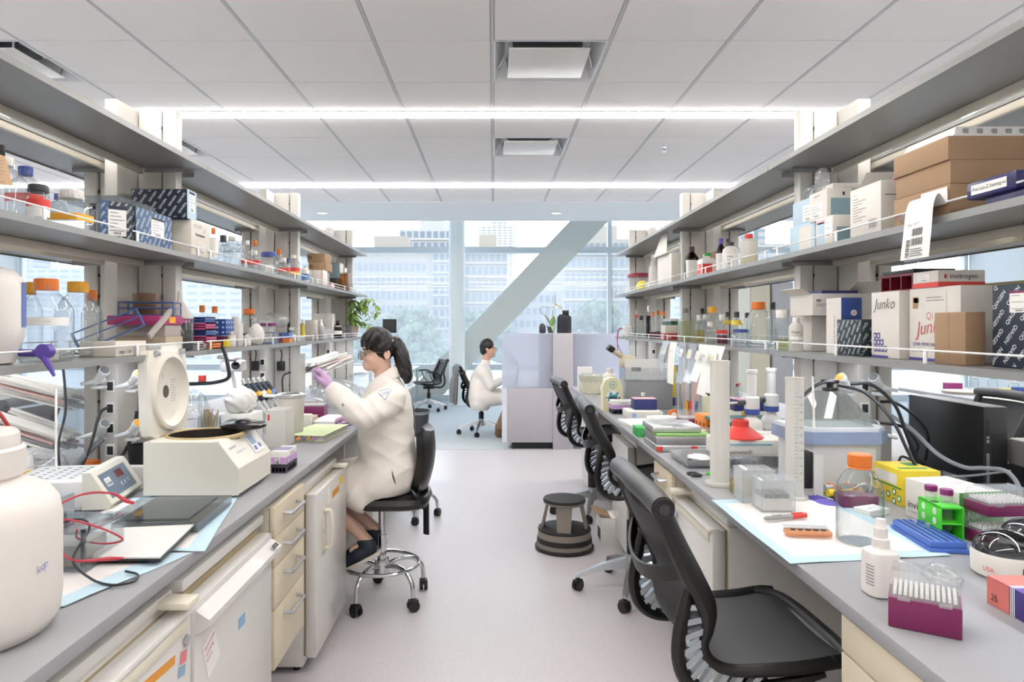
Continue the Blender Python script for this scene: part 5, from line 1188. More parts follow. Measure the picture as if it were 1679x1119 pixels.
# ---- left bench, middle stretch
c = cpx('tall frosted square container with a small red sticker, by the glove box', -1, 436, 468, 483, 1.03, 673, Z, FROST); c.rect('front', .05, .72, .14, .16, C['red']).done()
t = thing('white_bucket', 'translucent white bucket with foil over its rim, behind the frosted container', 'bucket', (-1.08, 3.66, Z)); m = MB(); m.lathe([(.055, 0), (.062, .01), (.07, .22), (.075, .225), (.075, .235), (.068, .235), (.06, .012), (0, .012)], FROST, 36); m.build('bucket_wall', t)
m = MB(); m.lathe([(.077, .225), (.078, .238), (.06, .245), (.055, .24)], mat('foil', '#d6d7d8', .3, metal=.75, bump=1.0, bscale=45), 36, cb=False); m.build('foil_rim', t)
c = cpx('low long white box under the pipette stand, left bench', -1, 405, 480, 486, 1.06, 672, Z, WC, h=.085); c.t.location = (-1.19, 4.02, Z); c.done()
# green folder
GRN = mat('folder_green', '#d3e0b2', .7, var=.03); 
t = thing('folder', 'pale green envelope folder with coloured index tabs, lying at the bench edge', 'folder', (-.955, 3.765, Z), -.10)
def fold(u, v, off): x = -.10+.2*u; y = -.21+.42*v; return V(x, y, off+.012*math.sin(PI*v)*math.sin(PI*min(1, u*.9+.1)))
m = MB(); m.sheet(lambda u, v: fold(u, v, .003), 10, 10, GRN, .0015); m.sheet(lambda u, v: fold(u, v, .034), 10, 10, GRN, .0015); m.build('covers', t)
m = MB()
for k in range(9): m.b2(-.085, .092, -.203, .20, .005+.003*k, .0062+.003*k, PAPER)
m.build('papers', t)
m = MB()
for k, cc in enumerate(('#c96f8e', '#d8a24a', '#8a79b5', '#b5a058', '#c27fa8')): m.box((-.06+.026*k, -.2115, .02), (.017, .0015, .024), mat('tab_'+cc[1:], cc, .6), 0, ry(.7))
m.build('index_tabs', t)
t = thing('notebook', 'open violet-edged notebook lying under the raised sleeve of the woman', 'notebook', (-.99, 4.32, Z), -.08); m = MB(); m.b2(-.12, .14, -.17, .17, 0, .006, mat('notebook_violet', '#4a4391', .5)); m.build('cover', t); m = MB(); m.b2(-.112, .132, -.162, .162, .006, .022, PAPER); m.build('pages', t)
tip_box('purple tip box with clear lid on the left bench, before the glove-clad arm', (-1.19, 4.55, Z), 0, .16, .11, .075, .055)
tip_box('small purple tip box, left neighbour of the larger one on the left bench', (-1.31, 4.35, Z), .1, .11, .085, .055, .04)
tip_box('purple tip box at the back, half hidden by the woman', (-1.30, 4.80, Z), .0, .13, .09, .07, .05)
# pipette stand with five black pipettes
t = thing('pipette_stand', 'grey slanted stand for hand pipettes, on the left bench', 'pipette stand', (-1.31, 3.93, Z)); m = MB(); m.box((0, 0, .01), (.24, .12, .02), GREYINK, .004); m.box((0, .05, .11), (.22, .012, .2), MILKY, .003); m.box((0, .01, .20), (.23, .06, .012), WHITEP, .003); m.build('frame', t)
def pipette(lb, M, band):
    t = thing('hand_pipette', lb, 'pipette', M=M, group='black hand pipettes in the slanted stand'); PB = mat('pipette_navy', '#24303c', .4)
    m = MB(); m.lathe([(.002, 0), (.003, .05), (.006, .08), (.008, .12)], WHITEP, 12); m.build('tip_cone', t)
    m = MB(); m.lathe([(.009, .118), (.015, .135), (.016, .20), (.014, .235), (.010, .24)], PB, 16, sq=.1); m.box((0, -.02, .222), (.018, .026, .012), PB, .004); m.build('handle', t)
    m = MB(); m.lathe([(.0162, .150), (.0168, .155), (.0168, .175), (.0162, .18)], band, 16); m.build('label_band', t)
    m = MB(); m.cyl((0, 0, .238), (0, 0, .262), .005, PAPER, n=10); m.cyl((0, 0, .262), (0, 0, .272), .010, WHITEP, n=14); m.build('plunger', t)
for k in range(5):
    pipette('black hand pipette, %s in the slanted stand on the left bench' % ['first from the viewer', 'second from the viewer', 'third from the viewer', 'fourth from the viewer', 'last'][k], tr(-1.25+.0*k, 3.87+.045*k, Z+.06+.0) @ tr(-.01+.014*k, 0, .02) @ ry(-.62), (TAPE['white'], TAPE['yellow'], TAPE['white'], TAPE['yellow'], TAPE['blue'])[k])
bag('white crumpled wipe bag beside the stick jar, left bench', (-1.325, 3.60, Z+.1506), (.15, .17, .14), 21, mat('tissue', '#e4e2de', .9), name='wipe_bag')
c = Carton('opened white tissue box under the wipe bag', (-1.325, 3.60, Z), (.17, .18, .15), PAPER); c.sticker('front', .3, .3, .3, .4, lines=3).done()
t = thing('stick_jar', 'glass jar full of wooden applicator sticks', 'jar', (-1.295, 3.13, Z+.0706)); m = MB(); m.lathe([(.045, 0), (.05, .004), (.05, .12), (.048, .12), (.048, .006), (0, .006)], GL, 32); m.build('jar_wall', t)
rnd = random.Random(9); m = MB()
for k in range(46):
    a, q = rnd.uniform(0, 2*PI), rnd.uniform(0, .038); b = rnd.uniform(0, 2*PI); m.cyl((math.cos(a)*q*.8, math.sin(a)*q*.8, .008), (math.cos(a)*q+.012*math.cos(b), math.sin(a)*q+.012*math.sin(b), .12+rnd.uniform(.0, .035)), .0022, mat('stick_wood', '#b3a48c', .8), n=6)
o = m.build('applicator_sticks', t); o['kind'] = 'stuff'
t = thing('gel_camera', 'white camera head on an arm below the left lowest shelf', 'camera', (-1.42, 3.75, 1.26)); m = MB(); m.box((0, 0, .04), (.12, .10, .06), WHITEP, .015); m.box((-.02, -.01, .085), (.10, .10, .02), mat('camera_grey', '#9c9a95', .5), .01, ry(.1)); m.tube([(-.02, .02, .01), (0, .02, -.1), (-.04, .02, -.25), (-.04, .02, -.344)], .011, WHITEP); m.build('housing', t)
m = MB(); m.cyl((.03, -.05, .045), (.035, -.066, .045), .022, BLACK); m.cyl((.035, -.064, .045), (.036, -.068, .045), .014, SMOKE); m.build('lens', t)
for (px, X, lb) in ((420, 1.545, 'black power adapter plugged in on the middle left upright, nearer one'), (462, 1.375, 'black power adapter plugged in on the middle left upright, farther one')):
    Ya = 4.595 if px == 420 else 4.735
    p = atY(px, 600, Ya); t = thing('socket_adapter', lb, 'power adapter', (p.x, Ya-.02, p.z-.03)); m = MB(); m.box((0, 0, .03), (.05, .035, .065), BLACK, .006); m.build('body', t); m = MB(); m.tube([(0, 0, .06), (.01, -.01, .11), (.0, 0, .14)], .004, BLACK); m.build('lead', t)
cable('black adapter cable curling down the middle left upright', [(-1.39, 4.70, 1.20), (-1.43, 4.66, 1.17), (-1.42, 4.64, 1.05), (-1.38, 4.6, .98), (-1.45, 4.5, .925)], .006, KC)
bag('big clear bag of plastic tubes behind the raised gloved hand', (-1.17, 4.98+.10, Z), (.34, .34, .22), 31)
bag('second clear bag heaped behind the woman, left bench', (-1.03, 5.55, Z), (.36, .42, .24), 33)
sleeve_bundle('long bundle of wrapped pipettes leaning behind the woman', (-1.33, 5.52, Z+.27), 46, .85, 1.50, -.07, 5, w=.20, pk='#dcc7bf')
t = thing('sleeve_rack', 'pale acrylic board beside the leaning pipette bundle', 'board', (-1.40, 4.98, Z)); m = MB(); m.b2(-.003, .003, -.12, .12, 0, .40, FROST); m.b2(-.05, .05, -.12, .12, 0, .006, FROST); m.build('panel', t)
t = thing('paper_sheet', 'yellowish paper lying on the left bench before the woman', 'paper', (-.95, 4.86, Z), .2); m = MB(); m.sheet(lambda u, v: V(-.1+.2*u, -.14+.28*v, .002+.006*math.sin(PI*v)), 4, 8, mat('pale_yellow_paper', '#e3dfc4', .8), .0008); m.build('sheet', t)
t = thing('blue_ice_pad', 'round teal lid lying on the left bench behind the paper', 'lid', (-1.02, 5.25, Z)); m = MB(); m.lathe([(.0, 0), (.07, 0), (.075, .012), (.06, .022), (0, .026)], mat('teal_lid', '#5b94a8', .5), 32); m.build('disc', t)
c = Carton('stack of magenta-banded sample boxes, left bench by the woman', (-1.36, 4.60, Z), (.10, .12, .05), WHITEP); c.rect('front', 0, .2, 1, .5, C['purple']).done()
for k, (x, y, h, cp) in enumerate(((-1.22, 3.30+.17, .10, 'red'), (-1.44, 3.45, .12, 'white'), (-1.28, 3.62, .08, 'blue'))):
    bottle(['small bottle with red cap behind the stick jar', 'small white-capped bottle by the pipette stand', 'short blue-capped bottle by the pipette stand'][k], (x, y, Z), .022, h, cp, style='vial')
t = thing('hose', 'clear curved hose beside the stick jar', 'hose', (-1.13, 3.36, Z)); m = MB(); m.tube([(.0, 0, .004), (.01, 0, .08), (.02, .0, .17), (-.0, .02, .20), (-.06, .04, .21), (-.10, .05, .17)], .006, MILKY); m.build('tube', t)
# ================================================================ right rack, middle shelf
G3 = 'bottles on the right middle shelf'
c0 = Carton('bottom one of three stacked brown cardboard boxes, right middle shelf', (1.335, 1.93, ZM), (.27, .25, .083), CARD, rot=0, group='stacked brown boxes')
c0.done()
for k, (z, h, nm) in enumerate(((.0835, .062, 'middle'), (.146, .062, 'top'))):
    c = Carton('%s one of three stacked brown cardboard boxes, right middle shelf' % nm, (1.338-.006*k, 1.925, ZM+z), (.275, .245, h), CARD, group='stacked brown boxes'); c.done()
t = thing('tube_tray', 'upside-down white plastic tray with notches on top of the brown boxes', 'tray', (1.345, 1.93, ZM+.2085)); m = MB()
vs = [V(a*.128, b*.118, 0) for a, b in ((-1, -1), (1, -1), (1, 1), (-1, 1))]+[V(a*.115, b*.105, .03) for a, b in ((-1, -1), (1, -1), (1, 1), (-1, 1))]
m.add(vs, [(i, (i+1) % 4, 4+(i+1) % 4, 4+i) for i in range(4)]+[(4, 5, 6, 7)], WHITEP); m.b2(-.135, .135, -.125, .125, 0, .003, WHITEP); m.build('shell', t)
for k in range(6): m = MB(); m.box((-.095+.038*k, -.113, .016), (.014, .006, .012), mat('notch_grey', '#8d8d8d', .6), .001); m.build('notch', t)
PB = mat('slide_box_violet', '#1f2058', .35)
c = Carton('dark violet slide box at the shelf edge, under its twin with the white label', (1.315, 1.60, ZM), (.22, .165, .022), PB, group='violet slide boxes').done()
c = Carton('dark violet slide box with a handwritten white label, on top of its twin', (1.30, 1.645, ZM+.0225), (.22, .165, .043), PB, bev=.006, group='violet slide boxes'); c.sticker('left', .12, .22, .72, .55, name='label'); c.text('left', 'Post Lac-Z Staining wt / IS', .0125, .15, .42, INK, shear=.2, dz=.0012).done()
t = thing('hanging_label', 'long white shipping label with barcodes folded over the right shelf edge', 'label', (1.165, 1.86, ZM))
pts = [V(.029, 0, .075), V(.028, 0, .03), V(.006, 0, .062-.005), V(-.008, 0, .03), V(-.014, 0, -.03), V(-.022, .0, -.11)]
PP = smooth_path(pts, 5)
def lab(u, v): p = PP[min(len(PP)-1, int(round(v*(len(PP)-1))))]; return V(p.x, .055-.11*u*(1+.15*v)+.012*v, p.z)
m = MB(); m.sheet(lab, 6, len(PP)-1, PAPER, .0008); m.build('paper', t)
FM = frame((-.0247, .052, -.108), (0, -1, 0), V(.0098, 0, .088)); m = MB()
for r_, (u, v, w_, h_) in enumerate(((.008, .004, .016, .05), (.03, .035, .05, .02), (.03, .062, .045, .02))):
    for i in range(12): m.rect(FM, u+w_*i/12 if r_ else u, v if r_ else v+h_*i/12, w_/12*(.3+.15*(i % 3)) if r_ else w_, h_ if r_ else h_/12*(.3+.15*(i % 3)), INK, .0003)
m.text('TAN  1 G', .009, INK, FM @ tr(.008, .09, 0)); m.text('IMU-MSMSL', .005, INK, FM @ tr(.035, .095, 0))
for i in range(4): m.rect(FM, .03, .006+.006*i, .055-.008*(i % 2), .0018, INK, .0003)
m.build('print', t)
c = cpx('large white shipping carton with printed end, right middle shelf', 1, 1512, 1444.5, 1394, 1.215, 295, ZM, WC)
c.text('left', 'Contents', .006, .12, .85, GREYINK)
for i in range(9): c.rect('left', .1, .78-.055*i, .18+.12*((i*5) % 3), .012, GREYINK); c.rect('left', .62, .30-.02*i, .22+.05*(i % 2), .008, GREYINK)
c.rect('front', .1, .72, .35, .015, mat('navy_ink', '#3d3f63', .7)).rect('front', .4, .68, .55, .012, mat('navy_ink', '#3d3f63')).done()
bag('clear bag with a pink-printed sachet lying before the white shipping carton', (1.235, 1.985, ZM+.001), (.09, .13, .05), 41)
c = Carton('big grey open carton with folded flaps behind the white cartons', (1.415, 2.46, ZM), (.16, .44, .17), mat('grey_board', '#b9b6b0', .7)); c.text('front', 'eppendorf', .02, .2, .8, mat('navy_ink', '#3d3f63')).done(); zc = ZM+.17
t = thing('carton_flap', 'raised grey flap of the open carton, with a round red and black logo', 'flap', (1.36, 2.30, zc+.001)); m = MB(); m.prism([(-.13, 0), (.15, 0), (.12, .055), (-.10, .055)], mat('grey_board', '#b9b6b0', .7), frame((0, 0, 0), (1, -.12, 0), (0, .15, 1)), .003)
FM = frame((0, 0, 0), (1, -.12, 0), (0, .15, 1)) @ tr(0, 0, .0034); m.cyl(FM @ V(.0, .022, 0), FM @ V(.0, .022, .0004), .022, PAPER, n=24); m.rect(FM, -.02, .018, .012, .012, C['red'], .0008); m.rect(FM, -.006, .022, .024, .005, INK, .0008); m.build('board', t)
c2 = Carton('white box with a blue window on its side, carrying another white box', (1.285, 2.53, ZM), (.13, .13, .108), WC, group='white and blue antibody boxes'); c2.rect('left', .1, .1, .4, .75, LBLUE).rect('left', .05, .8, .6, .12, TAPE['pink']).rect('front', .1, .1, .6, .5, KITB); c2.sticker('left', .55, .3, .4, .6, lines=3).done()
c = cpx('white box with a muted blue panel on its front, stacked on the blue-windowed one', 1, 1397, 1356, 1327, 1.235, 308.5, ZM+.109, WC, group='white and blue antibody boxes'); c.rect('front', .15, .05, .85, .62, KITB, .0004).rect('front', .62, .76, .09, .12, mat('navy_ink', '#3d3f63')); c.sticker('left', .08, .1, .7, .5, lines=5); c.text('left', 'eppendorf', .011, .3, .82, mat('navy_ink', '#3d3f63')).done()
c3 = Carton('long low white box on top of the muted blue one', (1.345, 2.60, c.t.location.z+c.h+.0005), (.16, .09, .022), WC).done()
c4 = Carton('pale blue box at the back end, lower of two, right middle shelf', (1.315, 2.76, ZM), (.15, .22, .115), LBLUE, group='pale blue boxes'); c4.rect('left', .4, .1, .5, .8, WC).rect('front', .1, .3, .3, .5, PAPER).done()
c5 = Carton('pale blue box with white label, upper of two, right middle shelf', (1.315, 2.76, ZM+.1155), (.13, .21, .10), LBLUE, group='pale blue boxes'); c5.sticker('left', .45, .1, .45, .65, lines=4).done()
bag('wrinkled clear bag on the pale blue boxes', (1.31, 2.74, ZM+.2165), (.11, .16, .06), 44)
bag('clear bag hanging between the pale blue boxes and the grey open carton', (1.262, 2.632, ZM+.22), (.05, .05, .10), 45)
c = cpx('white mailer box with tall open flap, right middle shelf', 1, 1123, 1101, 1078, 1.24, 414, ZM, WC).done()
t = thing('mailer_flap', 'tall slanted open flap of the white mailer box', 'flap', (c.t.location.x-.03, c.t.location.y-.12, ZM+c.h+.001)); m = MB(); m.prism([(-.22, 0), (.17, 0), (.02, .175), (-.14, .19)], WC, frame((0, 0, 0), (-.0, -1, 0), (.25, -.0, 1)), .003); m.build('board', t)
t.location = (c.t.location.x-.07, c.t.location.y, ZM+c.h+.001)
BP(1, 1134, 1.31, 405, 20, ZM, 'dark brown square bottle with cream label, right middle shelf', 'brown', style='amber', sq=.5, label=(.1, .6, .9), group=G3)
c = thing('jug', 'white jerrycan with green cap and red label, right middle shelf', 'jug', (1.31, ylat(1158, 1.31), ZM)); m = MB(); m.box((0, 0, .06), (.085, .11, .12), HDPE, .014); m.lathe([(.018, .115), (.018, .14)], HDPE, 16, at=(0, -.025, 0)); m.tube([(0, 0, .12), (0, .01, .143), (0, .045, .143), (0, .05, .115)], .007, HDPE); m.build('tank', c)
m = MB(); m.lathe([(.021, .132), (.021, .152), (0, .153)], C['green'], 24, at=(0, -.025, 0)); m.build('cap', c); m = MB(); m.box((-.0432, .0, .055), (.001, .07, .06), C['red']); m.box((-.0438, .015, .07), (.0006, .02, .012), PAPER); m.box((-.01, -.0556, .055), (.06, .001, .06), C['red']); m.build('label', c)
BP(1, 1182, 1.34, 391.5, 16, ZM, 'tall brown bottle with violet cap and white label', 'violet', style='amber', label=(.15, .6, 1.2), group=G3)
BP(1, 1193, 1.43, 392, 11, ZM, 'thin brown bottle with black cap at the back, next to the violet cap', 'black', style='amber', group=G3)
BP(1, 1197.5, 1.28, 397.5, 25, ZM, 'round white bottle with black cap and printed label', 'black', style='hdpe', label=(.15, .6, .8), txt=('DMSO', 'reagent', 'grade'), group=G3)
BP(1, 1228, 1.27, 384.5, 28, ZM, 'white bottle with bright red cap and straw liquid', 'red', style='hdpe', bm=FROST, liq='straw', lvl=.3, group=G3)
c = Carton('brown cardboard panel box standing at the back behind the violet-capped bottle', (1.448, ylat(1176, 1.448), ZM), (.02, .30, .19), CARD).done()
t = thing('tub', 'clear tub with dark red lid at the window end of the right middle shelf', 'tub', (1.335, ylat(1041, 1.335)-.18, ZM)); m = MB(); m.lathe([(.075, 0), (.095, .15), (.098, .155)], MILKY, 36); m.build('tub_wall', t); m = MB(); m.lathe([(.102, .150), (.106, .152), (.104, .172), (.09, .185), (0, .19)], mat('lid_red', '#8e2433', .4), 40); m.build('lid', t)
bag('crumpled yellow bag before the red-lidded tub', (1.285, ylat(1049, 1.285)-.12, ZM), (.10, .18, .10), 51, mat('yellow_film', '#ead94a', .5), name='yellow_bag')
c = Carton('small cream box with dark frame by the yellow bag', (1.255, ylat(1064, 1.255), ZM), (.04, .08, .06), CREAMC); c.rect('left', .0, .0, .5, 1, mat('frame_dark', '#5a5d66', .6), .0005).rect('left', .06, .1, .36, .8, CREAMC, .0009).done()
BP(1, 1070, 1.33, 428, 13, ZM, 'white bottle with sloped shoulder beside the mailer box', 'white', style='hdpe', group=G3)

# ================================================================ right rack, lowest shelf
G4 = 'bottles on the right lowest shelf'
c = Carton('large blue kit carton covered in slanted white print, right lowest shelf', (1.365, 1.59, ZL), (.20, .30, .205), NAVY, rot=0, group='printed kit cartons on the racks')
c.pattern('left', 'QIAGEN', .023, QW, ang=.85, du=.052, dv=.036); c.sticker('left', .2, .66, .2, .26, txt=('', ), lines=3, bar=PURP, name='label').done()
c = cpx('plain brown cardboard box at the shelf edge, right lowest shelf', 1, 1616, 1583, 1532, 1.225, 511.7, ZL, CARD, bot=None); c.rect('left', .48, 0, .012, 1, mat('seam_shadow', '#8d7355', .9), .0003).done()
c = Carton('white carton with red handwriting and torn corner, behind the brown box', (1.365, 1.995, ZL), (.17, .232, .215), WC)
RI = mat('red_ink', '#c2504f', .8, var=0); VI = mat('icon_violet', '#4b468f', .6)
c.text('left', 'Junko', .06, .16, .34, RI, rot=.12, shear=.3, bold=-.008); c.text('left', 'DNA, RNA, and protein', .016, .09, .20, VI); c.text('left', 'purification', .016, .09, .12, VI); c.rect('left', .0, .0, 1, .035, VI); c.rect('left', .17, .235, .55, .004, RI)
c.rect('left', .08, .72, .10, .16, mat('torn_card', '#a5865e', .8)).rect('left', .10, .80, .10, .07, DARK); c.sticker('left', .33, .55, .42, .40, WC, name='label'); c.text('left', 'Qi', .03, .36, .57, mat('logo_pink', '#c95a6b', .7)); c.rect('left', .36, .86, .3, .008, INK, .001).rect('left', .36, .82, .34, .008, INK, .001).done(); zj = ZL+.215
c = Carton('white carton with black handwriting and blue icons, left of the red-written one', (1.35, 2.20, ZL), (.19, .155, .212), WC)
c.text('left', 'Junko', .05, .12, .74, INK, shear=.3, bold=-.012)
for r_, n_ in enumerate((4, 3, 2)):
    for k in range(n_): c.rect('left', .10+.125*k, .09+.10*r_, .108, .088, VI, .0005); c.rect('left', .125+.125*k, .11+.10*r_, .05, .045, WC, .0009)
c.rect('left', .02, .0, .6, .035, VI).done()
c = Carton('flat white carton with red band and red-printed logo, on the red-written carton', (1.345, 2.03, zj+.0006), (.135, .118, .048), WC); 
for f in ('front', 'left'): c.rect(f, 0, 0, 1, .3, C['red'], .0004)
c.text('front', 'invitrogen', .020, .24, .5, INK); c.rect('front', .13, .5, .05, .24, REDP, .0006); c.sticker('left', .2, .4, .5, .45, lines=3).done()
t = thing('slide_holder', 'dark red plastic rack with cut-out side, on the black-written carton', 'rack', (1.37, 2.215, ZL+.2126)); RD = mat('dark_red', '#6e1524', .4); m = MB()
m.b2(-.07, .07, -.09, .09, .048, .056, RD); m.b2(-.07, .07, -.09, .09, 0, .006, RD)
for y in (-.088, -.03, .03, .082): m.b2(-.07, .07, y, y+.006, .006, .048, RD)
m.b2(.064, .07, -.09, .09, 0, .05, RD); m.build('rack_frame', t)
c = Carton('black lid lying on the dark red rack', (1.37, 2.215, ZL+.2690), (.13, .17, .012), BLACK, cat='lid', name='black_lid').done()
c = Carton('dark teal kit carton covered in white print, small one before the black-written carton', (1.315, 2.385, ZL), (.16, .165, .125), TEAL, group='printed kit cartons on the racks'); c.pattern('left', 'QIAGEN', .018, QW, du=.04, dv=.036); c.pattern('front', 'QIAGEN', .018, QW, du=.04, dv=.036).rect('left', .35, .86, .25, .03, DARK).done()
c = Carton('tall narrow white and blue carton with a round sticker, behind the small teal carton', (1.295, 2.535, ZL), (.075, .11, .205), mat('carton_cobalt', '#2e4a8f', .5)); c.rect('left', 0, 0, 1, 1, WC); c.text('left', 'reagents for research', .014, .6, .1, VI, rot=PI/2)
FM = c.face('front') @ tr(.045, .15, .0004); c.m.cyl(FM @ V(0, 0, 0), FM @ V(0, 0, .0006), .011, PAPER, n=20); c.m.cyl(FM @ V(0, 0, .0006), FM @ V(0, 0, .0009), .006, TAPE['pink'], n=16); c.done()
cw = Carton('plain white carton supporting the open white carton, right lowest shelf', (1.345, 2.83, ZL), (.12, .12, .142), WC).done()
cb = Carton('white carton lying open with flaps, on the plain white carton', (1.35, 2.745, ZL+.1426), (.24, .20, .085), WC); cb.rect('front', .06, .62, .08, .12, GREYINK).rect('front', .06, .5, .16, .03, GREYINK).rect('front', .06, .42, .12, .03, GREYINK).done()
t = thing('carton_flap', 'open flaps and blue lining of the white carton on the right lowest shelf', 'flap', (1.36, 2.745, ZL+.2286)); m = MB(); m.box((-.15, 0, .006), (.06, .19, .002), WC, M=ry(.45)); m.box((.10, -.06, .022), (.12, .10, .002), WC, M=rx(-.5)); m.b2(-.08, .06, -.07, .09, 0, .012, mat('navy_lining', '#2b3170', .4)); m.build('board', t)
BP(1, 1305, 1.215, 521, 22, ZL, 'white reagent jug with printed label under the open white carton', 'white', style='hdpe', bm=FROST, label=(.35, .8, 1.0), txt=('Reagent',), group=G4)
BP(1, 1283, 1.235, 508.5, 25, ZL, 'round clear bottle with big white cap and greenish liquid, right lowest shelf', 'white', style='short', cr=.026, liq='olive', lvl=.28, group=G4)
BP(1, 1267, 1.37, 496, 18, ZL, 'tall clear bottle with black cap behind the large orange-capped bottle', 'black', liq='water', lvl=.4, group=G4)
BP(1, 1244, 1.26, 495.5, 37, ZL, 'large glass bottle with orange cap, right lowest shelf', 'orange', cr=.030, liq='water', lvl=.25, group=G4)
BP(1, 1215, 1.215, 540, 26, ZL, 'short square bottle with wide blue cap at the shelf edge', 'blue', style='short', sq=.6, cr=.037, liq='water', lvl=.5, group=G4)
BP(1, 1194, 1.34, 512, 17, ZL, 'bottle with black cap and yellow tape, first of a pair', 'black', tapes=[(.62, .74, 'lemon')], liq='water', lvl=.3, group=G4)
BP(1, 1208, 1.315, 511.5, 18, ZL, 'bottle with black cap and yellow tape, second of a pair, nearer the orange cap', 'black', tapes=[(.6, .74, 'lemon')], liq='water', lvl=.35, group=G4)
BP(1, 1225, 1.40, 513, 15, ZL, 'bottle with dark brown cap at the back beside the large orange-capped bottle', 'brown', group=G4)
BP(1, 1184, 1.29, 516, 18, ZL, 'white-capped bottle with slanting red tape, right lowest shelf', 'white', style='short', tapes=[(.35, .47, 'red')], liq='pink', lvl=.3, group=G4)
BP(1, 1168, 1.33, 503.5, 26, ZL, 'bottle with amber-yellow cap behind the small white-capped bottles', 'yellow', cr=.024, liq='water', lvl=.3, group=G4)
BP(1, 1164, 1.215, 528, 17, ZL, 'small clear bottle with white cap before the amber-yellow cap', 'white', style='short', liq='grey', lvl=.6, group=G4)
BP(1, 1151.5, 1.43, 506, 12, ZL, 'bottle with black cap at the back of the right lowest shelf', 'black', group=G4)
BP(1, 1146, 1.29, 517, 15, ZL, 'square clear bottle with white cap, left one of two', 'white', style='short', sq=.5, liq='straw', lvl=.45, group=G4)
BP(1, 1156, 1.36, 516, 14, ZL, 'square clear bottle with white cap, right one of two, farther back', 'white', style='short', sq=.5, group=G4)
BP(1, 1124, 1.25, 506, 23, ZL, 'square bottle of olive liquid with grey cap', 'grey', sq=.6, liq='olive', lvl=.62, group=G4)
c = Carton('cream reagent carton on a red and violet box, right lowest shelf', (1.285, ylat(1098, 1.285), ZL+.046), (.10, .13, .06), CREAMC).done()
c = Carton('red and violet printed box under the cream carton', (1.285, ylat(1098, 1.285), ZL), (.10, .14, .045), mat('box_red', '#b3382f', .5)); c.rect('left', .5, .2, .4, .6, PURP).text('front', 'M', .03, .2, .2, PAPER).done()
c = Carton('dark green and navy slide box stack at the back of the right lowest shelf', (1.41, ylat(1107, 1.41), ZL), (.13, .26, .155), mat('slide_navy', '#252f66', .5)); c.rect('front', 0, .6, 1, .25, mat('slide_green', '#1f5a44', .5)).rect('left', 0, .6, 1, .25, mat('slide_green', '#1f5a44')).rect('left', 0, .88, 1, .12, WC).rect('front', 0, .88, 1, .12, WC).done()
for k, (px, X, tp) in enumerate(((1070.5, 1.27, 512), (1079, 1.35, 510), (1087, 1.285, 510.5))):
    BP(1, px, X, tp, 11 if k < 2 else 13, ZL, 'orange-capped bottle with pink liquid, %s of three' % ['farthest', 'middle', 'nearest'][k], 'orange', liq='pink', lvl=.25, group='orange-capped bottles with pink liquid')
BP(1, 1063, 1.25, 502, 8, ZL, 'slim dark liquid bottle with pale funnel top', 'white', style='vial', liq='plum', lvl=.7, group=G4)
BP(1, 1051.5, 1.25, 518, 13, ZL, 'clear bottle with black cap near the window end', 'black', style='short', liq='water', lvl=.6, group=G4)
BP(1, 1043.5, 1.30, 509, 6, ZL, 'thin tube with red band at the window end', 'white', style='vial', tapes=[(.72, .84, 'red')], group=G4)
BP(1, 1036, 1.26, 535, 9, ZL, 'small clear jar beside the white power supply', None, style='vial', group=G4)
t = thing('power_supply', 'white electrophoresis power supply at the window end of the right lowest shelf', 'power supply', (1.255, 6.44, ZL)); m = MB(); m.box((0, 0, .05), (.07, .16, .095), WHITEP, .008, ry(-.1)); m.build('housing', t)
cable('red lead hanging from the white power supply down to the microscope', [(1.21, 6.42, 1.49), (1.168, 6.40, 1.47), (1.15, 6.35, 1.30), (1.17, 6.2, 1.16), (1.20, 6.05, 1.05), (1.12, 5.95, .95)], .0035, RC)
cable('violet lead crossing the red one below the white power supply', [(1.21, 6.46, 1.50), (1.168, 6.44, 1.47), (1.16, 6.38, 1.33), (1.24, 6.28, 1.18), (1.30, 6.15, 1.08), (1.32, 6.05, .93)], .0035, mat('violet_cable', '#7b5ca8', .4))
GW = mat('green_plastic', '#7fa04c', .45)
c = Carton('olive green plastic tray lying at the back above the white cartons', (1.69, 2.05, ZL), (.2, .5, .24), mat('tray_olive', '#b8b58a', .5), cat='tray', name='tray'); c.rect('front', .5, .8, .4, .15, GW).done()
wire_rack('tall dark wire rack behind the big blue kit carton', (1.75, 1.68, ZL), (.12, .14, .26), mat('black_wire', '#1f2640', .4), 3, 3, rz(0))

# ================================================================ right bench top
tip_box('large purple tip box with clear lid, at the near edge of the right bench', (.870, 1.385, Z), -.56, .124, .088, .060, .052)
t = thing('spray_bottle', 'white dispenser bottle with pointed spray cap, beside the large tip box', 'bottle', (.872, 1.545, Z)); m = MB(); m.lathe([(.030, 0), (.0355, .005), (.0355, .085), (.033, .098), (.018, .106), (.016, .112)], HDPE, 32, sq=.15); m.build('body', t)
m = MB(); m.lathe([(.0185, .108), (.0185, .126), (.0135, .128), (.0145, .150), (.012, .153), (.010, .170), (0, .171)], HDPE, 40, ribs=1, ribd=.03); m.build('spray_cap', t)
m = MB()
for k in range(7): m.sheet(lambda u, v, k=k: V(-math.cos(u*.7-.1)*.0362, -math.sin(u*.7-.1+.25)*.0362, .07-.007*k+.0025*v), 4, 1, GREYINK, .0003)
m.build('print', t)
bottle('big clear glass bottle with orange cap and water, standing on the white bench pad', (1.017, 1.905, Z+.006), .0605, .243, 'orange', 'duran', cr=.030, liq='water', lvl=.60, tapes=())
pad('white absorbent pad with blue border hanging over the edge of the right bench', [(.735, 1.735), (1.20, 1.80), (1.175, 2.46), (.735, 2.36)], (.10, .10, .07, .08), 7, lift=lambda q, u, v: q if u > .075 else V(q.x+(.075-u)*.20, q.y, q.z-(.075-u)*1.0*0) )
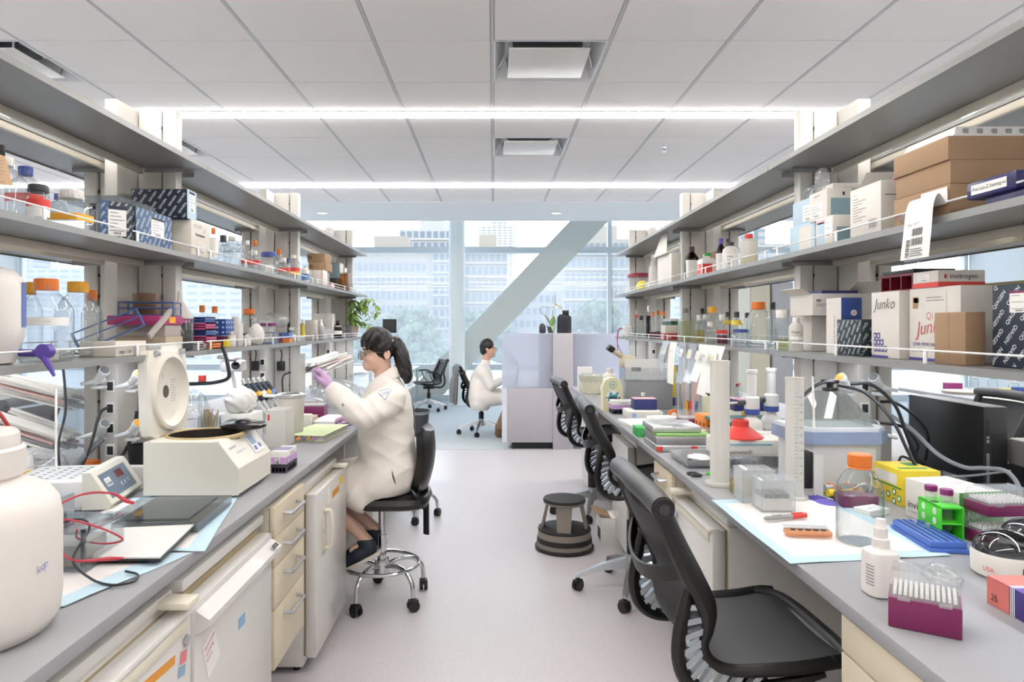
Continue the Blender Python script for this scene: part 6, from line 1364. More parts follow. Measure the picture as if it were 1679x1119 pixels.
t = thing('marker_pen', 'grey marker pen with red cap lying on the white bench pad', 'marker', M=tr(.91, 2.115, Z+.016) @ rz(.25)); m = MB(); m.cyl((-.075, 0, 0), (.012, 0, 0), .0075, mat('marker_grey', '#9a9a9a', .4), n=16); m.cyl((-.085, 0, 0), (-.075, 0, 0), .005, mat('marker_grey', '#9a9a9a'), .0075, n=16)
m.text('Sharpie', .011, INK, frame((-.06, -.0045, .0062), (1, 0, 0), (0, .75, .65))); m.build('barrel', t); m = MB(); m.cyl((.012, 0, 0), (.062, 0, 0), .0085, C['red'], .0075, n=16); m.box((.03, .0, .009), (.04, .004, .003), C['red'], .001); m.build('cap', t)
t = thing('tube_strip', 'small orange and clear strip holder with a row of black holes on the pad', 'tube strip', M=tr(.895, 1.955, Z+.008) @ rz(-.12)); m = MB(); m.box((0, 0, .008), (.125, .035, .014), clear('orange_clear', '#fbe0cc', '#eeb88e', .05, milky=.35, milk='#f0b88c'), .003); m.build('holder', t)
m = MB(); m.box((0, .012, .016), (.12, .035, .002), PETG, .0, rx(.25)); m.build('lid', t)
for k in range(5): m = MB(); m.cyl((-.042+.021*k, -.004, .0153), (-.042+.021*k, -.004, .0175), .007, BLACK, n=16); m.build('well', t)
def clear_box(lb, x, y, w_, d_, h, mt, inner=None):
    t = thing('clear_box', lb, 'box', (x, y, Z+.0055)); m = MB(); k = .0025
    m.b2(-w_/2, w_/2, -d_/2, d_/2, 0, k, mt)
    for a in ((-w_/2, -w_/2+k, -d_/2, d_/2), (w_/2-k, w_/2, -d_/2, d_/2), (-w_/2, w_/2, -d_/2, -d_/2+k), (-w_/2, w_/2, d_/2-k, d_/2)): m.b2(*a, k, h, mt)
    m.b2(-w_/2-.003, w_/2+.003, -d_/2-.003, d_/2+.003, h, h+.004, mt); m.build('box_wall', t)
    if inner:
        m = MB(); m.b2(-w_*.42, w_*.42, -d_*.4, d_*.4, .004, h*.42, PAPER); m.build('white_rack', t); m = MB()
        for k in range(9): m.b2(-w_*.40+k*w_*.09, -w_*.40+k*w_*.09+w_*.06, -d_*.38, d_*.38, h*.42, h*.56, mat('slide_edge', '#6f7276', .5))
        m.build('slides', t)
    return t
clear_box('clear square box holding dark slides, on the white bench pad', .915, 2.245, .108, .09, .100, MILKY, True)
clear_box('empty milky square box behind the slide-filled one', .893, 2.355, .108, .085, .108, MILKY)
t = thing('beaker', 'glass beaker with yellow liquid between the tall cylinders', 'beaker', (.905, 2.485, Z)); m = MB(); m.lathe([(.044, 0), (.0475, .004), (.0475, .112), (.051, .119), (.0475, .117)], GL, 40); m.build('beaker_wall', t); m = MB(); m.lathe([(.042, .002), (.0455, .006), (.0455, .045), (0, .045)], LQ['straw'], 36); m.build('liquid', t)
def cylinder(lb, x, y, r, h, mt, marks):
    t = thing('measuring_cylinder', lb, 'measuring cylinder', (x, y, Z)); m = MB(); m.lathe([(r*1.5, 0), (r*1.55, .004), (r*1.5, .012), (r*1.05, .016), (r, .022), (r, h-.02), (r*1.06, h-.003), (r*1.1, h), (r*.98, h-.003), (r*.95, h-.03)], mt, 36); m.build('column', t)
    if marks:
        a = math.atan2(-y, -x)+.2; m = MB()
        for k in range(24):
            z = .07+k*(h-.11)/24; L = .35 if k % 2 == 0 else .22
            m.sheet(lambda u, v: V(math.cos(a-L/2+L*u)*(r+.0006), math.sin(a-L/2+L*u)*(r+.0006), z+.0016*v), 3, 1, GREYINK, .0003)
            if k % 2 == 0: m.text(str(50*(k//2+1)), .010, GREYINK, frame(V(math.cos(a+.5)*(r+.001), math.sin(a+.5)*(r+.001), z-.003), (-math.sin(a+.5), math.cos(a+.5), 0), (0, 0, 1)), 'c')
        m.build('scale', t)
    return t
cylinder('tall opaque white measuring cylinder at the edge of the right bench', .860, 2.605, .036, .472, FROST, False)
cylinder('tall frosted measuring cylinder with a printed scale, next to the black and white motor', 1.047, 2.385, .030, .425, FROST, True)
# dispenser box and red funnel
t = thing('acrylic_box', 'clear acrylic tray box under the white dispenser carton', 'box', (1.115, 2.995, Z)); m = MB(); m.b2(-.155, .155, -.07, .10, 0, .003, PETG); m.b2(-.155, .155, -.07, -.067, 0, .045, PETG); m.b2(-.155, .155, .097, .10, 0, .045, PETG); m.b2(-.155, -.152, -.07, .1, 0, .045, PETG); m.b2(.152, .155, -.07, .1, 0, .045, PETG); m.build('box_wall', t)
c = Carton('long white carton with blue stripe on the acrylic tray, under the red funnel', (1.115, 3.01, Z+.0455), (.315, .16, .068), WC, cat='box'); c.text('front', 'dispensette®', .023, .08, .16, mat('print_dark', '#55565c', .7)); c.rect('front', .12, .66, .62, .14, mat('stripe_teal', '#8fb6c4', .6)).rect('front', .87, .15, .07, .4, mat('print_dark', '#55565c', .7), .0003).rect('front', .885, .2, .04, .3, WC, .0006).done()
t = thing('funnel', 'wide red plastic funnel lying mouth down on the white dispenser carton', 'funnel', (1.085, 3.015, Z+.1142)); m = MB(); m.lathe([(.097, 0), (.097, .006), (.04, .046), (.036, .05), (.036, .075), (.03, .078), (.03, .05), (.034, .045), (.092, .004)], C['red'], 12, sq=.0); m.build('cone', t, ang=20)
def dispenser(lb, x, y):
    t = thing('bottle_dispenser', lb, 'dispenser', (x, y, Z), group='bottle-top dispensers'); m = MB(); m.lathe([(.045, 0), (.05, .006), (.05, .13), (.042, .15), (.024, .165), (.022, .18)], HDPE, 32); m.build('bottle', t)
    m = MB(); m.sheet(lambda u, v: V(math.cos(-2.6+1.6*u)*.0508, math.sin(-2.6+1.6*u)*.0508, .045+.07*v), 10, 1, PAPER, .0006)
    m.text('Reagent A1', .016, INK, frame((math.cos(-2.0)*.0515-.03, math.sin(-2.0)*.0515+.012, .085), (.9, -.42, 0), (0, 0, 1))); m.build('label', t)
    m = MB(); m.lathe([(.036, .178), (.036, .205), (0, .205)], C['blue'], 32, ribs=1, ribd=.05); m.build('collar', t)
    m = MB(); m.lathe([(.035, .205), (.035, .258), (.03, .263), (.022, .266), (.022, .375), (.026, .377), (.026, .392), (0, .393)], WHITEP, 32); m.cyl((-.03, 0, .235), (-.075, -.01, .235), .013, mat('knob_dark', '#4a4b4f', .5)); m.build('pump', t)
    m = MB(); m.tube([(-.07, -.01, .235), (-.12, -.02, .232), (-.16, -.03, .22)], .005, WHITEP); m.build('spout', t); return t
dispenser('white bottle-top dispenser behind the red funnel, nearer the tall opaque cylinder', 1.243, 3.30); dispenser('white bottle-top dispenser behind the red funnel, nearer the frosted cylinder', 1.385, 3.42)
t = thing('ice_tray', 'dark green trough behind the two dispensers', 'trough', (1.33, 3.58, Z)); GT = mat('trough_green', '#2f5f55', .45); m = MB(); m.b2(-.16, .16, -.10, .10, 0, .10, GT, .01); m.b2(-.19, .19, -.13, .13, .10, .12, GT, .006); m.build('tub', t)
c = Carton('navy sample box on a pink-topped stack beyond the dispensers', (1.42, 3.86, Z+.13), (.17, .13, .065), mat('slide_navy', '#252f66', .5)); c.rect('top', 0, 0, 1, 1, TAPE['pink']); c.done(); cq = Carton('white base box under the navy sample box', (1.42, 3.86, Z), (.19, .15, .1295), WC).done()
for k, (dx, dy, cp, nm) in enumerate(((-.06, -.03, 'purple', 'purple'), (-.025, .03, 'orange', 'orange'), (.02, -.03, 'yellow', 'yellow'), (.055, .02, 'black', 'black'))):
    bottle('vial with %s cap on the navy sample box' % nm, (1.42+dx, 3.86+dy, Z+.1955), .015, .085, cp, style='vial', liq='water', lvl=.3, group='capped vials on the navy box')
# water bath with clear gable cover
t = thing('water_bath', 'white water bath with blue-grey rim and clear gable cover, by the nearest right upright', 'water bath', (1.285, 2.615, Z)); WB = mat('bath_white', '#d6d8da', .4); RIM = mat('bath_rim', '#8b9ab8', .4)
def octo(w_, d_, ch): return [(-w_+ch, -d_), (w_-ch, -d_), (w_, -d_+ch), (w_, d_), (-w_, d_), (-w_, -d_+ch)]
m = MB(); m.prism(octo(.155, .105, .04), WB, tr(0, 0, .004), .17); m.build('tank', t)
m = MB(); m.prism(octo(.175, .125, .05), RIM, tr(0, 0, .172), .045); m.prism(octo(.168, .118, .05), WB, tr(0, 0, .2172), .012); m.build('rim', t)
m = MB(); b0 = [(-.115, -.085), (.115, -.085), (.115, .085), (-.115, .085)]; t0 = [(-.05, -.02), (.045, -.02), (.045, .03), (-.05, .03)]
CV = clear('bath_cover', '#dfe4e2', '#8f9a98', .07, milky=.08)
m.add([V(x, y, .2295) for x, y in b0]+[V(x*.96, y*.96, .262) for x, y in b0]+[V(x, y, .355) for x, y in t0], [(i, (i+1) % 4, 4+(i+1) % 4, 4+i) for i in range(4)]+[(4+i, 4+(i+1) % 4, 8+(i+1) % 4, 8+i) for i in range(4)]+[(8, 9, 10, 11)], CV); m.build('cover', t, ang=10)
m = MB(); m.box((0, .005, .362), (.05, .03, .012), BLACK, .004); m.cyl((0, .005, .365), (0, .005, .385), .012, BLACK); m.box((.0, .005, .392), (.06, .03, .014), BLACK, .004); m.build('cover_handle', t)
t = thing('thermometer', 'white glass thermometer leaning on the water bath cover', 'thermometer', (1.168, 2.50, Z+.2295)); m = MB(); m.cyl((0, 0, 0), (0, .01, .19), .004, PAPER, n=10); m.build('stem', t)
t = thing('stirrer_motor', 'small black motor box on a white bracket before the water bath', 'motor', (1.105, 2.445, Z)); m = MB(); m.b2(-.035, .02, -.03, .03, .03, .16, BLACK, .004); m.build('motor', t)
m = MB(); m.b2(.021, .025, -.034, .034, 0, .16, WHITE); m.b2(-.04, .06, -.034, .034, 0, .004, WHITE); m.b2(.025, .055, -.033, -.029, 0, .15, WHITE); m.build('bracket', t)
t = thing('battery_roll', 'yellow and silver battery pack with orange bands, behind the purple tip box', 'battery pack', (1.235, 2.43, Z), .1)
for k in range(3): m = MB(); y = -.018+.018*k; m.cyl((-.065, y, .018+.012*(k == 1)), (.065, y, .018+.012*(k == 1)), .013, (mat('bright_yellow', '#ecd02e', .5), STEEL, mat('bright_yellow', '#ecd02e'))[k]); m.build('cell', t)
for x in (-.03, .035): m = MB(); m.box((x, 0, .02), (.016, .072, .046), C['orange'], .006); m.build('band', t)
tip_box('low purple tip box with milky lid, behind the big orange-capped bottle', (1.215, 2.30, Z), -.05, .115, .075, .042, .026, tips=False)
t = thing('rubber_glove', 'violet rubber glove lying flat near the purple tip box', 'glove', (1.10, 2.545-.09, Z), .3); t.location = (1.135, 2.33, Z)
m = MB(); GV = mat('glove_violet', '#6a5bb5', .6); m.lathe([(.0, 0), (.033, .001), (.036, .004), (.03, .009), (0, .011)], GV, 20, sy=1.2); 
for k in range(4): m.tube([(-.02+.014*k, .03, .005), (-.026+.017*k, .075, .005)], .006, GV)
m.build('glove_body', t)
# kit boxes
c = Carton('yellow kit box with green ovals behind the white invitrogen-style carton'.replace('invitrogen-style ', 'and green '), (1.425, 2.37, Z), (.13, .17, .12), mat('kit_yellow', '#e8cf35', .5)); GO = mat('kit_green', '#3f8a4d', .5)
c.rect('left', .08, .55, .75, .3, PAPER).rect('left', .0, .46, 1, .05, GO).rect('top', .1, .2, .75, .12, GO).rect('top', .55, .5, .3, .3, GO)
for u, v in ((.55, .22), (.75, .34), (.75, .08), (.35, .1), (.92, .2)):
    FM = c.face('left') @ tr(u*.17, v*.12, .0004); c.m.cyl(FM @ V(0, 0, 0), FM @ V(0, 0, .0006), .012, GO, n=18); c.m.cyl(FM @ V(0, 0, .0006), FM @ V(0, 0, .0010), .007, PAPER, n=16)
c.done()
c = Carton('white kit carton with green end panel, behind the green tube rack', (1.405, 2.10, Z), (.15, .205, .12), WC, rot=.17); c.rect('front', 0, 0, 1, 1, mat('kit_leaf_green', '#5fae5a', .5), .0004).text('front', 'RNA', .03, .05, .35, PAPER, dz=.001)
c.text('left', 'invitrogen', .032, .05, .26, INK); c.text('left', 'by Thermo Fisher Scientific', .009, .06, .14, GREYINK); c.rect('left', .48, .80, .06, .2, mat('crease', '#a8a49c', .8)).text('top', 'RNA', .02, .5, .5, TAPE['pink']).done()
NG = mat('neon_green', '#4fd335', .45)
g_ = tube_rack('bright green tube rack holding two purple-capped tubes', (1.293, 1.985, Z), (.062, .125, .095), NG, 2, rot=-.1)
for k in range(3):
    for j in range(2): m = MB(); m.cyl((-.0312, -.03+.06*j, .02+.028*k), (-.0317, -.03+.06*j, .02+.028*k), .010, mat('hole_pale', '#d3efcb', .6), n=16); m.build('side_hole', g_)
falcon('purple-capped tube in the bright green rack, nearer the edge of the bench', (1.285, 2.015, Z+.0065), 'purple', .0145, .118, group='tubes in the green rack'); falcon('purple-capped tube in the bright green rack, nearer the viewer', (1.298, 1.965, Z+.0065), 'purple', .0145, .118, group='tubes in the green rack')
t = thing('tube_plate', 'long blue plastic tube plate with rows of wells, before the green rack', 'tube rack', (1.222, 1.93, Z), -.10); BP_ = mat('rack_royal', '#4a6fc0', .4); m = MB(); m.box((0, 0, .006), (.10, .225, .012), BP_, .002); m.box((0, 0, .021), (.092, .215, .018), BP_, .003); m.text('RNA ONLY', .014, mat('rack_print', '#5a4fa0', .5), frame((-.0505, .085, .001), (0, -1, 0), (0, 0, 1))); m.build('rack_body', t)
m = MB()
for i in range(5):
    for j in range(16): m.cyl((-.036+.018*i, -.098+.013*j, .0302), (-.036+.018*i, -.098+.013*j, .0308), .0052, mat('well_dark', '#1c2f66', .5), n=10)
o = m.build('wells', t)
for k, (dx, dy) in enumerate(((-.0, .06), (.012, .02))):
    tt = thing('micro_tube', ['tiny clear tube standing in the blue plate, farther one', 'tiny clear tube standing in the blue plate, nearer one'][k], 'tube', (1.222+dx, 1.93+dy, Z+.030)); m = MB(); m.lathe([(.0045, 0), (.005, .010), (.0065, .011), (.0065, .014), (0, .015)], MILKY, 14); m.build('tube_body', tt)
tip_box('clear tip box with purple base, carrying a wider tip box', (1.405, 1.915, Z), .12, .13, .085, .035, .045, tips=True); tip_box('wide clear tip box stacked on another tip box', (1.42, 1.925, Z+.081), .05, .14, .095, .03, .042, tips=True)
def minifuge(lb, x, y, r):
    t = thing('mini_centrifuge', lb, 'mini centrifuge', (x, y, Z)); m = MB(); m.lathe([(r*.9, 0), (r, .006), (r*1.03, .05), (r*.97, .058), (0, .058)], mat('mini_white', '#e2e0d8', .35), 44); m.build('base', t); m = MB(); m.lathe([(r*.6, .0585), (r*.62, .061), (r*.4, .066), (0, .068)], mat('rotor_black', '#141414', .25), 36); m.build('rotor', t)
    m = MB(); m.lathe([(r*.97, .0585)]+[(r*.97*math.cos(a), .0585+r*.72*math.sin(a)) for a in (.2, .45, .7, .95, 1.2, 1.4)]+[(0, .0585+r*.72)], clear('dome_smoke', '#b9bcc0', '#2a2b2e', .10, power=1.8), 44); m.build('dome', t)
    m = MB(); m.text('USA', .016, C['red'], frame((-r*1.0, -r*.28, .02), (.25, -1, 0), (0, 0, 1))); m.box((0, -r*1.02, .03), (.03, .012, .02), BLACK, .003); m.build('front_mark', t); return t
minifuge('mini centrifuge with smoky dome, before its twin, right bench', 1.245, 1.665, .072); minifuge('mini centrifuge with smoky dome, behind its twin', 1.385, 1.765, .070)
c = Carton('salmon and violet box with round white emblems, near end of the right bench', (1.14, 1.365, Z), (.12, .27, .058), mat('box_violet', '#3a2a78', .5)); SAL = mat('box_salmon', '#d1716a', .5); VIO = mat('box_lilac', '#5d45a0', .5)
c.rect('top', 0, 0, 1, 1, VIO, .0004)
for f in ('left', 'top'):
    if f == 'left': c.rect(f, 0, 0, .24, 1, SAL, .0006)
    else: c.rect(f, 0, .78, 1, .22, SAL, .0006)
c.rect('back', 0, 0, 1, 1, SAL, .0006); c.text('left', '25', .02, .05, .2, INK, dz=.0014); 
for k in range(3): c.rect('left', .25+.018*k, 0, .008, 1, PAPER, .0007); c.rect('top', 0, .765-.018*k, 1, .008, PAPER, .0007)
for f, u, v in (('left', .52, .5), ('top', .5, .52)):
    FM = c.face(f); W_, H_ = c.size(f); FM = FM @ tr(u*W_, v*H_, .0008)
    m_ = c.m; m_.lathe([(.017, 0), (.0172, .0003), (.0152, .0003), (.015, 0)], PAPER, 24, at=(0, 0, 0)) if False else None
    m_.cyl(FM @ V(0, 0, 0), FM @ V(0, 0, .0003), .018, PAPER, n=28); m_.cyl(FM @ V(0, 0, .0003), FM @ V(0, 0, .0005), .016, VIO if f == 'top' else mat('box_violet', '#3a2a78', .5), n=28); m_.text('VWR', .012, PAPER, FM @ tr(0, -.004, .0006), 'c')
c.done()
bag('crumpled clear wrapper behind the large tip box', (1.055, 1.615, Z), (.07, .10, .04), 61)
# back of the near right bench: computer and printer on the far worktop
t = thing('desktop_computer', 'black desktop computer tower standing on the worktop behind the right rack', 'computer', (1.885, 2.81, Z)); PC = mat('computer_black', '#161719', .4); m = MB(); m.box((0, 0, .155), (.092, .46, .29), PC, .004)
for a in (-1, 1): m.box((0, a*.17, .005), (.11, .03, .01), BLACK, .002)
m.build('case', t)
m = MB(); m.box((0, -.2325, .155), (.09, .006, .285), mat('computer_front', '#222326', .5), .002)
for k in range(16): m.box((.012, -.2360, .02+.012*k), (.05, .002, .005), BLACK)
m.box((-.03, -.2358, .22), (.012, .002, .07), BLACK); m.box((-.03, -.2365, .17), (.01, .002, .012), STEEL); m.box((-.03, -.2365, .185), (.01, .002, .008), STEEL); m.box((-.03, -.2365, .07), (.012, .002, .11), STEEL); m.build('front_panel', t)
t = thing('printer', 'grey desk printer beside the black computer', 'printer', (2.06, 2.42, Z)); m = MB(); m.box((0, 0, .13), (.22, .38, .10), mat('printer_grey', '#8f8a85', .5), .012); m.box((0, .02, .045), (.22, .34, .08), BLACK, .008); m.text('EPSON', .02, PAPER, frame((-.1105, .02, .13), (0, -1, 0), (0, 0, 1))); m.text('EPSON', .02, PAPER, frame((-.08, -.1902, .13), (1, 0, 0), (0, 0, 1))); m.build('housing', t)
for (x, y, z, k, lb) in ((1.405, 2.735, 1.275, C['orange'], 'grey service tap with orange disc on the nearest right upright'), (1.535, 2.735, 1.275, C['grey'], 'grey service tap on the far side of the nearest right upright, upper'), (1.535, 2.735, 1.09, C['grey'], 'grey service tap on the far side of the nearest right upright, lower')): tap(lb, 1, (x, y, z), k)
cable('thick grey cable swinging over the kit boxes to the computer', [(1.56, 2.70, 1.17), (1.60, 2.62, 1.12), (1.62, 2.50, 1.05), (1.66, 2.42, 1.02), (1.70, 2.38, 1.025), (1.74, 2.33, 1.025), (1.76, 2.30, .98), (1.74, 2.28, .925)], .0075, GC)
cable('thin grey cable behind the kit boxes', [(1.52, 2.45, .96), (1.60, 2.42, .985), (1.68, 2.40, .995), (1.78, 2.36, 1.02)], .004, GC)
cable('black cable arching from the water bath handle to the left', [(1.29, 2.60, 1.303), (1.24, 2.58, 1.305), (1.18, 2.56, 1.28), (1.13, 2.54, 1.24), (1.09, 2.535, 1.20)], .006, KC)
cable('black cable sloping from the bath cover to the bench', [(1.30, 2.585, 1.295), (1.37, 2.52, 1.27), (1.42, 2.44, 1.18), (1.45, 2.40, 1.08), (1.50, 2.36, .95)], .006, KC)
cable('long black cable curling from the orange tap to the computer', [(1.40, 2.70, 1.29), (1.46, 2.65, 1.29), (1.52, 2.60, 1.22), (1.55, 2.58, 1.12), (1.60, 2.6, 1.02), (1.66, 2.62, .94)], .0065, KC)
cable('black power cable from the upright socket to the computer, upper', [(1.55, 2.75, 1.215), (1.60, 2.72, 1.21), (1.68, 2.72, 1.15), (1.76, 2.78, 1.07), (1.80, 2.86, .96)], .006, KC)
cable('black power cable from the upright socket to the computer, lower', [(1.55, 2.75, 1.13), (1.61, 2.70, 1.12), (1.67, 2.70, 1.05), (1.66, 2.72, .98), (1.72, 2.74, .93)], .006, KC)
cable('tangle of black cables on the bench by the computer', [(1.62, 2.62, .925), (1.66, 2.68, .97), (1.62, 2.72, 1.0), (1.58, 2.66, .96), (1.64, 2.6, .93), (1.71, 2.64, .96), (1.68, 2.7, .93)], .005, KC)
# ---- right bench, middle stretch
t = thing('metal_tray', 'shallow aluminium tray with white powder sachets, right bench edge', 'tray', (.905, 3.03, Z), .05); FOIL = mat('foil', '#d6d7d8', .3, metal=.75, bump=1.0, bscale=45); m = MB()
o_ = [(-.095, -.125), (.095, -.125), (.095, .125), (-.095, .125)]; i_ = [(x*.86, y*.9) for x, y in o_]
m.add([V(x, y, .035) for x, y in o_]+[V(x, y, .002) for x, y in i_]+[V(x*1.06, y*1.05, .036) for x, y in o_], [(i, 4+i, 4+(i+1) % 4, (i+1) % 4) for i in range(4)]+[(4, 5, 6, 7)]+[(8+i, i, (i+1) % 4, 8+(i+1) % 4) for i in range(4)], STEEL); m.build('pan', t)
bag('small white sachet lying in the aluminium tray', (.92, 3.06, Z+.004), (.10, .14, .025), 71, PAPER, name='sachet')
t = thing('scissors', 'black-handled scissors with a green tip at the right bench edge', 'scissors', (.845, 2.775, Z), .2); m = MB()
for q in (-1, 1): m.tube([(math.cos(a)*.02-.035, q*.016+math.sin(a)*.014, .005) for a in [2*PI*k/10 for k in range(10)]], .005, BLACK, closed=True, n=6, k=2)
m.build('handles', t); m = MB(); m.prism([(-.015, -.006), (.05, 0), (-.015, .006)], STEEL, tr(0, 0, .003), .003); m.cyl((.02, -.0, .004), (.045, 0, .004), .007, NG, n=10); m.build('blades', t)
c = Carton('foil-wrapped flat block with red tape ends, bottom of the foil stack', (.93, 3.42, Z), (.30, .28, .030), FOIL, bev=.006); c.rect('front', .0, .1, .1, .8, C['red']).rect('front', .55, .1, .1, .8, C['red']).done()
c = Carton('grey metal tray lid in the middle of the foil stack', (.925, 3.45, Z+.0305), (.28, .28, .035), mat('dull_foil', '#a9aaac', .35, metal=.6, bump=.3, bscale=60), bev=.004).done()
c = Carton('green foam sheet sticking out of the foil stack', (.925, 3.46, Z+.066), (.26, .26, .012), mat('foam_green', '#9cc77e', .7)).done()
c = Carton('crumpled foil lid on top of the foil stack', (.90, 3.48, Z+.0785), (.24, .24, .034), FOIL, bev=.01).done()
c = Carton('bright green and white pack behind the foil stack', (.86, 3.78, Z), (.16, .13, .05), mat('pack_green', '#3fae5a', .5)); c.rect('front', .6, 0, .4, 1, PAPER).done()
c = Carton('flat stack of white papers on the right bench, behind the green pack', (.95, 4.12, Z), (.30, .40, .02), PAPER, rot=.1); c.done()
c = Carton('low white box holding the navy and red-topped tip box', (.98, 4.52, Z), (.22, .22, .05), WC); c.rect('front', .1, .2, .12, .6, BLT).done()
c = Carton('navy tip box with a pink-red top on the low white box', (1.00, 4.56, Z+.0505), (.15, .11, .07), mat('slide_navy', '#252f66', .5)); c.rect('top', 0, 0, 1, 1, TAPE['pink'], .002).done()
c = Carton('white, lilac and black glove box behind the papers, right bench', (.885, 4.74, Z), (.15, .12, .09), WHITEP, cat='glove box', name='glove_box')
for f in ('front', 'left'):
    c.rect(f, 0, .40, 1, .30, LIL).rect(f, 0, 0, 1, .38, mat('glove_box_dark', '#2c2838', .5))
    for k in range(4): c.rect(f, .1+.2*k, .06, .14, .2, WHITEP)
c.text('front', 'U-TREATED', .012, .3, .78, INK).done()
t = thing('film_box', 'cream sealing-film box with a round top and blue emblem', 'film box', (.845, 4.90, Z)); CRB = mat('film_cream', '#ddd9b4', .6); m = MB()
pr = [(-.07, 0), (.07, 0), (.07, .17), (.055, .215), (.02, .235), (-.02, .235), (-.055, .215), (-.07, .17)]
m.prism(pr, CRB, Matrix(((1, 0, 0, 0), (0, 0, -1, .05), (0, 1, 0, 0), (0, 0, 0, 1))), .10)
FM = frame((-.07, -.0505, 0), (1, 0, 0), (0, 0, 1)); TB = mat('print_teal', '#4a9aa8', .6)
m.cyl(FM @ V(.07, .095, 0), FM @ V(.07, .095, .0004), .05, PAPER, n=28); m.text('M', .09, TB, FM @ tr(.07, .07, .0005), 'c', .25, .03); m.text('PARAFILM', .024, INK, FM @ tr(.07, .085, .0008), 'c', .2, .01)
m.cyl(FM @ V(.07, .185, 0), FM @ V(.07, .185, .0004), .026, TB, n=24); m.cyl(FM @ V(.07, .185, .0004), FM @ V(.07, .185, .0007), .022, CRB, n=24); m.text('W', .026, TB, FM @ tr(.07, .176, .0009), 'c', 0, .02); m.build('box_body', t)
t = thing('file_bin', 'grey and clear bin with upright papers on the right bench', 'file bin', (1.125, 5.03, Z)); m = MB(); m.b2(-.17, .17, -.08, .12, 0, .21, mat('bin_grey', '#9a9b9d', .45, var=.02), .006); m.build('bin', t)
m = MB(); 
for a in ((-.18, -.176, -.09, .13), (.176, .18, -.09, .13), (-.18, .18, -.09, -.086), (-.18, .18, .126, .13)): m.b2(*a, .2, .30, PETG)
m.b2(-.185, .185, -.094, -.088, .205, .218, PETG); m.build('clear_sleeve', t)
m = MB(); m.b2(-.165, .10, -.03, -.02, .215, .36, PAPER); m.b2(-.10, .16, .02, .03, .215, .33, PAPER); m.rect(frame((-.12, -.0305, .27), (1, 0, 0), (0, 0, 1)), 0, 0, .07, .03, GREYINK); m.build('papers', t)
t = thing('microscope', 'beige stereo microscope with black eyepieces on the right bench', 'microscope', (1.13, 5.62, Z)); BE = mat('microscope_beige', '#c9bb9e', .45); m = MB(); m.b2(-.10, .10, -.08, .12, 0, .03, BE, .01); m.b2(-.03, .03, .05, .10, .03, .34, BE, .01); m.box((-.03, .0, .31), (.12, .13, .10), BE, .02, ry(.1)); m.cyl((0, -.07, .29), (0, -.085, .29), .022, BLACK); m.build('stand', t)
m = MB(); 
for q in (-1, 1): m.cyl((-.06, q*.032, .34), (-.15, q*.032, .40), .02, BE); m.cyl((-.15, q*.032, .40), (-.19, q*.032, .43), .024, BLACK)
m.build('eyepieces', t)
t = thing('lined_tub', 'cream tub lined with a plastic bag, window end of the right bench', 'tub', (.905, 6.15, Z)); m = MB(); m.lathe([(.10, 0), (.13, .16), (.135, .16), (.105, .004), (0, .004)], mat('tub_cream', '#dcd9c0', .5), 36); m.build('tub_wall', t)
m = MB(); m.lathe([(.128, .10), (.14, .13), (.145, .165), (.13, .172), (.11, .15), (.09, .10), (0, .08)], FILM, 30, ribs=1, ribd=.06, cb=False); m.build('liner', t)
c = Carton('white paper pad standing up behind the lined tub', (.85, 6.38, Z), (.13, .03, .22), PAPER, rot=.1).done()
bag('white bag slumped against the lined tub', (.99, 5.86, Z), (.15, .15, .14), 77, mat('tissue', '#e4e2de', .9))
BP(1, 1000, .98, 604, 22, Z, 'white wash bottle behind the cream sealing-film box', 'white', style='hdpe')
c = Carton('yellow and violet box behind the papers bin, right bench', (1.38, 5.25, Z), (.12, .12, .30), mat('box_violet', '#3a2a78', .5)); c.rect('front', 0, .2, .55, .8, mat('bright_yellow', '#ecd02e')).done()
for k in range(6):
    px = 1112+7*k; x = 1.27; y = ylat(px, x); hh = .28+.02*(k % 3)
    t = thing('wrapped_pipette', 'upright wrapped pipette, %s in the row on the right bench' % ['nearest the window', 'second from the window', 'third from the window', 'fourth from the window', 'fifth from the window', 'nearest the viewer'][k], 'pipette pack', (x+.02*(k % 2), y, Z), group='upright wrapped pipettes'); m = MB(); m.box((0, 0, hh/2), (.03, .06, hh), (FILM, mat('sleeve_pinkd8b9b4', '#d8b9b4', .6), FILM)[k % 3], .004); m.build('sleeve', t); m = MB(); m.cyl((0, 0, .005), (0, 0, hh-.02), .006, PAPER, n=8); m.build('pipette_stem', t)
for k in range(7):
    px = 1104+15*k; x = 1.19; y = ylat(px, x)
    t = thing('hanging_bag', 'clear labelled bag hanging from the right lowest shelf, %s of seven' % ['first from the window', 'second from the window', 'third from the window', 'middle one', 'third from the viewer', 'second from the viewer', 'nearest the viewer'][k], 'plastic bag', (x-.035, y, ZL+.0), group='bags hanging under the right shelf')
    L = .20+.02*((k*3) % 4); mt = (FILM, PAPER, FILM, FILM, PAPER, PAPER, PAPER)[k]
    m = MB(); m.sheet(lambda u, v, k=k, L=L: V(-.01-.05*v-.012*math.sin(3*v+k), (u-.5)*.16*(1-.1*v)-.03*v, .0-L*v), 4, 8, mt, .0015); m.build('film', t)
    m = MB(); m.box((-.028-.002*k, -.01, -.06), (.002, .07, .05), PAPER, M=ry(.25)); m.rect(frame((-.036-.002*k, .02, -.06), (0, -1, 0), (.25, 0, 1)), 0, 0, .04, .006, (TAPE['lemon'], TAPE['pink'], GREYINK)[k % 3]); m.build('paper_slip', t)
t = thing('pen_cup', 'clear cup of coloured markers on the right bench', 'pen cup', (1.185, ylat(1134, 1.185), Z)); m = MB(); m.lathe([(.04, 0), (.045, .09), (.043, .09), (.038, .004), (0, .004)], PETG, 28); m.build('cup_wall', t)
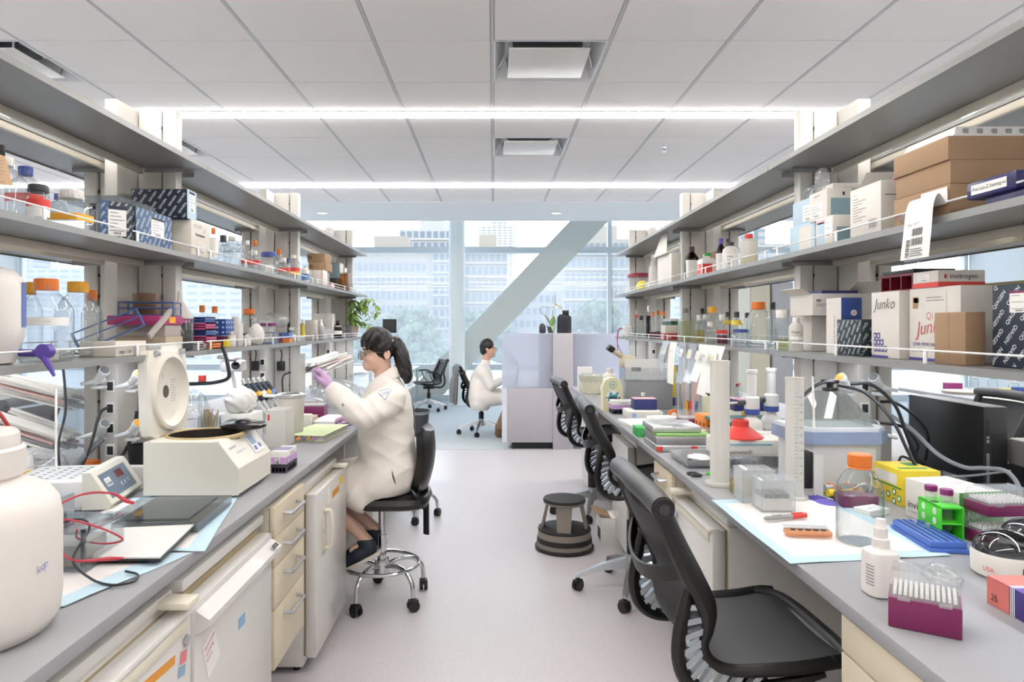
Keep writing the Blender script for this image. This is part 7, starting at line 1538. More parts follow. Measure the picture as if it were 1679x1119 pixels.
for k, (cc, dx, dy) in enumerate((('yellow', -.02, -.01), ('red', .0, .015), ('blue', .012, -.015), ('green', .022, .012), ('black', -.008, .02))):
    t2 = thing('marker_pen', '%s marker standing in the clear cup' % cc, 'marker', (1.185+dx, ylat(1134, 1.185)+dy, Z+.006), group='markers in the clear cup'); m = MB(); m.cyl((0, 0, 0), (dx*.6, dy*.6, .10), .0065, C[cc], n=12); m.cyl((dx*.6, dy*.6, .10), (dx*.85, dy*.85, .145), .0075, C[cc], n=12); m.build('barrel', t2)
c = Carton('green and white reagent pack by the marker cup', (1.245, ylat(1147, 1.245)-.15, Z+.0), (.11, .12, .09), PAPER); c.rect('front', .55, .1, .45, .8, mat('pack_green', '#3fae5a', .5)).done()
t = thing('tape_dispenser', 'orange tape roll on a small holder, right bench', 'tape roll', (1.15, 4.38, Z)); m = MB(); m.cyl((0, -.012, .035), (0, .012, .035), .034, C['orange'], n=28); m.cyl((0, -.013, .035), (0, .013, .035), .018, PAPER, n=24); m.build('roll', t)
tip_box('purple tip box with milky lid between the orange rack and the papers', (1.15, 4.02, Z), .1, .13, .09, .06, .05); tip_box('small purple tip box beside the orange rack', (1.04, 3.84, Z), -.1, .12, .085, .04, .03, tips=False)
t = thing('tube_rack', 'bright orange tube rack with round side holes, behind the opaque cylinder', 'tube rack', (1.20, 3.82, Z), .1); OR_ = mat('neon_orange', '#f08a1e', .45); m = MB(); m.box((0, 0, .055), (.10, .16, .11), OR_, .006); m.build('rack_body', t)
m = MB()
for k in range(3): m.cyl((-.0503, -.05+.05*k, .06), (-.0508, -.05+.05*k, .06), .012, mat('hole_brown', '#8a4310', .6), n=16); m.cyl((-.03, -.0803, .025+.03*k), (-.03, -.0808, .025+.03*k), .008, mat('hole_brown', '#8a4310'), n=14)
m.build('holes', t)
t = thing('pipette_bin', 'cream bin of black-topped pipettes beside the opaque cylinder', 'bin', (1.365, 4.02-.15, Z)); t.location = (1.30, 3.62+.45, Z); m = MB(); m.b2(-.045, .045, -.05, .05, 0, .19, mat('tub_cream', '#dcd9c0', .5), .006); m.build('bin_wall', t)
for k in range(4): m = MB(); m.cyl((-.028+.018*k, -.02+.012*(k % 2), .19), (-.032+.022*k, -.02, .25), .009, mat('pipette_navy', '#24303c', .4), n=10); m.build('pipette_top', t)
for k, (y, z) in enumerate(((4.60, 1.24), (4.60, 1.17), (4.60, 1.09))):
    cable('black plug and cable on the middle right upright, %s' % ['top one', 'middle one', 'bottom one'][k], [(1.500, y-.005, z), (1.47, y-.04, z), (1.44, y-.09, z-.03), (1.42, y-.12, z-.12)], [.013, .010, .005, .005], KC)
# ---- things on the next bench row past the right rack
for (px, py, Y, d, mt, lb) in ((1651, 643, 5.6, (.10, .06, .09), mat('bright_yellow', '#ecd02e'), 'yellow sticky-note pad standing on the next bench row'), (1674, 646, 5.5, (.10, .08, .11), RN, 'blue box on the next bench row, beside the yellow pad'), (1562, 634, 6.4, (.12, .1, .07), C['purple'], 'purple and white box on the next bench row')):
    x = (px-VX)*Y/F; Carton(lb, (x, Y, Z), d, mt).done()
c = Carton('open white paper pad on the next bench row, with a pencil', (4.22, 5.55, Z), (.30, .40, .012), PAPER, rot=.3).done()
t = thing('pencil', 'yellow pencil on the open white paper pad, next bench row', 'pencil', (4.20, 5.45, Z+.0165)); m = MB(); m.cyl((-.08, 0, 0), (.08, .04, 0), .004, TAPE['yellow'], n=6); m.build('barrel', t)
t = thing('round_tray', 'round cream tray with small tubes on the next bench row', 'tray', (4.22, 6.15, Z)); m = MB(); m.lathe([(.16, 0), (.18, .02), (.175, .02), (.155, .004), (0, .004)], CREAMP, 36); m.build('tray_wall', t)
for k in range(4): bottle('small jar on the next bench row, %s from the window' % ['first', 'second', 'third', 'fourth'][k], (4.55, 6.5-.25*k, Z), .04, .14+.03*(k % 2), ('white', 'blue', 'white', 'black')[k], style='short')
# ================================================================ by the windows: screen, desks, far chairs
LILG = mat('screen_lilac_grey', '#a7a4aa', .5, var=.03)
def frosted():
    m = bpy.data.materials.new('frosted_screen_glass'); m.use_nodes = True; n, l = m.node_tree.nodes, m.node_tree.links; n.clear()
    a = n.new('ShaderNodeBsdfTransparent'); a.inputs[0].default_value = lin('#f2f4fa'); b = n.new('ShaderNodeBsdfTranslucent'); b.inputs[0].default_value = lin('#eef1fb'); c = n.new('ShaderNodeBsdfDiffuse'); c.inputs[0].default_value = lin('#dfe3f2')
    r = n.new('ShaderNodeBsdfRefraction'); r.inputs['Roughness'].default_value = .45; r.inputs['IOR'].default_value = 1.05
    s0 = n.new('ShaderNodeMixShader'); s0.inputs[0].default_value = .5; s1 = n.new('ShaderNodeMixShader'); s1.inputs[0].default_value = .62
    l.new(b.outputs[0], s0.inputs[1]); l.new(c.outputs[0], s0.inputs[2]); l.new(r.outputs[0], s1.inputs[1]); l.new(s0.outputs[0], s1.inputs[2])
    o = n.new('ShaderNodeOutputMaterial'); l.new(s1.outputs[0], o.inputs[0]); return m
FRG = frosted()
t = thing('desk_screen', 'free-standing screen of frosted glass over lilac-grey panels, at the carpet edge', 'screen', (.93, 8.42, 0))
m = MB(); m.b2(-.826, -.20, -.006, .006, .752, 1.423, FRG); m.build('glass_pane', t)
m = MB(); m.b2(.048, 1.10, -.006, .006, .752, 1.423, FRG); m.build('glass_pane', t)
m = MB(); m.b2(-.76, -.20, -.02, .012, .086, .751, LILG, .003); m.build('lower_panel', t)
m = MB(); m.b2(-.826, -.762, -.012, .012, .086, .751, mat('screen_edge', '#cfd3de', .4)); m.build('end_strip', t)
m = MB(); m.b2(.048, 1.10, -.02, .012, .086, .751, LILG, .003); m.build('lower_panel', t)
m = MB(); m.b2(-.20, .046, -.03, .03, 0, 1.425, LILG, .004)
for z in (.12, 1.36): m.cyl((.0, -.032, z), (.0, -.030, z), .008, STEEL, n=10)
m.build('post', t)
m = MB(); m.b2(-.45, .40, .02, .35, 1.40, 1.422, WHITEP); m.build('ledge', t)
m = MB(); m.b2(-.35, .30, .33, .35, 0, 1.40, LILG); m.b2(-.70, -.20, .05, .28, 0, .08, BLACK); m.build('rear_panel', t)  # low black block paints the shade in the gap under the screen
t = thing('binder', 'dark red binder standing behind the frosted screen', 'binder', (.66, 8.60, .752)); m = MB(); m.b2(-.045, .045, -.10, .10, 0, .33, mat('binder_red', '#7d2f3c', .5)); m.build('cover', t); m = MB(); m.b2(-.038, .038, -.095, .11, .005, .32, PAPER); m.build('pages', t)
o = MB(); o.b2(-.5, .2, -.07, .12, .73, .752, WHITEP); o.b2(-.5, -.48, -.07, .12, 0, .73, WHITEP); o.b2(.18, .2, -.07, .12, 0, .73, WHITEP); tag(o.build('side_table', loc=(.68, 8.60, 0)), 'narrow white table just behind the frosted screen', 'table')
# orchid and dark tote on the ledge
zl = 1.4226
t = thing('orchid', 'potted orchid with a big green leaf and white flowers on the screen ledge', 'plant', (.72, 8.58, zl)); m = MB(); m.lathe([(.045, 0), (.06, .10), (.055, .10), (.04, .005), (0, .005)], GL, 28); m.build('pot', t)
m = MB(); m.lathe([(.03, .004), (.05, .08), (0, .085)], mat('potting_bark', '#4a4038', .9), 20); m.build('bark', t)
m = MB(); LF2 = mat('orchid_leaf', '#86a06a', .4, var=.12)
leaf_blade(m, (0, -.02, .08), (-.09, -.05, .23), .035, LF2, .02); leaf_blade(m, (0, -.03, .08), (.03, -.08, .22), .045, LF2, -.01); leaf_blade(m, (0, -.02, .08), (.02, -.10, .02), .03, LF2, .05)
m.build('leaves', t)
m = MB(); SG = mat('stem_green', '#7d9a4e', .6); WF = mat('orchid_white', '#e9e8df', .6)
st = smooth_path([(0, 0, .08), (.02, 0, .25), (.05, 0, .36), (.14, 0, .30)], 6); m.tube(st, .003, SG, n=6, raw=True)
st2 = smooth_path([(0, 0, .08), (-.04, 0, .2), (-.13, 0, .27), (-.12, 0, .33), (0, 0, .32)], 6); m.tube(st2, .0025, mat('twig_brown', '#6b5c4a', .7), n=6, raw=True)
m.tube([(.05, 0, .36), (.055, 0, .46), (.04, 0, .52)], .002, mat('twig_brown', '#6b5c4a', .7), n=6); m.build('stems', t)
for k, q in enumerate((9, 12, 14, 16, 17)):
    p = st[min(q, len(st)-1)]; m = MB()
    for a in range(5): leaf_blade(m, p, p+V(math.cos(a*1.257)*.035, -.012, math.sin(a*1.257)*.035), .014, WF)
    m.build('flower', t)
t = thing('tote_box', 'black glossy tote box on the screen ledge beside the orchid', 'box', (.885, 8.60, zl)); m = MB(); m.lathe([(.085, 0), (.09, .01), (.088, .20), (.06, .235), (0, .24)], mat('tote_black', '#2a2b33', .25), 24, sq=.6); m.box((.02, 0, .262), (.08, .05, .05), BLACK, .006); m.build('shell', t)
t = thing('tote_box', 'small black speckled pouch at the foot of the orchid pot', 'pouch', (.61, 8.55, zl)); m = MB(); m.lathe([(.035, 0), (.045, .02), (.04, .09), (.02, .12), (0, .125)], mat('tote_black', '#2a2b33'), 20); m.build('shell', t)
def desk(lb, x0, x1, y0, y1, z=.74):
    t = thing('desk', lb, 'desk', ((x0+x1)/2, (y0+y1)/2, 0)); w_, d_ = (x1-x0)/2, (y1-y0)/2
    m = MB(); m.b2(-w_, w_, -d_, d_, z-.03, z, WHITE, .004); m.build('desk_top', t)
    for a in (-1, 1):
        for b in (-1, 1): m = MB(); m.box((a*(w_-.05), b*(d_-.05), (z-.03)/2), (.05, .05, z-.03), STEEL, .004); m.build('leg', t)
    return t
desk('white desk of the seated man, behind the frosted screen', .16, 1.6, 9.0, 9.85)
desk('white desk by the far left window, beside the round column', -2.9, -1.42, 11.4, 13.3)
t = thing('monitor', 'black monitor seen from behind on the far left desk', 'monitor', (-1.80, 11.9, .7406)); m = MB(); m.box((0, 0, .01), (.22, .16, .02), BLACK, .005); m.cyl((0, 0, .02), (0, 0, .75), .018, BLACK); m.build('stand', t); m = MB(); m.box((0, 0, .77), (.24, .04, .24), BLACK, .008); m.build('screen', t)
c = Carton('white and dark drawer pedestal under the far left desk', (-1.60, 11.15, 0), (.42, .45, .55), WHITEP, cat='cabinet', name='pedestal'); c.rect('right', .05, .1, .9, .35, mat('pedestal_dark', '#4a4f55', .5)).rect('front', .05, .1, .9, .02, GREYINK).done()
c = Carton('low shelf unit with dark contents before the far left pedestal', (-1.55, 10.5, 0), (.3, .35, .40), mat('pedestal_dark', '#4a4f55', .5), cat='cabinet', name='shelf_unit').done()
t = thing('waste_bin', 'black waste bin behind the seated woman, by the far left pedestal', 'bin', (-1.02, 9.45, 0)); m = MB(); m.lathe([(.11, 0), (.14, .36), (.135, .36), (.105, .006), (0, .006)], mat('bin_black', '#33343a', .5), 28); m.build('bin_wall', t)
m = MB(); m.lathe([(.136, .30), (.15, .34), (.152, .30)], FILM, 28, cb=False); m.build('liner', t)
spine_chair('black mesh chair pulled out at the far left desk', (-1.16, 12.3, 0), PI+.35, drop=.17, arms=True, group='black mesh chairs by the windows')
ch = spine_chair('black mesh chair under the seated man, with a grey jacket on its back', (-.17, 9.62, 0), .15, drop=.19, arms=True, group='black mesh chairs by the windows')
t = thing('jacket', 'grey jacket hung over the back of the chair of the seated man', 'jacket', (-.46, 9.56, .42), .15); JK = mat('jacket_grey', '#77787b', .85, var=.08, bump=.3, bscale=90)
def jk(u, v):
    y = (u-.5)*.46; f = .018*math.sin(9*u+2*v)+.012*math.sin(17*u+5)
    if v < .78: return V(-.055-.035*(1-v)+f, y*(1+.12*(1-v)), .02+.50*v/.78)
    w_ = (v-.78)/.22; return V(-.055+.075*w_+f*.3, y, .52+.03*math.sin(PI*w_)-.10*max(0, w_-.4))
m = MB(); m.sheet(jk, 22, 20, JK, .012); m.tube([(-.07, -.17, .45), (-.12, -.2, .3), (-.13, -.19, .05)], [.04, .05, .04], JK); m.build('cloth', t)
t = thing('microscope', 'small black microscope on the desk before the seated man', 'microscope', (.25, 9.12, .7406)); m = MB(); m.b2(-.06, .08, -.06, .06, 0, .025, BLACK, .006); m.tube([(.05, 0, .02), (.07, 0, .2), (.02, 0, .33), (-.06, 0, .36)], .02, BLACK); m.cyl((-.03, 0, .36), (-.09, 0, .42), .022, BLACK); m.cyl((0, 0, .32), (-.02, 0, .18), .02, STEEL); m.build('stand', t)
spine_chair('black chair in the next aisle, seen under the left rack', (-2.95, 4.0, 0), PI, drop=-.02)
spine_chair('black chair in the next aisle, seen under the right rack past the computer', (3.05, 4.45, 0), PI, drop=.0)
BEI = mat('cabinet_beige', '#c9bfa9', .5); GRC = mat('cabinet_grey', '#a9a7a8', .5)
t = thing('cabinet', 'tall beige cabinet at the far end, seen through the right rack', 'cabinet', (4.78, 12.6, 0)); m = MB(); m.b2(-.18, .18, -.3, .3, 0, 2.3, BEI); m.build('carcass', t); m = MB(); m.b2(-.17, .17, -.316, -.301, .05, 2.25, BEI, .003); d = m.build('door', t); m = MB(); m.box((.12, -.324, 1.1), (.015, .015, .12), STEEL); m.build('handle', d)
t = thing('cabinet', 'tall grey cabinet at the far end, seen through the right rack', 'cabinet', (5.18, 12.6, 0)); m = MB(); m.b2(-.19, .19, -.3, .3, 0, 2.3, GRC); m.build('carcass', t); m = MB(); m.b2(-.18, .18, -.316, -.301, .05, 2.25, GRC, .003); d = m.build('door', t); m = MB(); m.box((-.12, -.324, 1.1), (.015, .015, .12), STEEL); m.build('handle', d)
# ================================================================ people: smooth distance fields meshed in one piece
class Field:
    def __init__(s, lo, hi, h):
        s.h = h; s.lo = np.array(lo, float); s.n = np.ceil((np.array(hi)-s.lo)/h).astype(int)+1; s.f = np.full(tuple(s.n), 9.0, np.float32)
        s.ax = [s.lo[i]+h*np.arange(s.n[i]) for i in range(3)]
    def win(s, a, b):
        i0 = np.maximum(0, np.floor((np.array(a)-s.lo)/s.h).astype(int)); i1 = np.minimum(s.n, np.ceil((np.array(b)-s.lo)/s.h).astype(int)+1)
        sl = tuple(slice(int(x), int(max(x+1, y))) for x, y in zip(i0, i1)); return sl, s.ax[0][sl[0]][:, None, None], s.ax[1][sl[1]][None, :, None], s.ax[2][sl[2]][None, None, :]
    def put(s, sl, d, k, op):
        a = s.f[sl]; d = d.astype(np.float32)
        if op == 'cut': d = -d; hh = np.clip(.5-.5*(a-d)/k, 0, 1); s.f[sl] = a*(1-hh)+d*hh+k*hh*(1-hh)
        else: hh = np.clip(.5+.5*(a-d)/k, 0, 1); s.f[sl] = a*(1-hh)+d*hh-k*hh*(1-hh)
    def cap(s, a, b, ra, rb=None, k=.02, op='add', sy=1.0):
        rb = ra if rb is None else rb; a = np.array(a, float); b = np.array(b, float); R = max(ra, rb)*max(1, 1/sy)+k*2+.03
        sl, X, Y, Z_ = s.win(np.minimum(a, b)-R, np.maximum(a, b)+R); ba = b-a; L = max(1e-9, float(ba@ba))
        t = np.clip(((X-a[0])*ba[0]+(Y-a[1])*ba[1]+(Z_-a[2])*ba[2])/L, 0, 1)
        d = np.sqrt((X-a[0]-t*ba[0])**2+((Y-a[1]-t*ba[1])*sy)**2+(Z_-a[2]-t*ba[2])**2)-(ra+(rb-ra)*t); s.put(sl, d, k, op); return s
    def ell(s, c, r, k=.02, op='add', rot=0.0, yaw=0.0):
        c = np.array(c, float); r = np.array(r, float); R = r.max()+k*2+.03; sl, X, Y, Z_ = s.win(c-R, c+R)
        x, y, z = X-c[0], Y-c[1], Z_-c[2]; cy_, sy_ = math.cos(yaw), math.sin(yaw); x, y = x*cy_+y*sy_, -x*sy_+y*cy_; cr, sr = math.cos(rot), math.sin(rot); x, z = x*cr+z*sr, -x*sr+z*cr
        k0 = np.sqrt((x/r[0])**2+(y/r[1])**2+(z/r[2])**2); k1 = np.sqrt((x/r[0]**2)**2+(y/r[1]**2)**2+(z/r[2]**2)**2)+1e-9
        s.put(sl, k0*(k0-1)/k1, k, op); return s
    def chain(s, pts, rs, k=.015, sub=4, sy=1.0):
        P = smooth_path(pts, sub); n = len(P)-1
        for i in range(n):
            u0, u1 = i/n*(len(rs)-1), (i+1)/n*(len(rs)-1); f_ = lambda u: float(np.interp(u, range(len(rs)), rs)); s.cap(P[i], P[i+1], f_(u0), f_(u1), k, 'add', sy)
        return s
    def wrinkle(s, amp, fr, seed):
        rnd = random.Random(seed); X, Y, Z_ = s.ax[0][:, None, None], s.ax[1][None, :, None], s.ax[2][None, None, :]
        for a, f_ in zip(amp, fr):
            v = [rnd.uniform(-1, 1) for _ in range(3)]; L = math.sqrt(sum(q*q for q in v)); e = rnd.uniform(0, 6); v = [q/L*f_ for q in v]
            v2 = [rnd.uniform(-.35, .35)*f_ for _ in range(3)]
            s.f += (a*np.sin(v[0]*X+v[1]*Y+v[2]*Z_+e+1.3*np.sin(v2[0]*X+v2[1]*Y+v2[2]*Z_))).astype(np.float32)
        return s
    def folds(s, L):
        X, Y, Z_ = s.ax[0][:, None, None], s.ax[1][None, :, None], s.ax[2][None, None, :]
        for a, k, e, c, R in L:
            w_ = np.exp(-((X-c.x)**2+(Y-c.y)**2+(Z_-c.z)**2)/(R*R)); g = k[0]*X+k[1]*Y+k[2]*Z_+e; s.f += (a*w_*(np.abs(np.sin(g+.8*np.sin(.45*g+9*Y)))**.7-.6)).astype(np.float32)
        return s
    def seat_cut(s, c, R):
        X, Y, Z_ = s.ax[0][:, None, None], s.ax[1][None, :, None], s.ax[2][None, None, :]
        r_ = np.sqrt((X-c.x)**2+(Y-c.y)**2); d = np.maximum(np.maximum(r_-R, Z_-c.z), c.z-.085-Z_); s.f = np.maximum(s.f, -d.astype(np.float32)); return s
    def mesh(s):
        f = s.f; neg = f < 0; nx, ny, nz = f.shape
        c = [neg[i:nx-1+i, j:ny-1+j, k:nz-1+k] for i in (0, 1) for j in (0, 1) for k in (0, 1)]
        cnt = sum(x.astype(np.int8) for x in c); act = (cnt > 0) & (cnt < 8); idx = -np.ones(act.shape, np.int64); I = np.argwhere(act); idx[act] = np.arange(len(I))
        P = np.zeros((len(I), 3)); N = np.zeros(len(I)); co = [(i, j, k) for i in (0, 1) for j in (0, 1) for k in (0, 1)]
        for a in range(8):
            for b in range(a+1, 8):
                if sum(abs(p-q) for p, q in zip(co[a], co[b])) != 1: continue
                fa = f[I[:, 0]+co[a][0], I[:, 1]+co[a][1], I[:, 2]+co[a][2]].astype(float); fb = f[I[:, 0]+co[b][0], I[:, 1]+co[b][1], I[:, 2]+co[b][2]].astype(float)
                m = (fa < 0) != (fb < 0); t = np.where(m, fa/np.where(m, fa-fb, 1), 0)[:, None]; P += np.where(m[:, None], np.array(co[a])+t*(np.array(co[b])-np.array(co[a])), 0); N += m
        P = (P/N[:, None]+I)*s.h+s.lo; F_ = []
        for ax in range(3):
            o = [(0, 1, 0), (0, 0, 1)] if ax == 0 else [(0, 0, 1), (1, 0, 0)] if ax == 1 else [(1, 0, 0), (0, 1, 0)]; d = [0, 0, 0]; d[ax] = 1
            sh = [n_-q for n_, q in zip(f.shape, d)]; A = neg[:sh[0], :sh[1], :sh[2]]; B = neg[d[0]:, d[1]:, d[2]:]; E = np.argwhere(A != B); E = E[(E[:, (ax+1) % 3] > 0) & (E[:, (ax+2) % 3] > 0)]
            E = E[(E[:, (ax+1) % 3] < f.shape[(ax+1) % 3]-1) & (E[:, (ax+2) % 3] < f.shape[(ax+2) % 3]-1)]
            u, v = np.array(o[0]), np.array(o[1]); g = lambda e: idx[e[:, 0], e[:, 1], e[:, 2]]; q = np.stack([g(E-u-v), g(E-v), g(E), g(E-u)], 1)
            fl = A[E[:, 0], E[:, 1], E[:, 2]]; q[~fl] = q[~fl][:, ::-1]; F_.append(q)
        F_ = np.concatenate(F_); F_ = F_[(F_ >= 0).all(1)]; return P, F_
    def build(s, name, parent, mt, label=None, origin=(0, 0, 0), smooth=1):
        P, F_ = s.mesh()
        for _ in range(smooth):
            S_ = np.zeros_like(P); W_ = np.zeros(len(P))
            for a in range(4):
                b = (a+1) % 4
                np.add.at(S_, F_[:, a], P[F_[:, b]]); np.add.at(S_, F_[:, b], P[F_[:, a]]); np.add.at(W_, F_[:, a], 1); np.add.at(W_, F_[:, b], 1)
            P = P*.5+.5*S_/np.maximum(W_, 1)[:, None]
        P = P-np.array(origin); me = bpy.data.meshes.new(name); me.from_pydata(P.tolist(), [], F_.tolist()); me.materials.append(mt); me.polygons.foreach_set('use_smooth', [True]*len(F_)); me.update()
        o = bpy.data.objects.new(name, me); COL.objects.link(o); o.parent = parent
        if label: o['label'] = label
        return o
SKIN = mat('skin', '#d8b29d', .5, var=.04, scale=20); HAIR = mat('black_hair', '#0e0b0a', .42, var=.25, scale=60); COAT = mat('lab_coat', '#ece6de', .85, var=.02, bump=.25, bscale=350); GLOVE = mat('lilac_glove', '#bf9fc4', .5, var=.05, bump=.2, bscale=90)
TROU = mat('dark_trousers', '#3a332f', .8); SHOE = mat('navy_shoe', '#1b2430', .6); SOLE = mat('shoe_sole', '#d8d2c4', .6); LIP = mat('lips', '#a8645c', .45)
SKIN2 = mat('skin_b', '#d2a48c', .5, var=.04, scale=20)
def glove_hand(name, parent, w0, palm, tips, thumb, h=.003, origin=(0, 0, 0), mt=None):
    """w0 wrist, palm centre, tips: four (knuckle, middle, tip) finger chains, thumb chain"""
    pts = [w0, palm, thumb[-1]]+[q for t in tips for q in t]; lo = np.min([list(p) for p in pts], 0)-.045; hi = np.max([list(p) for p in pts], 0)+.045
    F_ = Field(lo, hi, h); w0, palm = Vector(w0), Vector(palm)
    F_.cap(w0-(palm-w0)*.25, w0, .033, .028, .01); F_.cap(w0, palm, .027, .030, .015)
    for t in tips: F_.cap(palm, t[0], .020, .0105, .012)
    for t in tips: F_.cap(t[0], t[1], .0098, .0090, .004); F_.cap(t[1], t[2], .0088, .0072, .004)
    F_.cap(w0+(palm-w0)*.5, thumb[0], .017, .012, .01); F_.cap(thumb[0], thumb[1], .0115, .0098, .004); F_.cap(thumb[1], thumb[2], .0098, .0080, .004)
    return F_.build(name, parent, mt or GLOVE, origin=origin, smooth=1)
# ---- the woman at the left bench, facing the bench (towards -x)
def PW(px, py, Y): return V((px-VX)*Y/F, Y, zat(py, Y))
O = V(-.60, 3.78, 0); YC_ = 3.78
wom = thing('person', 'woman in white lab coat with black ponytail, glasses and lilac gloves, on a lab stool', 'person', O)
B_ = Field((-1.12, 3.40, .18), (-.38, 4.22, 1.56), .0055)
HY = .36                                            # the head is turned a little towards the aisle
def hd(x, y, z): q = rz(HY) @ V(x+.61, y, 0); return V(q.x-.61, YC_+q.y, z)
hk = dict(yaw=HY)
B_.ell(hd(-.634, 0, 1.402), (.079, .068, .094), .02, **hk); B_.ell(hd(-.660, 0, 1.345), (.052, .053, .066), .03, rot=-.25, **hk); B_.ell(hd(-.694, 0, 1.292), (.021, .025, .020), .03, **hk)
B_.cap(hd(-.704, 0, 1.374), hd(-.731, 0, 1.342), .007, .0085, .014); B_.ell(hd(-.729, 0, 1.338), (.010, .0125, .008), .010, **hk)      # nose
B_.ell(hd(-.706, 0, 1.310), (.011, .020, .011), .012, **hk); B_.ell(hd(-.640, 0, 1.315), (.046, .050, .032), .02, **hk)
for q in (-1, 1):
    B_.ell(hd(-.712, q*.029, 1.366), (.012, .017, .010), .008, 'cut', **hk); B_.ell(hd(-.692, q*.036, 1.338), (.02, .020, .018), .015, **hk)
    B_.ell(hd(-.600, q*.071, 1.362), (.020, .009, .030), .006, **hk); B_.ell(hd(-.603, q*.081, 1.363), (.010, .006, .018), .004, 'cut', **hk)
B_.cap((-.618, YC_, 1.33), (-.590, YC_, 1.17), .045, .054, .03)
B_.cap((-.575, YC_-.13, 1.135), (-.575, YC_+.13, 1.135), .055, .055, .04); B_.cap((-.585, YC_, 1.10), (-.575, YC_, .72), .115, .12, .05, sy=.8); B_.ell((-.575, YC_, .70), (.13, .165, .09), .04)
sh, el, wr = PW(641, 650, 3.615), PW(597, 683, 3.46), PW(546, 640, 3.53)
sh2, el2, wr2 = V(-.575, 3.945, 1.13), V(-.66, 4.10, .985), V(-.795, 4.07, .972)
for a, b, c in ((sh, el, wr), (sh2, el2, wr2)): B_.cap(a, b, .045, .038, .03); B_.cap(b, c, .036, .026, .02)
for q, kx, az in ((-1, -1.00, .315), (1, -1.00, .335)):
    hip = V(-.62, YC_+q*.08, .69); kn = V(kx, YC_+q*.055, .655); an = V(-.682+(.0 if q < 0 else .02), YC_+q*.06, az+(.05 if q > 0 else .035))
    B_.cap(hip, kn, .078, .058, .03); B_.cap(kn, an, .050, .030, .02); B_.cap(an, an+V(-.08, 0, -.05), .024, .02, .015)
B_.seat_cut(V(-.57, 3.815, .613), .215); B_.build('body', wom, SKIN, origin=O, smooth=2)
# coat
C_ = Field((-.98, 3.36, .48), (-.40, 4.24, 1.30), .0055)
C_.cap((-.580, YC_-.125, 1.130), (-.580, YC_+.125, 1.130), .070, .070, .05); C_.cap((-.588, YC_, 1.09), (-.58, YC_, .74), .138, .15, .06, sy=.80)
C_.ell((-.62, YC_, .98), (.13, .155, .16), .05); C_.ell((-.595, YC_, .70), (.16, .20, .14), .06); C_.ell((-.53, YC_, .73), (.105, .185, .13), .05)
C_.cap((-.62, YC_-.10, .69), (-.80, YC_-.075, .665), .112, .088, .05); C_.cap((-.62, YC_+.10, .69), (-.85, YC_+.095, .66), .115, .098, .05); C_.ell((-.73, YC_, .63), (.13, .175, .10), .05); C_.ell((-.70, YC_-.10, .60), (.085, .085, .085), .04)
C_.chain([sh+V(.01, .03, .0), (sh+el)/2+V(.008, 0, -.004), el], [.070, .066, .060], .03); C_.chain([el, (el+wr)/2+V(.004, 0, -.012), wr], [.060, .055, .045], .025)
C_.cap(sh2, el2, .070, .060, .04); C_.cap(el2, wr2, .058, .044, .03)
C_.cap((-.597, YC_-.05, 1.185), (-.597, YC_+.05, 1.185), .068, .068, .05); C_.cap((-.590, YC_, 1.19), (-.590, YC_, 1.235), .064, .060, .03)
C_.cap((-.605, YC_, 1.20), (-.63, YC_, 1.31), .052, .066, .008, 'cut'); C_.cap((-.71, YC_, 1.09), (-.66, YC_, 1.24), .012, .05, .012, 'cut')
C_.wrinkle([.0026, .0020, .0016], [24, 38, 60], 5)
C_.folds([(.011, (14, 0, 24), .3, V(-.55, 3.66, .92), .16), (.010, (-16, 4, 20), 1.1, V(-.50, 3.66, .80), .14), (.011, (34, 10, 28), .6, el+V(.03, 0, .02), .10), (.010, (36, -12, -30), 2.0, (el+wr)/2, .11), (.009, (8, 8, 40), .2, sh+V(0, -.02, -.06), .10), (.010, (26, 0, -16), .9, V(-.72, 3.66, .64), .14)])
C_.seat_cut(V(-.57, 3.815, .612), .215)
coat_o = C_.build('lab_coat', wom, COAT, origin=O, smooth=2)
from mathutils.bvhtree import BVHTree
BV = BVHTree.FromPolygons([v.co.copy() for v in coat_o.data.vertices], [tuple(p.vertices) for p in coat_o.data.polygons])
def drape(m, off=.0018):
    """lay flat marks onto the near side of the coat"""
    for i, v in enumerate(m.v):
        h = BV.ray_cast(V(v.x, -1.2, v.z), V(0, 1, 0))
        if h[0] is not None: m.v[i] = V(v.x, h[0].y-off, v.z)
    return m
# collar, buttons, emblem, slit
m = MB(); m.T = Matrix.Translation(-O)
def collar(u, v): a = -2.25+4.5*u; r = .060+.034*v; return V(-.602+math.cos(a)*r*1.0, YC_+math.sin(a)*r*1.05, 1.262+.040*math.cos(a)-.056*v+.014*math.sin(PI*v))
m.sheet(lambda u, v: collar(1-u, v), 26, 6, COAT, .003); m.build('collar', wom)
EM = mat('emblem_blue', '#8e98bb', .8); m = MB(); c = sh-O+V(-.015, 0, .022); FM = frame((c.x, 0, c.z), (.97, 0, .22), (0, 0, 1))
m.text('UW', .024, EM, FM @ tr(0, -.006, 0), 'c', 0, .012)
def line(p, q, w_): d = (Vector(q)-Vector(p)).normalized(); n_ = V(-d.y, d.x, 0)*w_; P_ = [Vector(p)+(Vector(q)-Vector(p))*k/5 for k in range(6)]; m.add([FM @ (x+n_) for x in P_]+[FM @ (x-n_) for x in P_], [(k, k+1, 7+k, 6+k) for k in range(5)], EM)
line((-.032, .014, 0), (0, -.028, 0), .0016); line((.032, .014, 0), (0, -.028, 0), .0016); line((-.026, .02, 0), (.026, .02, 0), .0014)
drape(m).build('sleeve_emblem', wom)
m = MB(); SLM = mat('slit_shadow', '#3a3733', .9); pl = [(-.530+.0022*k, .765-.009*k, .0005+.0035*math.sin(PI*k/9)) for k in range(10)]
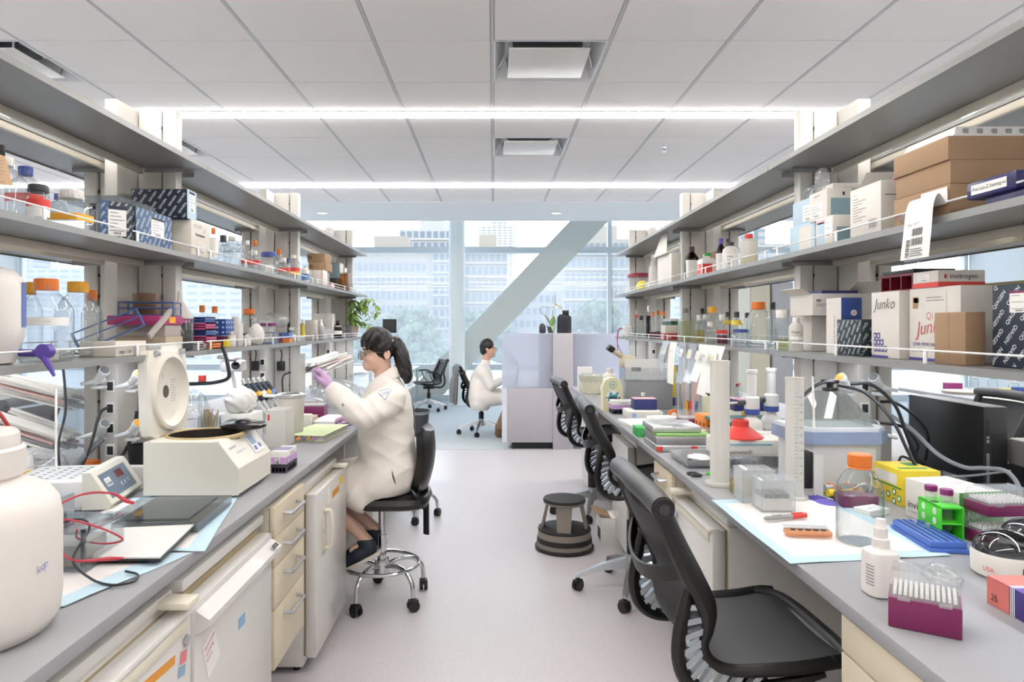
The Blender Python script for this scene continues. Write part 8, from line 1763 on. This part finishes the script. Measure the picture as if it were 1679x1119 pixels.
m.add([V(x-O.x-w_, 0, z) for x, z, w_ in pl]+[V(x-O.x+w_, 0, z) for x, z, w_ in pl], [(k, k+1, 11+k, 10+k) for k in range(9)], SLM); drape(m).build('pocket_slit', wom)
m = MB(); p = el*.42+wr*.58-O; m.cyl(V(p.x, 0, p.z-.012), V(p.x, .001, p.z-.012), .0075, mat('button_grey', '#8f8f9a', .4), n=16); drape(m, .002).build('cuff_button', wom)
# gloves
d = PW(515, 607, 3.555)
pal = PW(533, 624, 3.54)
glove_hand('glove', wom, wr+(pal-wr)*.12, pal, [(PW(527, 612, 3.525), PW(520, 608, 3.53), PW(513, 607, 3.545)), (PW(530, 610, 3.545), PW(522, 606, 3.55), PW(515, 605, 3.56)), (PW(528, 615, 3.56), PW(519, 614, 3.57), PW(516, 621, 3.565)), (PW(528, 621, 3.575), PW(521, 621, 3.58), PW(520, 628, 3.575))], [PW(527, 626, 3.512), PW(520, 619, 3.515), PW(514, 612, 3.535)], origin=O)
w2 = wr2; p2 = V(-.855, 4.055, .968)
glove_hand('glove', wom, w2, p2, [(V(-.885, 4.025, .975), V(-.915, 4.020, .962), V(-.925, 4.022, .942)), (V(-.890, 4.045, .977), V(-.922, 4.042, .964), V(-.932, 4.042, .943)), (V(-.888, 4.065, .975), V(-.918, 4.064, .962), V(-.928, 4.064, .942)), (V(-.880, 4.083, .970), V(-.905, 4.084, .958), V(-.914, 4.084, .942))], [V(-.845, 4.018, .960), V(-.870, 4.002, .952), V(-.893, 4.000, .944)], origin=O)
# hair with ponytail
H_ = Field((-.80, 3.60, 1.16), (-.40, 3.96, 1.54), .0040)
H_.ell(hd(-.632, 0, 1.418), (.084, .079, .093), .02, **hk); H_.ell(hd(-.614, 0, 1.390), (.062, .078, .074), .02, **hk)
for q in (-1, 1): H_.chain([hd(-.66, q*.060, 1.46), hd(-.694, q*.062, 1.42), hd(-.700, q*.062, 1.39), hd(-.690, q*.066, 1.355)], [.026, .018, .011, .004], .012)
for y, x, z, r_ in ((-.040, -.712, 1.402, .006), (-.015, -.724, 1.408, .006), (.012, -.724, 1.412, .006), (.038, -.714, 1.404, .006)): H_.chain([hd(-.65, y*.8, 1.488), hd(-.702, y, 1.452), hd(x, y*1.15, z)], [.024, .017, r_], .010)
H_.cap(hd(-.742, 0, 1.30), hd(-.748, 0, 1.378), .066, .052, .008, 'cut')
for q in (-1, 1): H_.cap(hd(-.712, q*.062, 1.30), hd(-.716, q*.058, 1.372), .040, .032, .008, 'cut'); H_.cap(hd(-.66, q*.088, 1.29), hd(-.66, q*.088, 1.355), .032, .022, .008, 'cut')
for q in (-1, 1): H_.ell(hd(-.604, q*.088, 1.352), (.026, .020, .034), .01, 'cut', **hk)
H_.chain([(-.566, YC_+.02, 1.432), (-.535, YC_+.014, 1.425), (-.508, YC_+.006, 1.350), (-.488, YC_-.004, 1.275), (-.474, YC_-.008, 1.235), (-.480, YC_-.008, 1.205)], [.022, .030, .042, .038, .026, .008], .008)
X, Y_, Z_ = H_.ax[0][:, None, None], H_.ax[1][None, :, None], H_.ax[2][None, None, :]
ang_ = np.arctan2(Y_-YC_, X+.55)
H_.f += (.0018*np.sin(26*ang_+9*np.sin(14*Z_))+.0014*np.sin(150*Y_+60*X+8*np.sin(20*Z_))).astype(np.float32)
H_.build('hair', wom, HAIR, origin=O, smooth=1)
m = MB(); m.T = Matrix.Translation(-O); m.lathe([(.030, -.006), (.035, 0), (.030, .006)], mat('hair_band', '#22201f', .7), 20, at=(-.558, YC_+.018, 1.432), cb=False); m.cyl((-.552, YC_-.022, 1.437), (-.552, YC_-.026, 1.437), .006, WHITEP, n=10); m.build('hair_band', wom)
# face details and glasses
HM = tr(-.61, YC_, 0) @ rz(HY) @ tr(.61, 0, 0)
def face_mb(): m = MB(); m.T = Matrix.Translation(-O) @ HM; return m
m = face_mb()
for q in (-1, 1):
    c = V(-.7005, q*.029, 1.365); bm = bmesh.new(); bmesh.ops.create_uvsphere(bm, u_segments=16, v_segments=10, radius=.0118); bm.verts.index_update(); m.add([v.co+c for v in bm.verts], [tuple(v.index for v in f.verts) for f in bm.faces], mat('eye_white', '#d8d2cc', .3)); bm.free(); m.cyl(c+V(-.0095, q*.001, -.004), c+V(-.0121, q*.001, -.005), .0052, INK, n=14)
    m.tube([c+V(-.008, -q*.013, .003), c+V(-.0140, 0, .0048), c+V(-.006, q*.014, .001)], .0017, INK, n=6)
m.build('eyes', wom)
m = face_mb()
for q in (-1, 1): m.tube([V(-.716, q*.013, 1.386), V(-.713, q*.030, 1.392), V(-.699, q*.046, 1.386)], [.0022, .0030, .001], HAIR, n=6)
m.build('eyebrows', wom)
m = face_mb(); m.tube([V(-.706, -.020, 1.3105), V(-.7155, -.008, 1.3145), V(-.7172, 0, 1.3125), V(-.7155, .008, 1.3145), V(-.706, .020, 1.3105)], [.001, .0028, .0028, .0028, .001], LIP, n=8); m.tube([V(-.706, -.018, 1.309), V(-.7145, 0, 1.305), V(-.706, .018, 1.309)], [.001, .0040, .001], LIP, n=8); m.build('lips', wom)
m = face_mb(); GR = mat('glasses_gold', '#8a7a5c', .3, metal=.7)
for q in (-1, 1):
    c = V(-.737, q*.033, 1.359); m.tube([c+V(.006*abs(math.cos(a)), math.cos(a)*.028, math.sin(a)*.025) for a in [2*PI*k/16 for k in range(16)]], .0016, GR, n=6, k=2, closed=True); m.tube([c+V(.004, q*.028, .010), V(-.68, q*.072, 1.374), V(-.60, q*.078, 1.376)], .0015, GR, n=6)
m.tube([V(-.738, -.006, 1.363), V(-.742, 0, 1.365), V(-.738, .006, 1.363)], .0015, GR, n=6); g = m.build('glasses', wom)
m = face_mb()
for q in (-1, 1): m.cyl((-.7375, q*.033, 1.359), (-.737, q*.033, 1.359), .025, clear('lens_glass', '#f3f7fb', '#cfdbe6', .05), n=24)
m.build('lenses', g)
# trousers and shoes
T_ = Field((-1.12, 3.6, .38), (-.52, 3.98, .80), .006)
for q in (-1, 1): T_.cap(V(-.62, YC_+q*.08, .69), V(-1.00, YC_+q*.055, .655), .082, .066, .03); T_.cap(V(-1.00, YC_+q*.055, .655), V(-.86, YC_+q*.062, .53), .062, .050, .02)
T_.seat_cut(V(-.57, 3.815, .613), .215); T_.build('trousers', wom, TROU, origin=O)
for q, az, dx in ((-1, .315, 0), (1, .335, .02)):
    a = V(-.672+dx, YC_+q*.06, az+.005); S_ = Field((-.92, YC_+q*.06-.07, .19), (-.58, YC_+q*.06+.07, .42), .004); dr = V(-.83, 0, -.42).normalized(); up = V(-.42, 0, .83)
    S_.cap(a-up*.012, a+dr*.07-up*.012, .038, .040, .02); S_.cap(a+dr*.07-up*.014, a+dr*.17-up*.022, .040, .030, .02); S_.cap(a+up*.02, a+up*.04+dr*.01, .038, .040, .015); S_.cap(a+up*.085+dr*.01, a+up*.06, .033, .03, .01, 'cut')
    so = S_.build('shoe', wom, SHOE, origin=O)
    m = MB(); m.T = Matrix.Translation(-O); X_ = frame(a-up*.054+dr*.075, dr, (0, 1, 0)); m.box((0, 0, 0), (.27, .078, .020), SOLE, .009, X_) if False else m.add([X_ @ V(x*.112, y*.037*(1-.18*x*x), z*.009) for z in (-1, 1) for x, y in ((-1, -1), (-.4, -1), (.3, -1), (.8, -.9), (1, -.3), (1, .3), (.8, .9), (.3, 1), (-.4, 1), (-1, 1))], [tuple(range(9, -1, -1)), tuple(range(10, 20))]+[(i, (i+1) % 10, 10+(i+1) % 10, 10+i) for i in range(10)], SOLE); m.build('sole', so)
# ---- the man at the far desk, facing +x
Ym = 9.42
OM = V(-.14, Ym, 0); man = thing('person', 'man with short black hair and glasses in a white coat, seated at the far desk', 'person', OM)
def PM(px, py, dy=0.0): Y = Ym+dy; return V((px-VX)*Y/F, Y, zat(py, Y))
M_ = Field((-.42, Ym-.30, -.0), (.62, Ym+.30, 1.40), .008)
h0 = PM(800, 570); M_.ell(h0, (.098, .076, .110), .02); M_.ell(h0+V(.035, 0, -.065), (.062, .058, .075), .03); M_.cap(h0+V(.095, 0, -.015), h0+V(.112, 0, -.045), .010, .013, .012); M_.ell(h0+V(.075, 0, -.115), (.028, .03, .022), .02); M_.ell(h0+V(.092, 0, -.082), (.012, .022, .010), .008)
for q in (-1, 1): M_.ell(h0+V(-.01, q*.078, -.025), (.02, .01, .03), .006)
M_.cap(h0+V(-.02, 0, -.08), PM(795, 602), .052, .058, .03); M_.cap(PM(792, 612, -.15), PM(792, 612, .15), .06, .06, .04); M_.cap(PM(792, 615), PM(788, 658), .11, .12, .05, sy=.8)
sm, em, wm = PM(794, 614, -.16), PM(805, 632, -.20), V(.20, Ym-.16, .805)
sm2, em2, wm2 = PM(794, 614, .16), PM(805, 632, .22), V(.22, Ym+.12, .805)
for a, b, c in ((sm, em, wm), (sm2, em2, wm2)):
    M_.cap(a, b, .05, .042, .03); M_.cap(b, c, .040, .028, .02); M_.cap(c, c+V(.09, 0, -.005), .030, .022, .015)
    for k in range(4): M_.cap(c+V(.08, -.025+.017*k, 0), c+V(.14-.01*abs(k-1.5), -.03+.02*k, -.018), .009, .008, .005)
    M_.cap(c+V(.03, -.03, 0), c+V(.09, -.05, -.012), .011, .009, .006)
for q in (-1, 1): M_.cap(V(-.13, Ym+q*.09, .52), V(.26, Ym+q*.10, .53), .085, .065, .03); M_.cap(V(.26, Ym+q*.10, .53), V(.12+.04*q, Ym+q*.10, .10), .058, .04, .02); M_.cap(V(.12+.04*q, Ym+q*.10, .06), V(.24+.04*q, Ym+q*.10, .04), .038, .034, .02)
M_.build('body', man, SKIN2, origin=OM, smooth=2)
K_ = Field((-.44, Ym-.36, .36), (.40, Ym+.36, 1.10), .008); CW = COAT
K_.cap(PM(791, 609, -.14), PM(791, 609, .14), .080, .080, .05); K_.cap(PM(793, 606), PM(796, 594), .085, .062, .04); K_.cap(PM(791, 618), PM(787, 660), .145, .155, .06, sy=.8); K_.ell(PM(784, 640), (.14, .17, .2), .05); K_.ell(V(-.14, Ym, .55), (.18, .2, .10), .05)
for a, b, c in ((sm, em, wm), (sm2, em2, wm2)): K_.cap(a, b, .076, .066, .04); K_.cap(b, c, .064, .046, .03)
for q in (-1, 1): K_.cap(V(-.10, Ym+q*.10, .54), V(.16, Ym+q*.105, .54), .115, .10, .05)
K_.cap(h0+V(-.015, 0, -.13), h0+V(.03, 0, -.02), .054, .075, .01, 'cut'); K_.wrinkle([.003, .0026, .002], [22, 34, 50], 8); K_.build('lab_coat', man, CW, origin=OM, smooth=2)
T_ = Field((-.3, Ym-.22, .06), (.42, Ym+.22, .68), .008); TB_ = mat('brown_trousers', '#8a7258', .8)
for q in (-1, 1): T_.cap(V(-.13, Ym+q*.09, .52), V(.26, Ym+q*.10, .53), .094, .076, .03); T_.cap(V(.26, Ym+q*.10, .53), V(.12+.04*q, Ym+q*.10, .14), .072, .056, .02)
T_.build('trousers', man, TB_, origin=OM)
for q in (-1, 1):
    S_ = Field((-.02, Ym+q*.10-.08, -.005), (.42, Ym+q*.10+.08, .22), .006); a = V(.11+.04*q, Ym+q*.10, .055); S_.cap(a+V(0, 0, -.005), a+V(.16, 0, -.015), .048, .038, .02); S_.cap(a, a+V(.005, 0, .09), .048, .052, .02); S_.build('boot', man, mat('brown_boot', '#6b5138', .7), origin=OM)
H2_ = Field(h0-V(.16, .14, .16), h0+V(.16, .14, .18), .005); H2_.ell(h0+V(-.012, 0, .018), (.104, .086, .106), .02); H2_.ell(h0+V(-.05, 0, -.04), (.06, .078, .07), .02); H2_.cap(h0+V(.13, 0, -.10), h0+V(.128, 0, .02), .072, .055, .012, 'cut')
for q in (-1, 1): H2_.ell(h0+V(.0, q*.095, -.04), (.04, .022, .045), .01, 'cut')
H2_.wrinkle([.0018, .0014], [110, 160], 3); H2_.build('hair', man, HAIR, origin=OM)
m = MB(); m.T = Matrix.Translation(-OM)
for q in (-1, 1):
    c = h0+V(.118, q*.034, -.012); m.tube([c+V(-.004*abs(math.cos(a)), math.cos(a)*.026, math.sin(a)*.017) for a in [2*PI*k/14 for k in range(14)]], .0022, BLACK, n=6, k=2, closed=True); m.tube([c+V(-.004, q*.026, .005), h0+V(.05, q*.08, -.005), h0+V(-.01, q*.085, -.005)], .002, BLACK, n=6)
m.build('glasses', man)
# ================================================================ more small things crowding the benches
c = Carton('low white box under the stick jar, left bench', (-1.295, 3.13, Z), (.13, .14, .07), WC).done()
bag('tall clear bag behind the wipe bag, left bench', (-1.50, 3.42, Z), (.17, .22, .30), 91)
t = thing('glass_tube', 'tall glass tube with a red stopper behind the stick jar', 'tube', (-1.40, 3.30, Z)); m = MB(); m.lathe([(.03, 0), (.03, .006), (.016, .012), (.016, .34)], GL, 24); m.build('tube_wall', t); m = MB(); m.cyl((0, 0, .335), (0, 0, .365), .018, C['red']); m.build('stopper', t)
tip_box('lilac-based tip box by the stick jar, left bench', (-1.40, 3.06, Z), .0, .12, .085, .08, .05, base=mat('tip_box_lilac', '#9d86b8', .5))
c = Carton('clear acrylic box with magenta lid strip, behind the stick jar', (-1.43, 3.18, Z), (.11, .10, .17), MILKY); c.rect('top', .1, .3, .8, .4, C['purple']).done()
t = thing('handled_tray', 'white wire-handled tray behind the centrifuge lid', 'tray', (-1.50, 3.22, Z+.0)); m = MB(); m.b2(-.05, .05, -.06, .06, 0, .05, WHITEP, .005); m.tube([(-.04, 0, .05), (-.035, 0, .20), (0, 0, .215), (.04, 0, .20), (.045, 0, .05)], .006, WHITEP); m.build('shell', t)
t = thing('hose', 'thick grey rubber hose lying behind the rotor lid', 'hose', (-1.14, 3.10, Z)); m = MB(); m.tube([(-.16, .12, .10), (-.08, .06, .16), (0, 0, .17), (.06, -.04, .14), (.09, -.07, .10), (.11, -.09, .012)], .011, mat('grey_hose', '#6c7176', .5)); m.build('tube', t)
for k, (x, y, r, h, cp, nm) in enumerate(((-1.43, 4.20, .035, .15, 'white', 'white-capped reagent bottle behind the pipette stand'), (-1.36, 4.28, .028, .11, 'blue', 'blue-capped small bottle behind the low purple tip box'), (-1.44, 4.45, .04, .17, 'orange', 'orange-capped glass bottle under the middle of the left lowest shelf'), (-1.42, 5.35, .035, .14, 'white', 'white-capped bottle beside the big clear bag'))):
    bottle(nm, (x, y, Z), r, h, cp, liq='water', lvl=.4)
c = Carton('open cardboard tray of small tubes by the pipette stand', (-1.16, 4.20, Z), (.13, .16, .05), mat('tan_card', '#b0a18c', .8)).done()
t = thing('phone_charger', 'flat black puck with a cable on the left bench', 'charger', (-1.22, 4.62-.09, Z)); t.location = (-1.40, 4.62+.08, Z+.0); m = MB(); m.lathe([(.0, .055), (.05, .055), (.055, .061), (.05, .067), (0, .068)], BLACK, 28); m.cyl((0, 0, 0), (0, 0, .056), .02, BLACK); m.build('disc', t)
c = Carton('blue paper towel pad on the bench edge before the woman', (-.87, 4.50, Z), (.10, .30, .006), mat('pale_blue_pad', '#bcd6e0', .8)).done()
c = Carton('small white and green pack beside the big clear bag', (-1.0, 5.02, Z), (.08, .10, .04), PAPER); c.rect('front', .1, .2, .4, .6, mat('pack_green', '#3fae5a', .5)).done()
# right bench
for k, (x, y, r, h, cp, nm) in enumerate(((1.06, 4.86, .03, .13, 'white', 'white-capped jar before the papers bin'), (1.30, 4.62, .035, .16, 'orange', 'orange-capped bottle behind the orange tape roll'), (1.38, 4.45, .03, .12, 'blue', 'blue-capped bottle behind the hanging bags'), (1.10, 5.45, .04, .15, 'white', 'white tub before the beige microscope'), (1.36, 3.30+.42, .028, .14, 'yellow', 'yellow-capped bottle behind the white dispensers'))):
    bottle(nm, (x, y, Z), r, h, cp, style='short' if k % 2 else 'duran', liq='water', lvl=.4)
c = Carton('slanted white card tray beside the orange tape roll', (1.06, 4.30, Z), (.16, .12, .035), PAPER, rot=.3).done()
c = Carton('clear acrylic tube box beside the orange rack', (1.12, 3.62, Z), (.13, .12, .06), MILKY); c.rect('front', .1, .1, .3, .3, C['purple']).done()
c = Carton('small yellow foam block by the foil stack', (1.12, 3.36, Z), (.05, .06, .025), mat('foam_yellow', '#d9c47a', .7)).done()
c = Carton('white pink-printed sheet behind the foil stack', (1.10, 3.52-.04, Z+.0), (.08, .18, .004), PAPER, rot=-.2).done()
c = Carton('white lidded box behind the acrylic tray box', (1.30, 3.16+.02, Z), (.14, .10, .11), WC); c.done()
BP(1, 1252, 1.385, 612, 9, Z, 'tall thin reagent bottle with purple cap behind the dispensers', 'purple', style='vial') if False else None
c = Carton('folded white wipe near the purple glove, right bench', (1.215, 2.205, Z), (.09, .06, .02), PAPER, rot=.4); c.text('top', 'lab', .02, .2, .3, mat('violet_ink', '#9a8fa8', .8)).done()
# next bench rows
for k, (y, d, mt, nm) in enumerate(((5.9, (.25, .2, .22), WC, 'white storage box on the next bench row past the left rack'), (5.2, (.2, .25, .12), LBLUE, 'pale blue box on the next bench row past the left rack'), (4.5, (.18, .3, .08), PAPER, 'stack of paper on the next bench row past the left rack'))):
    Carton(nm, (-4.3, y, Z), d, mt).done()
for k in range(3): bottle('clear bottle on the next bench row past the left rack, %s' % ['nearest the viewer', 'middle one', 'nearest the window'][k], (-4.15, 3.6+.35*k, Z), .05, .2, ('orange', 'blue', 'white')[k], liq='water', lvl=.4)
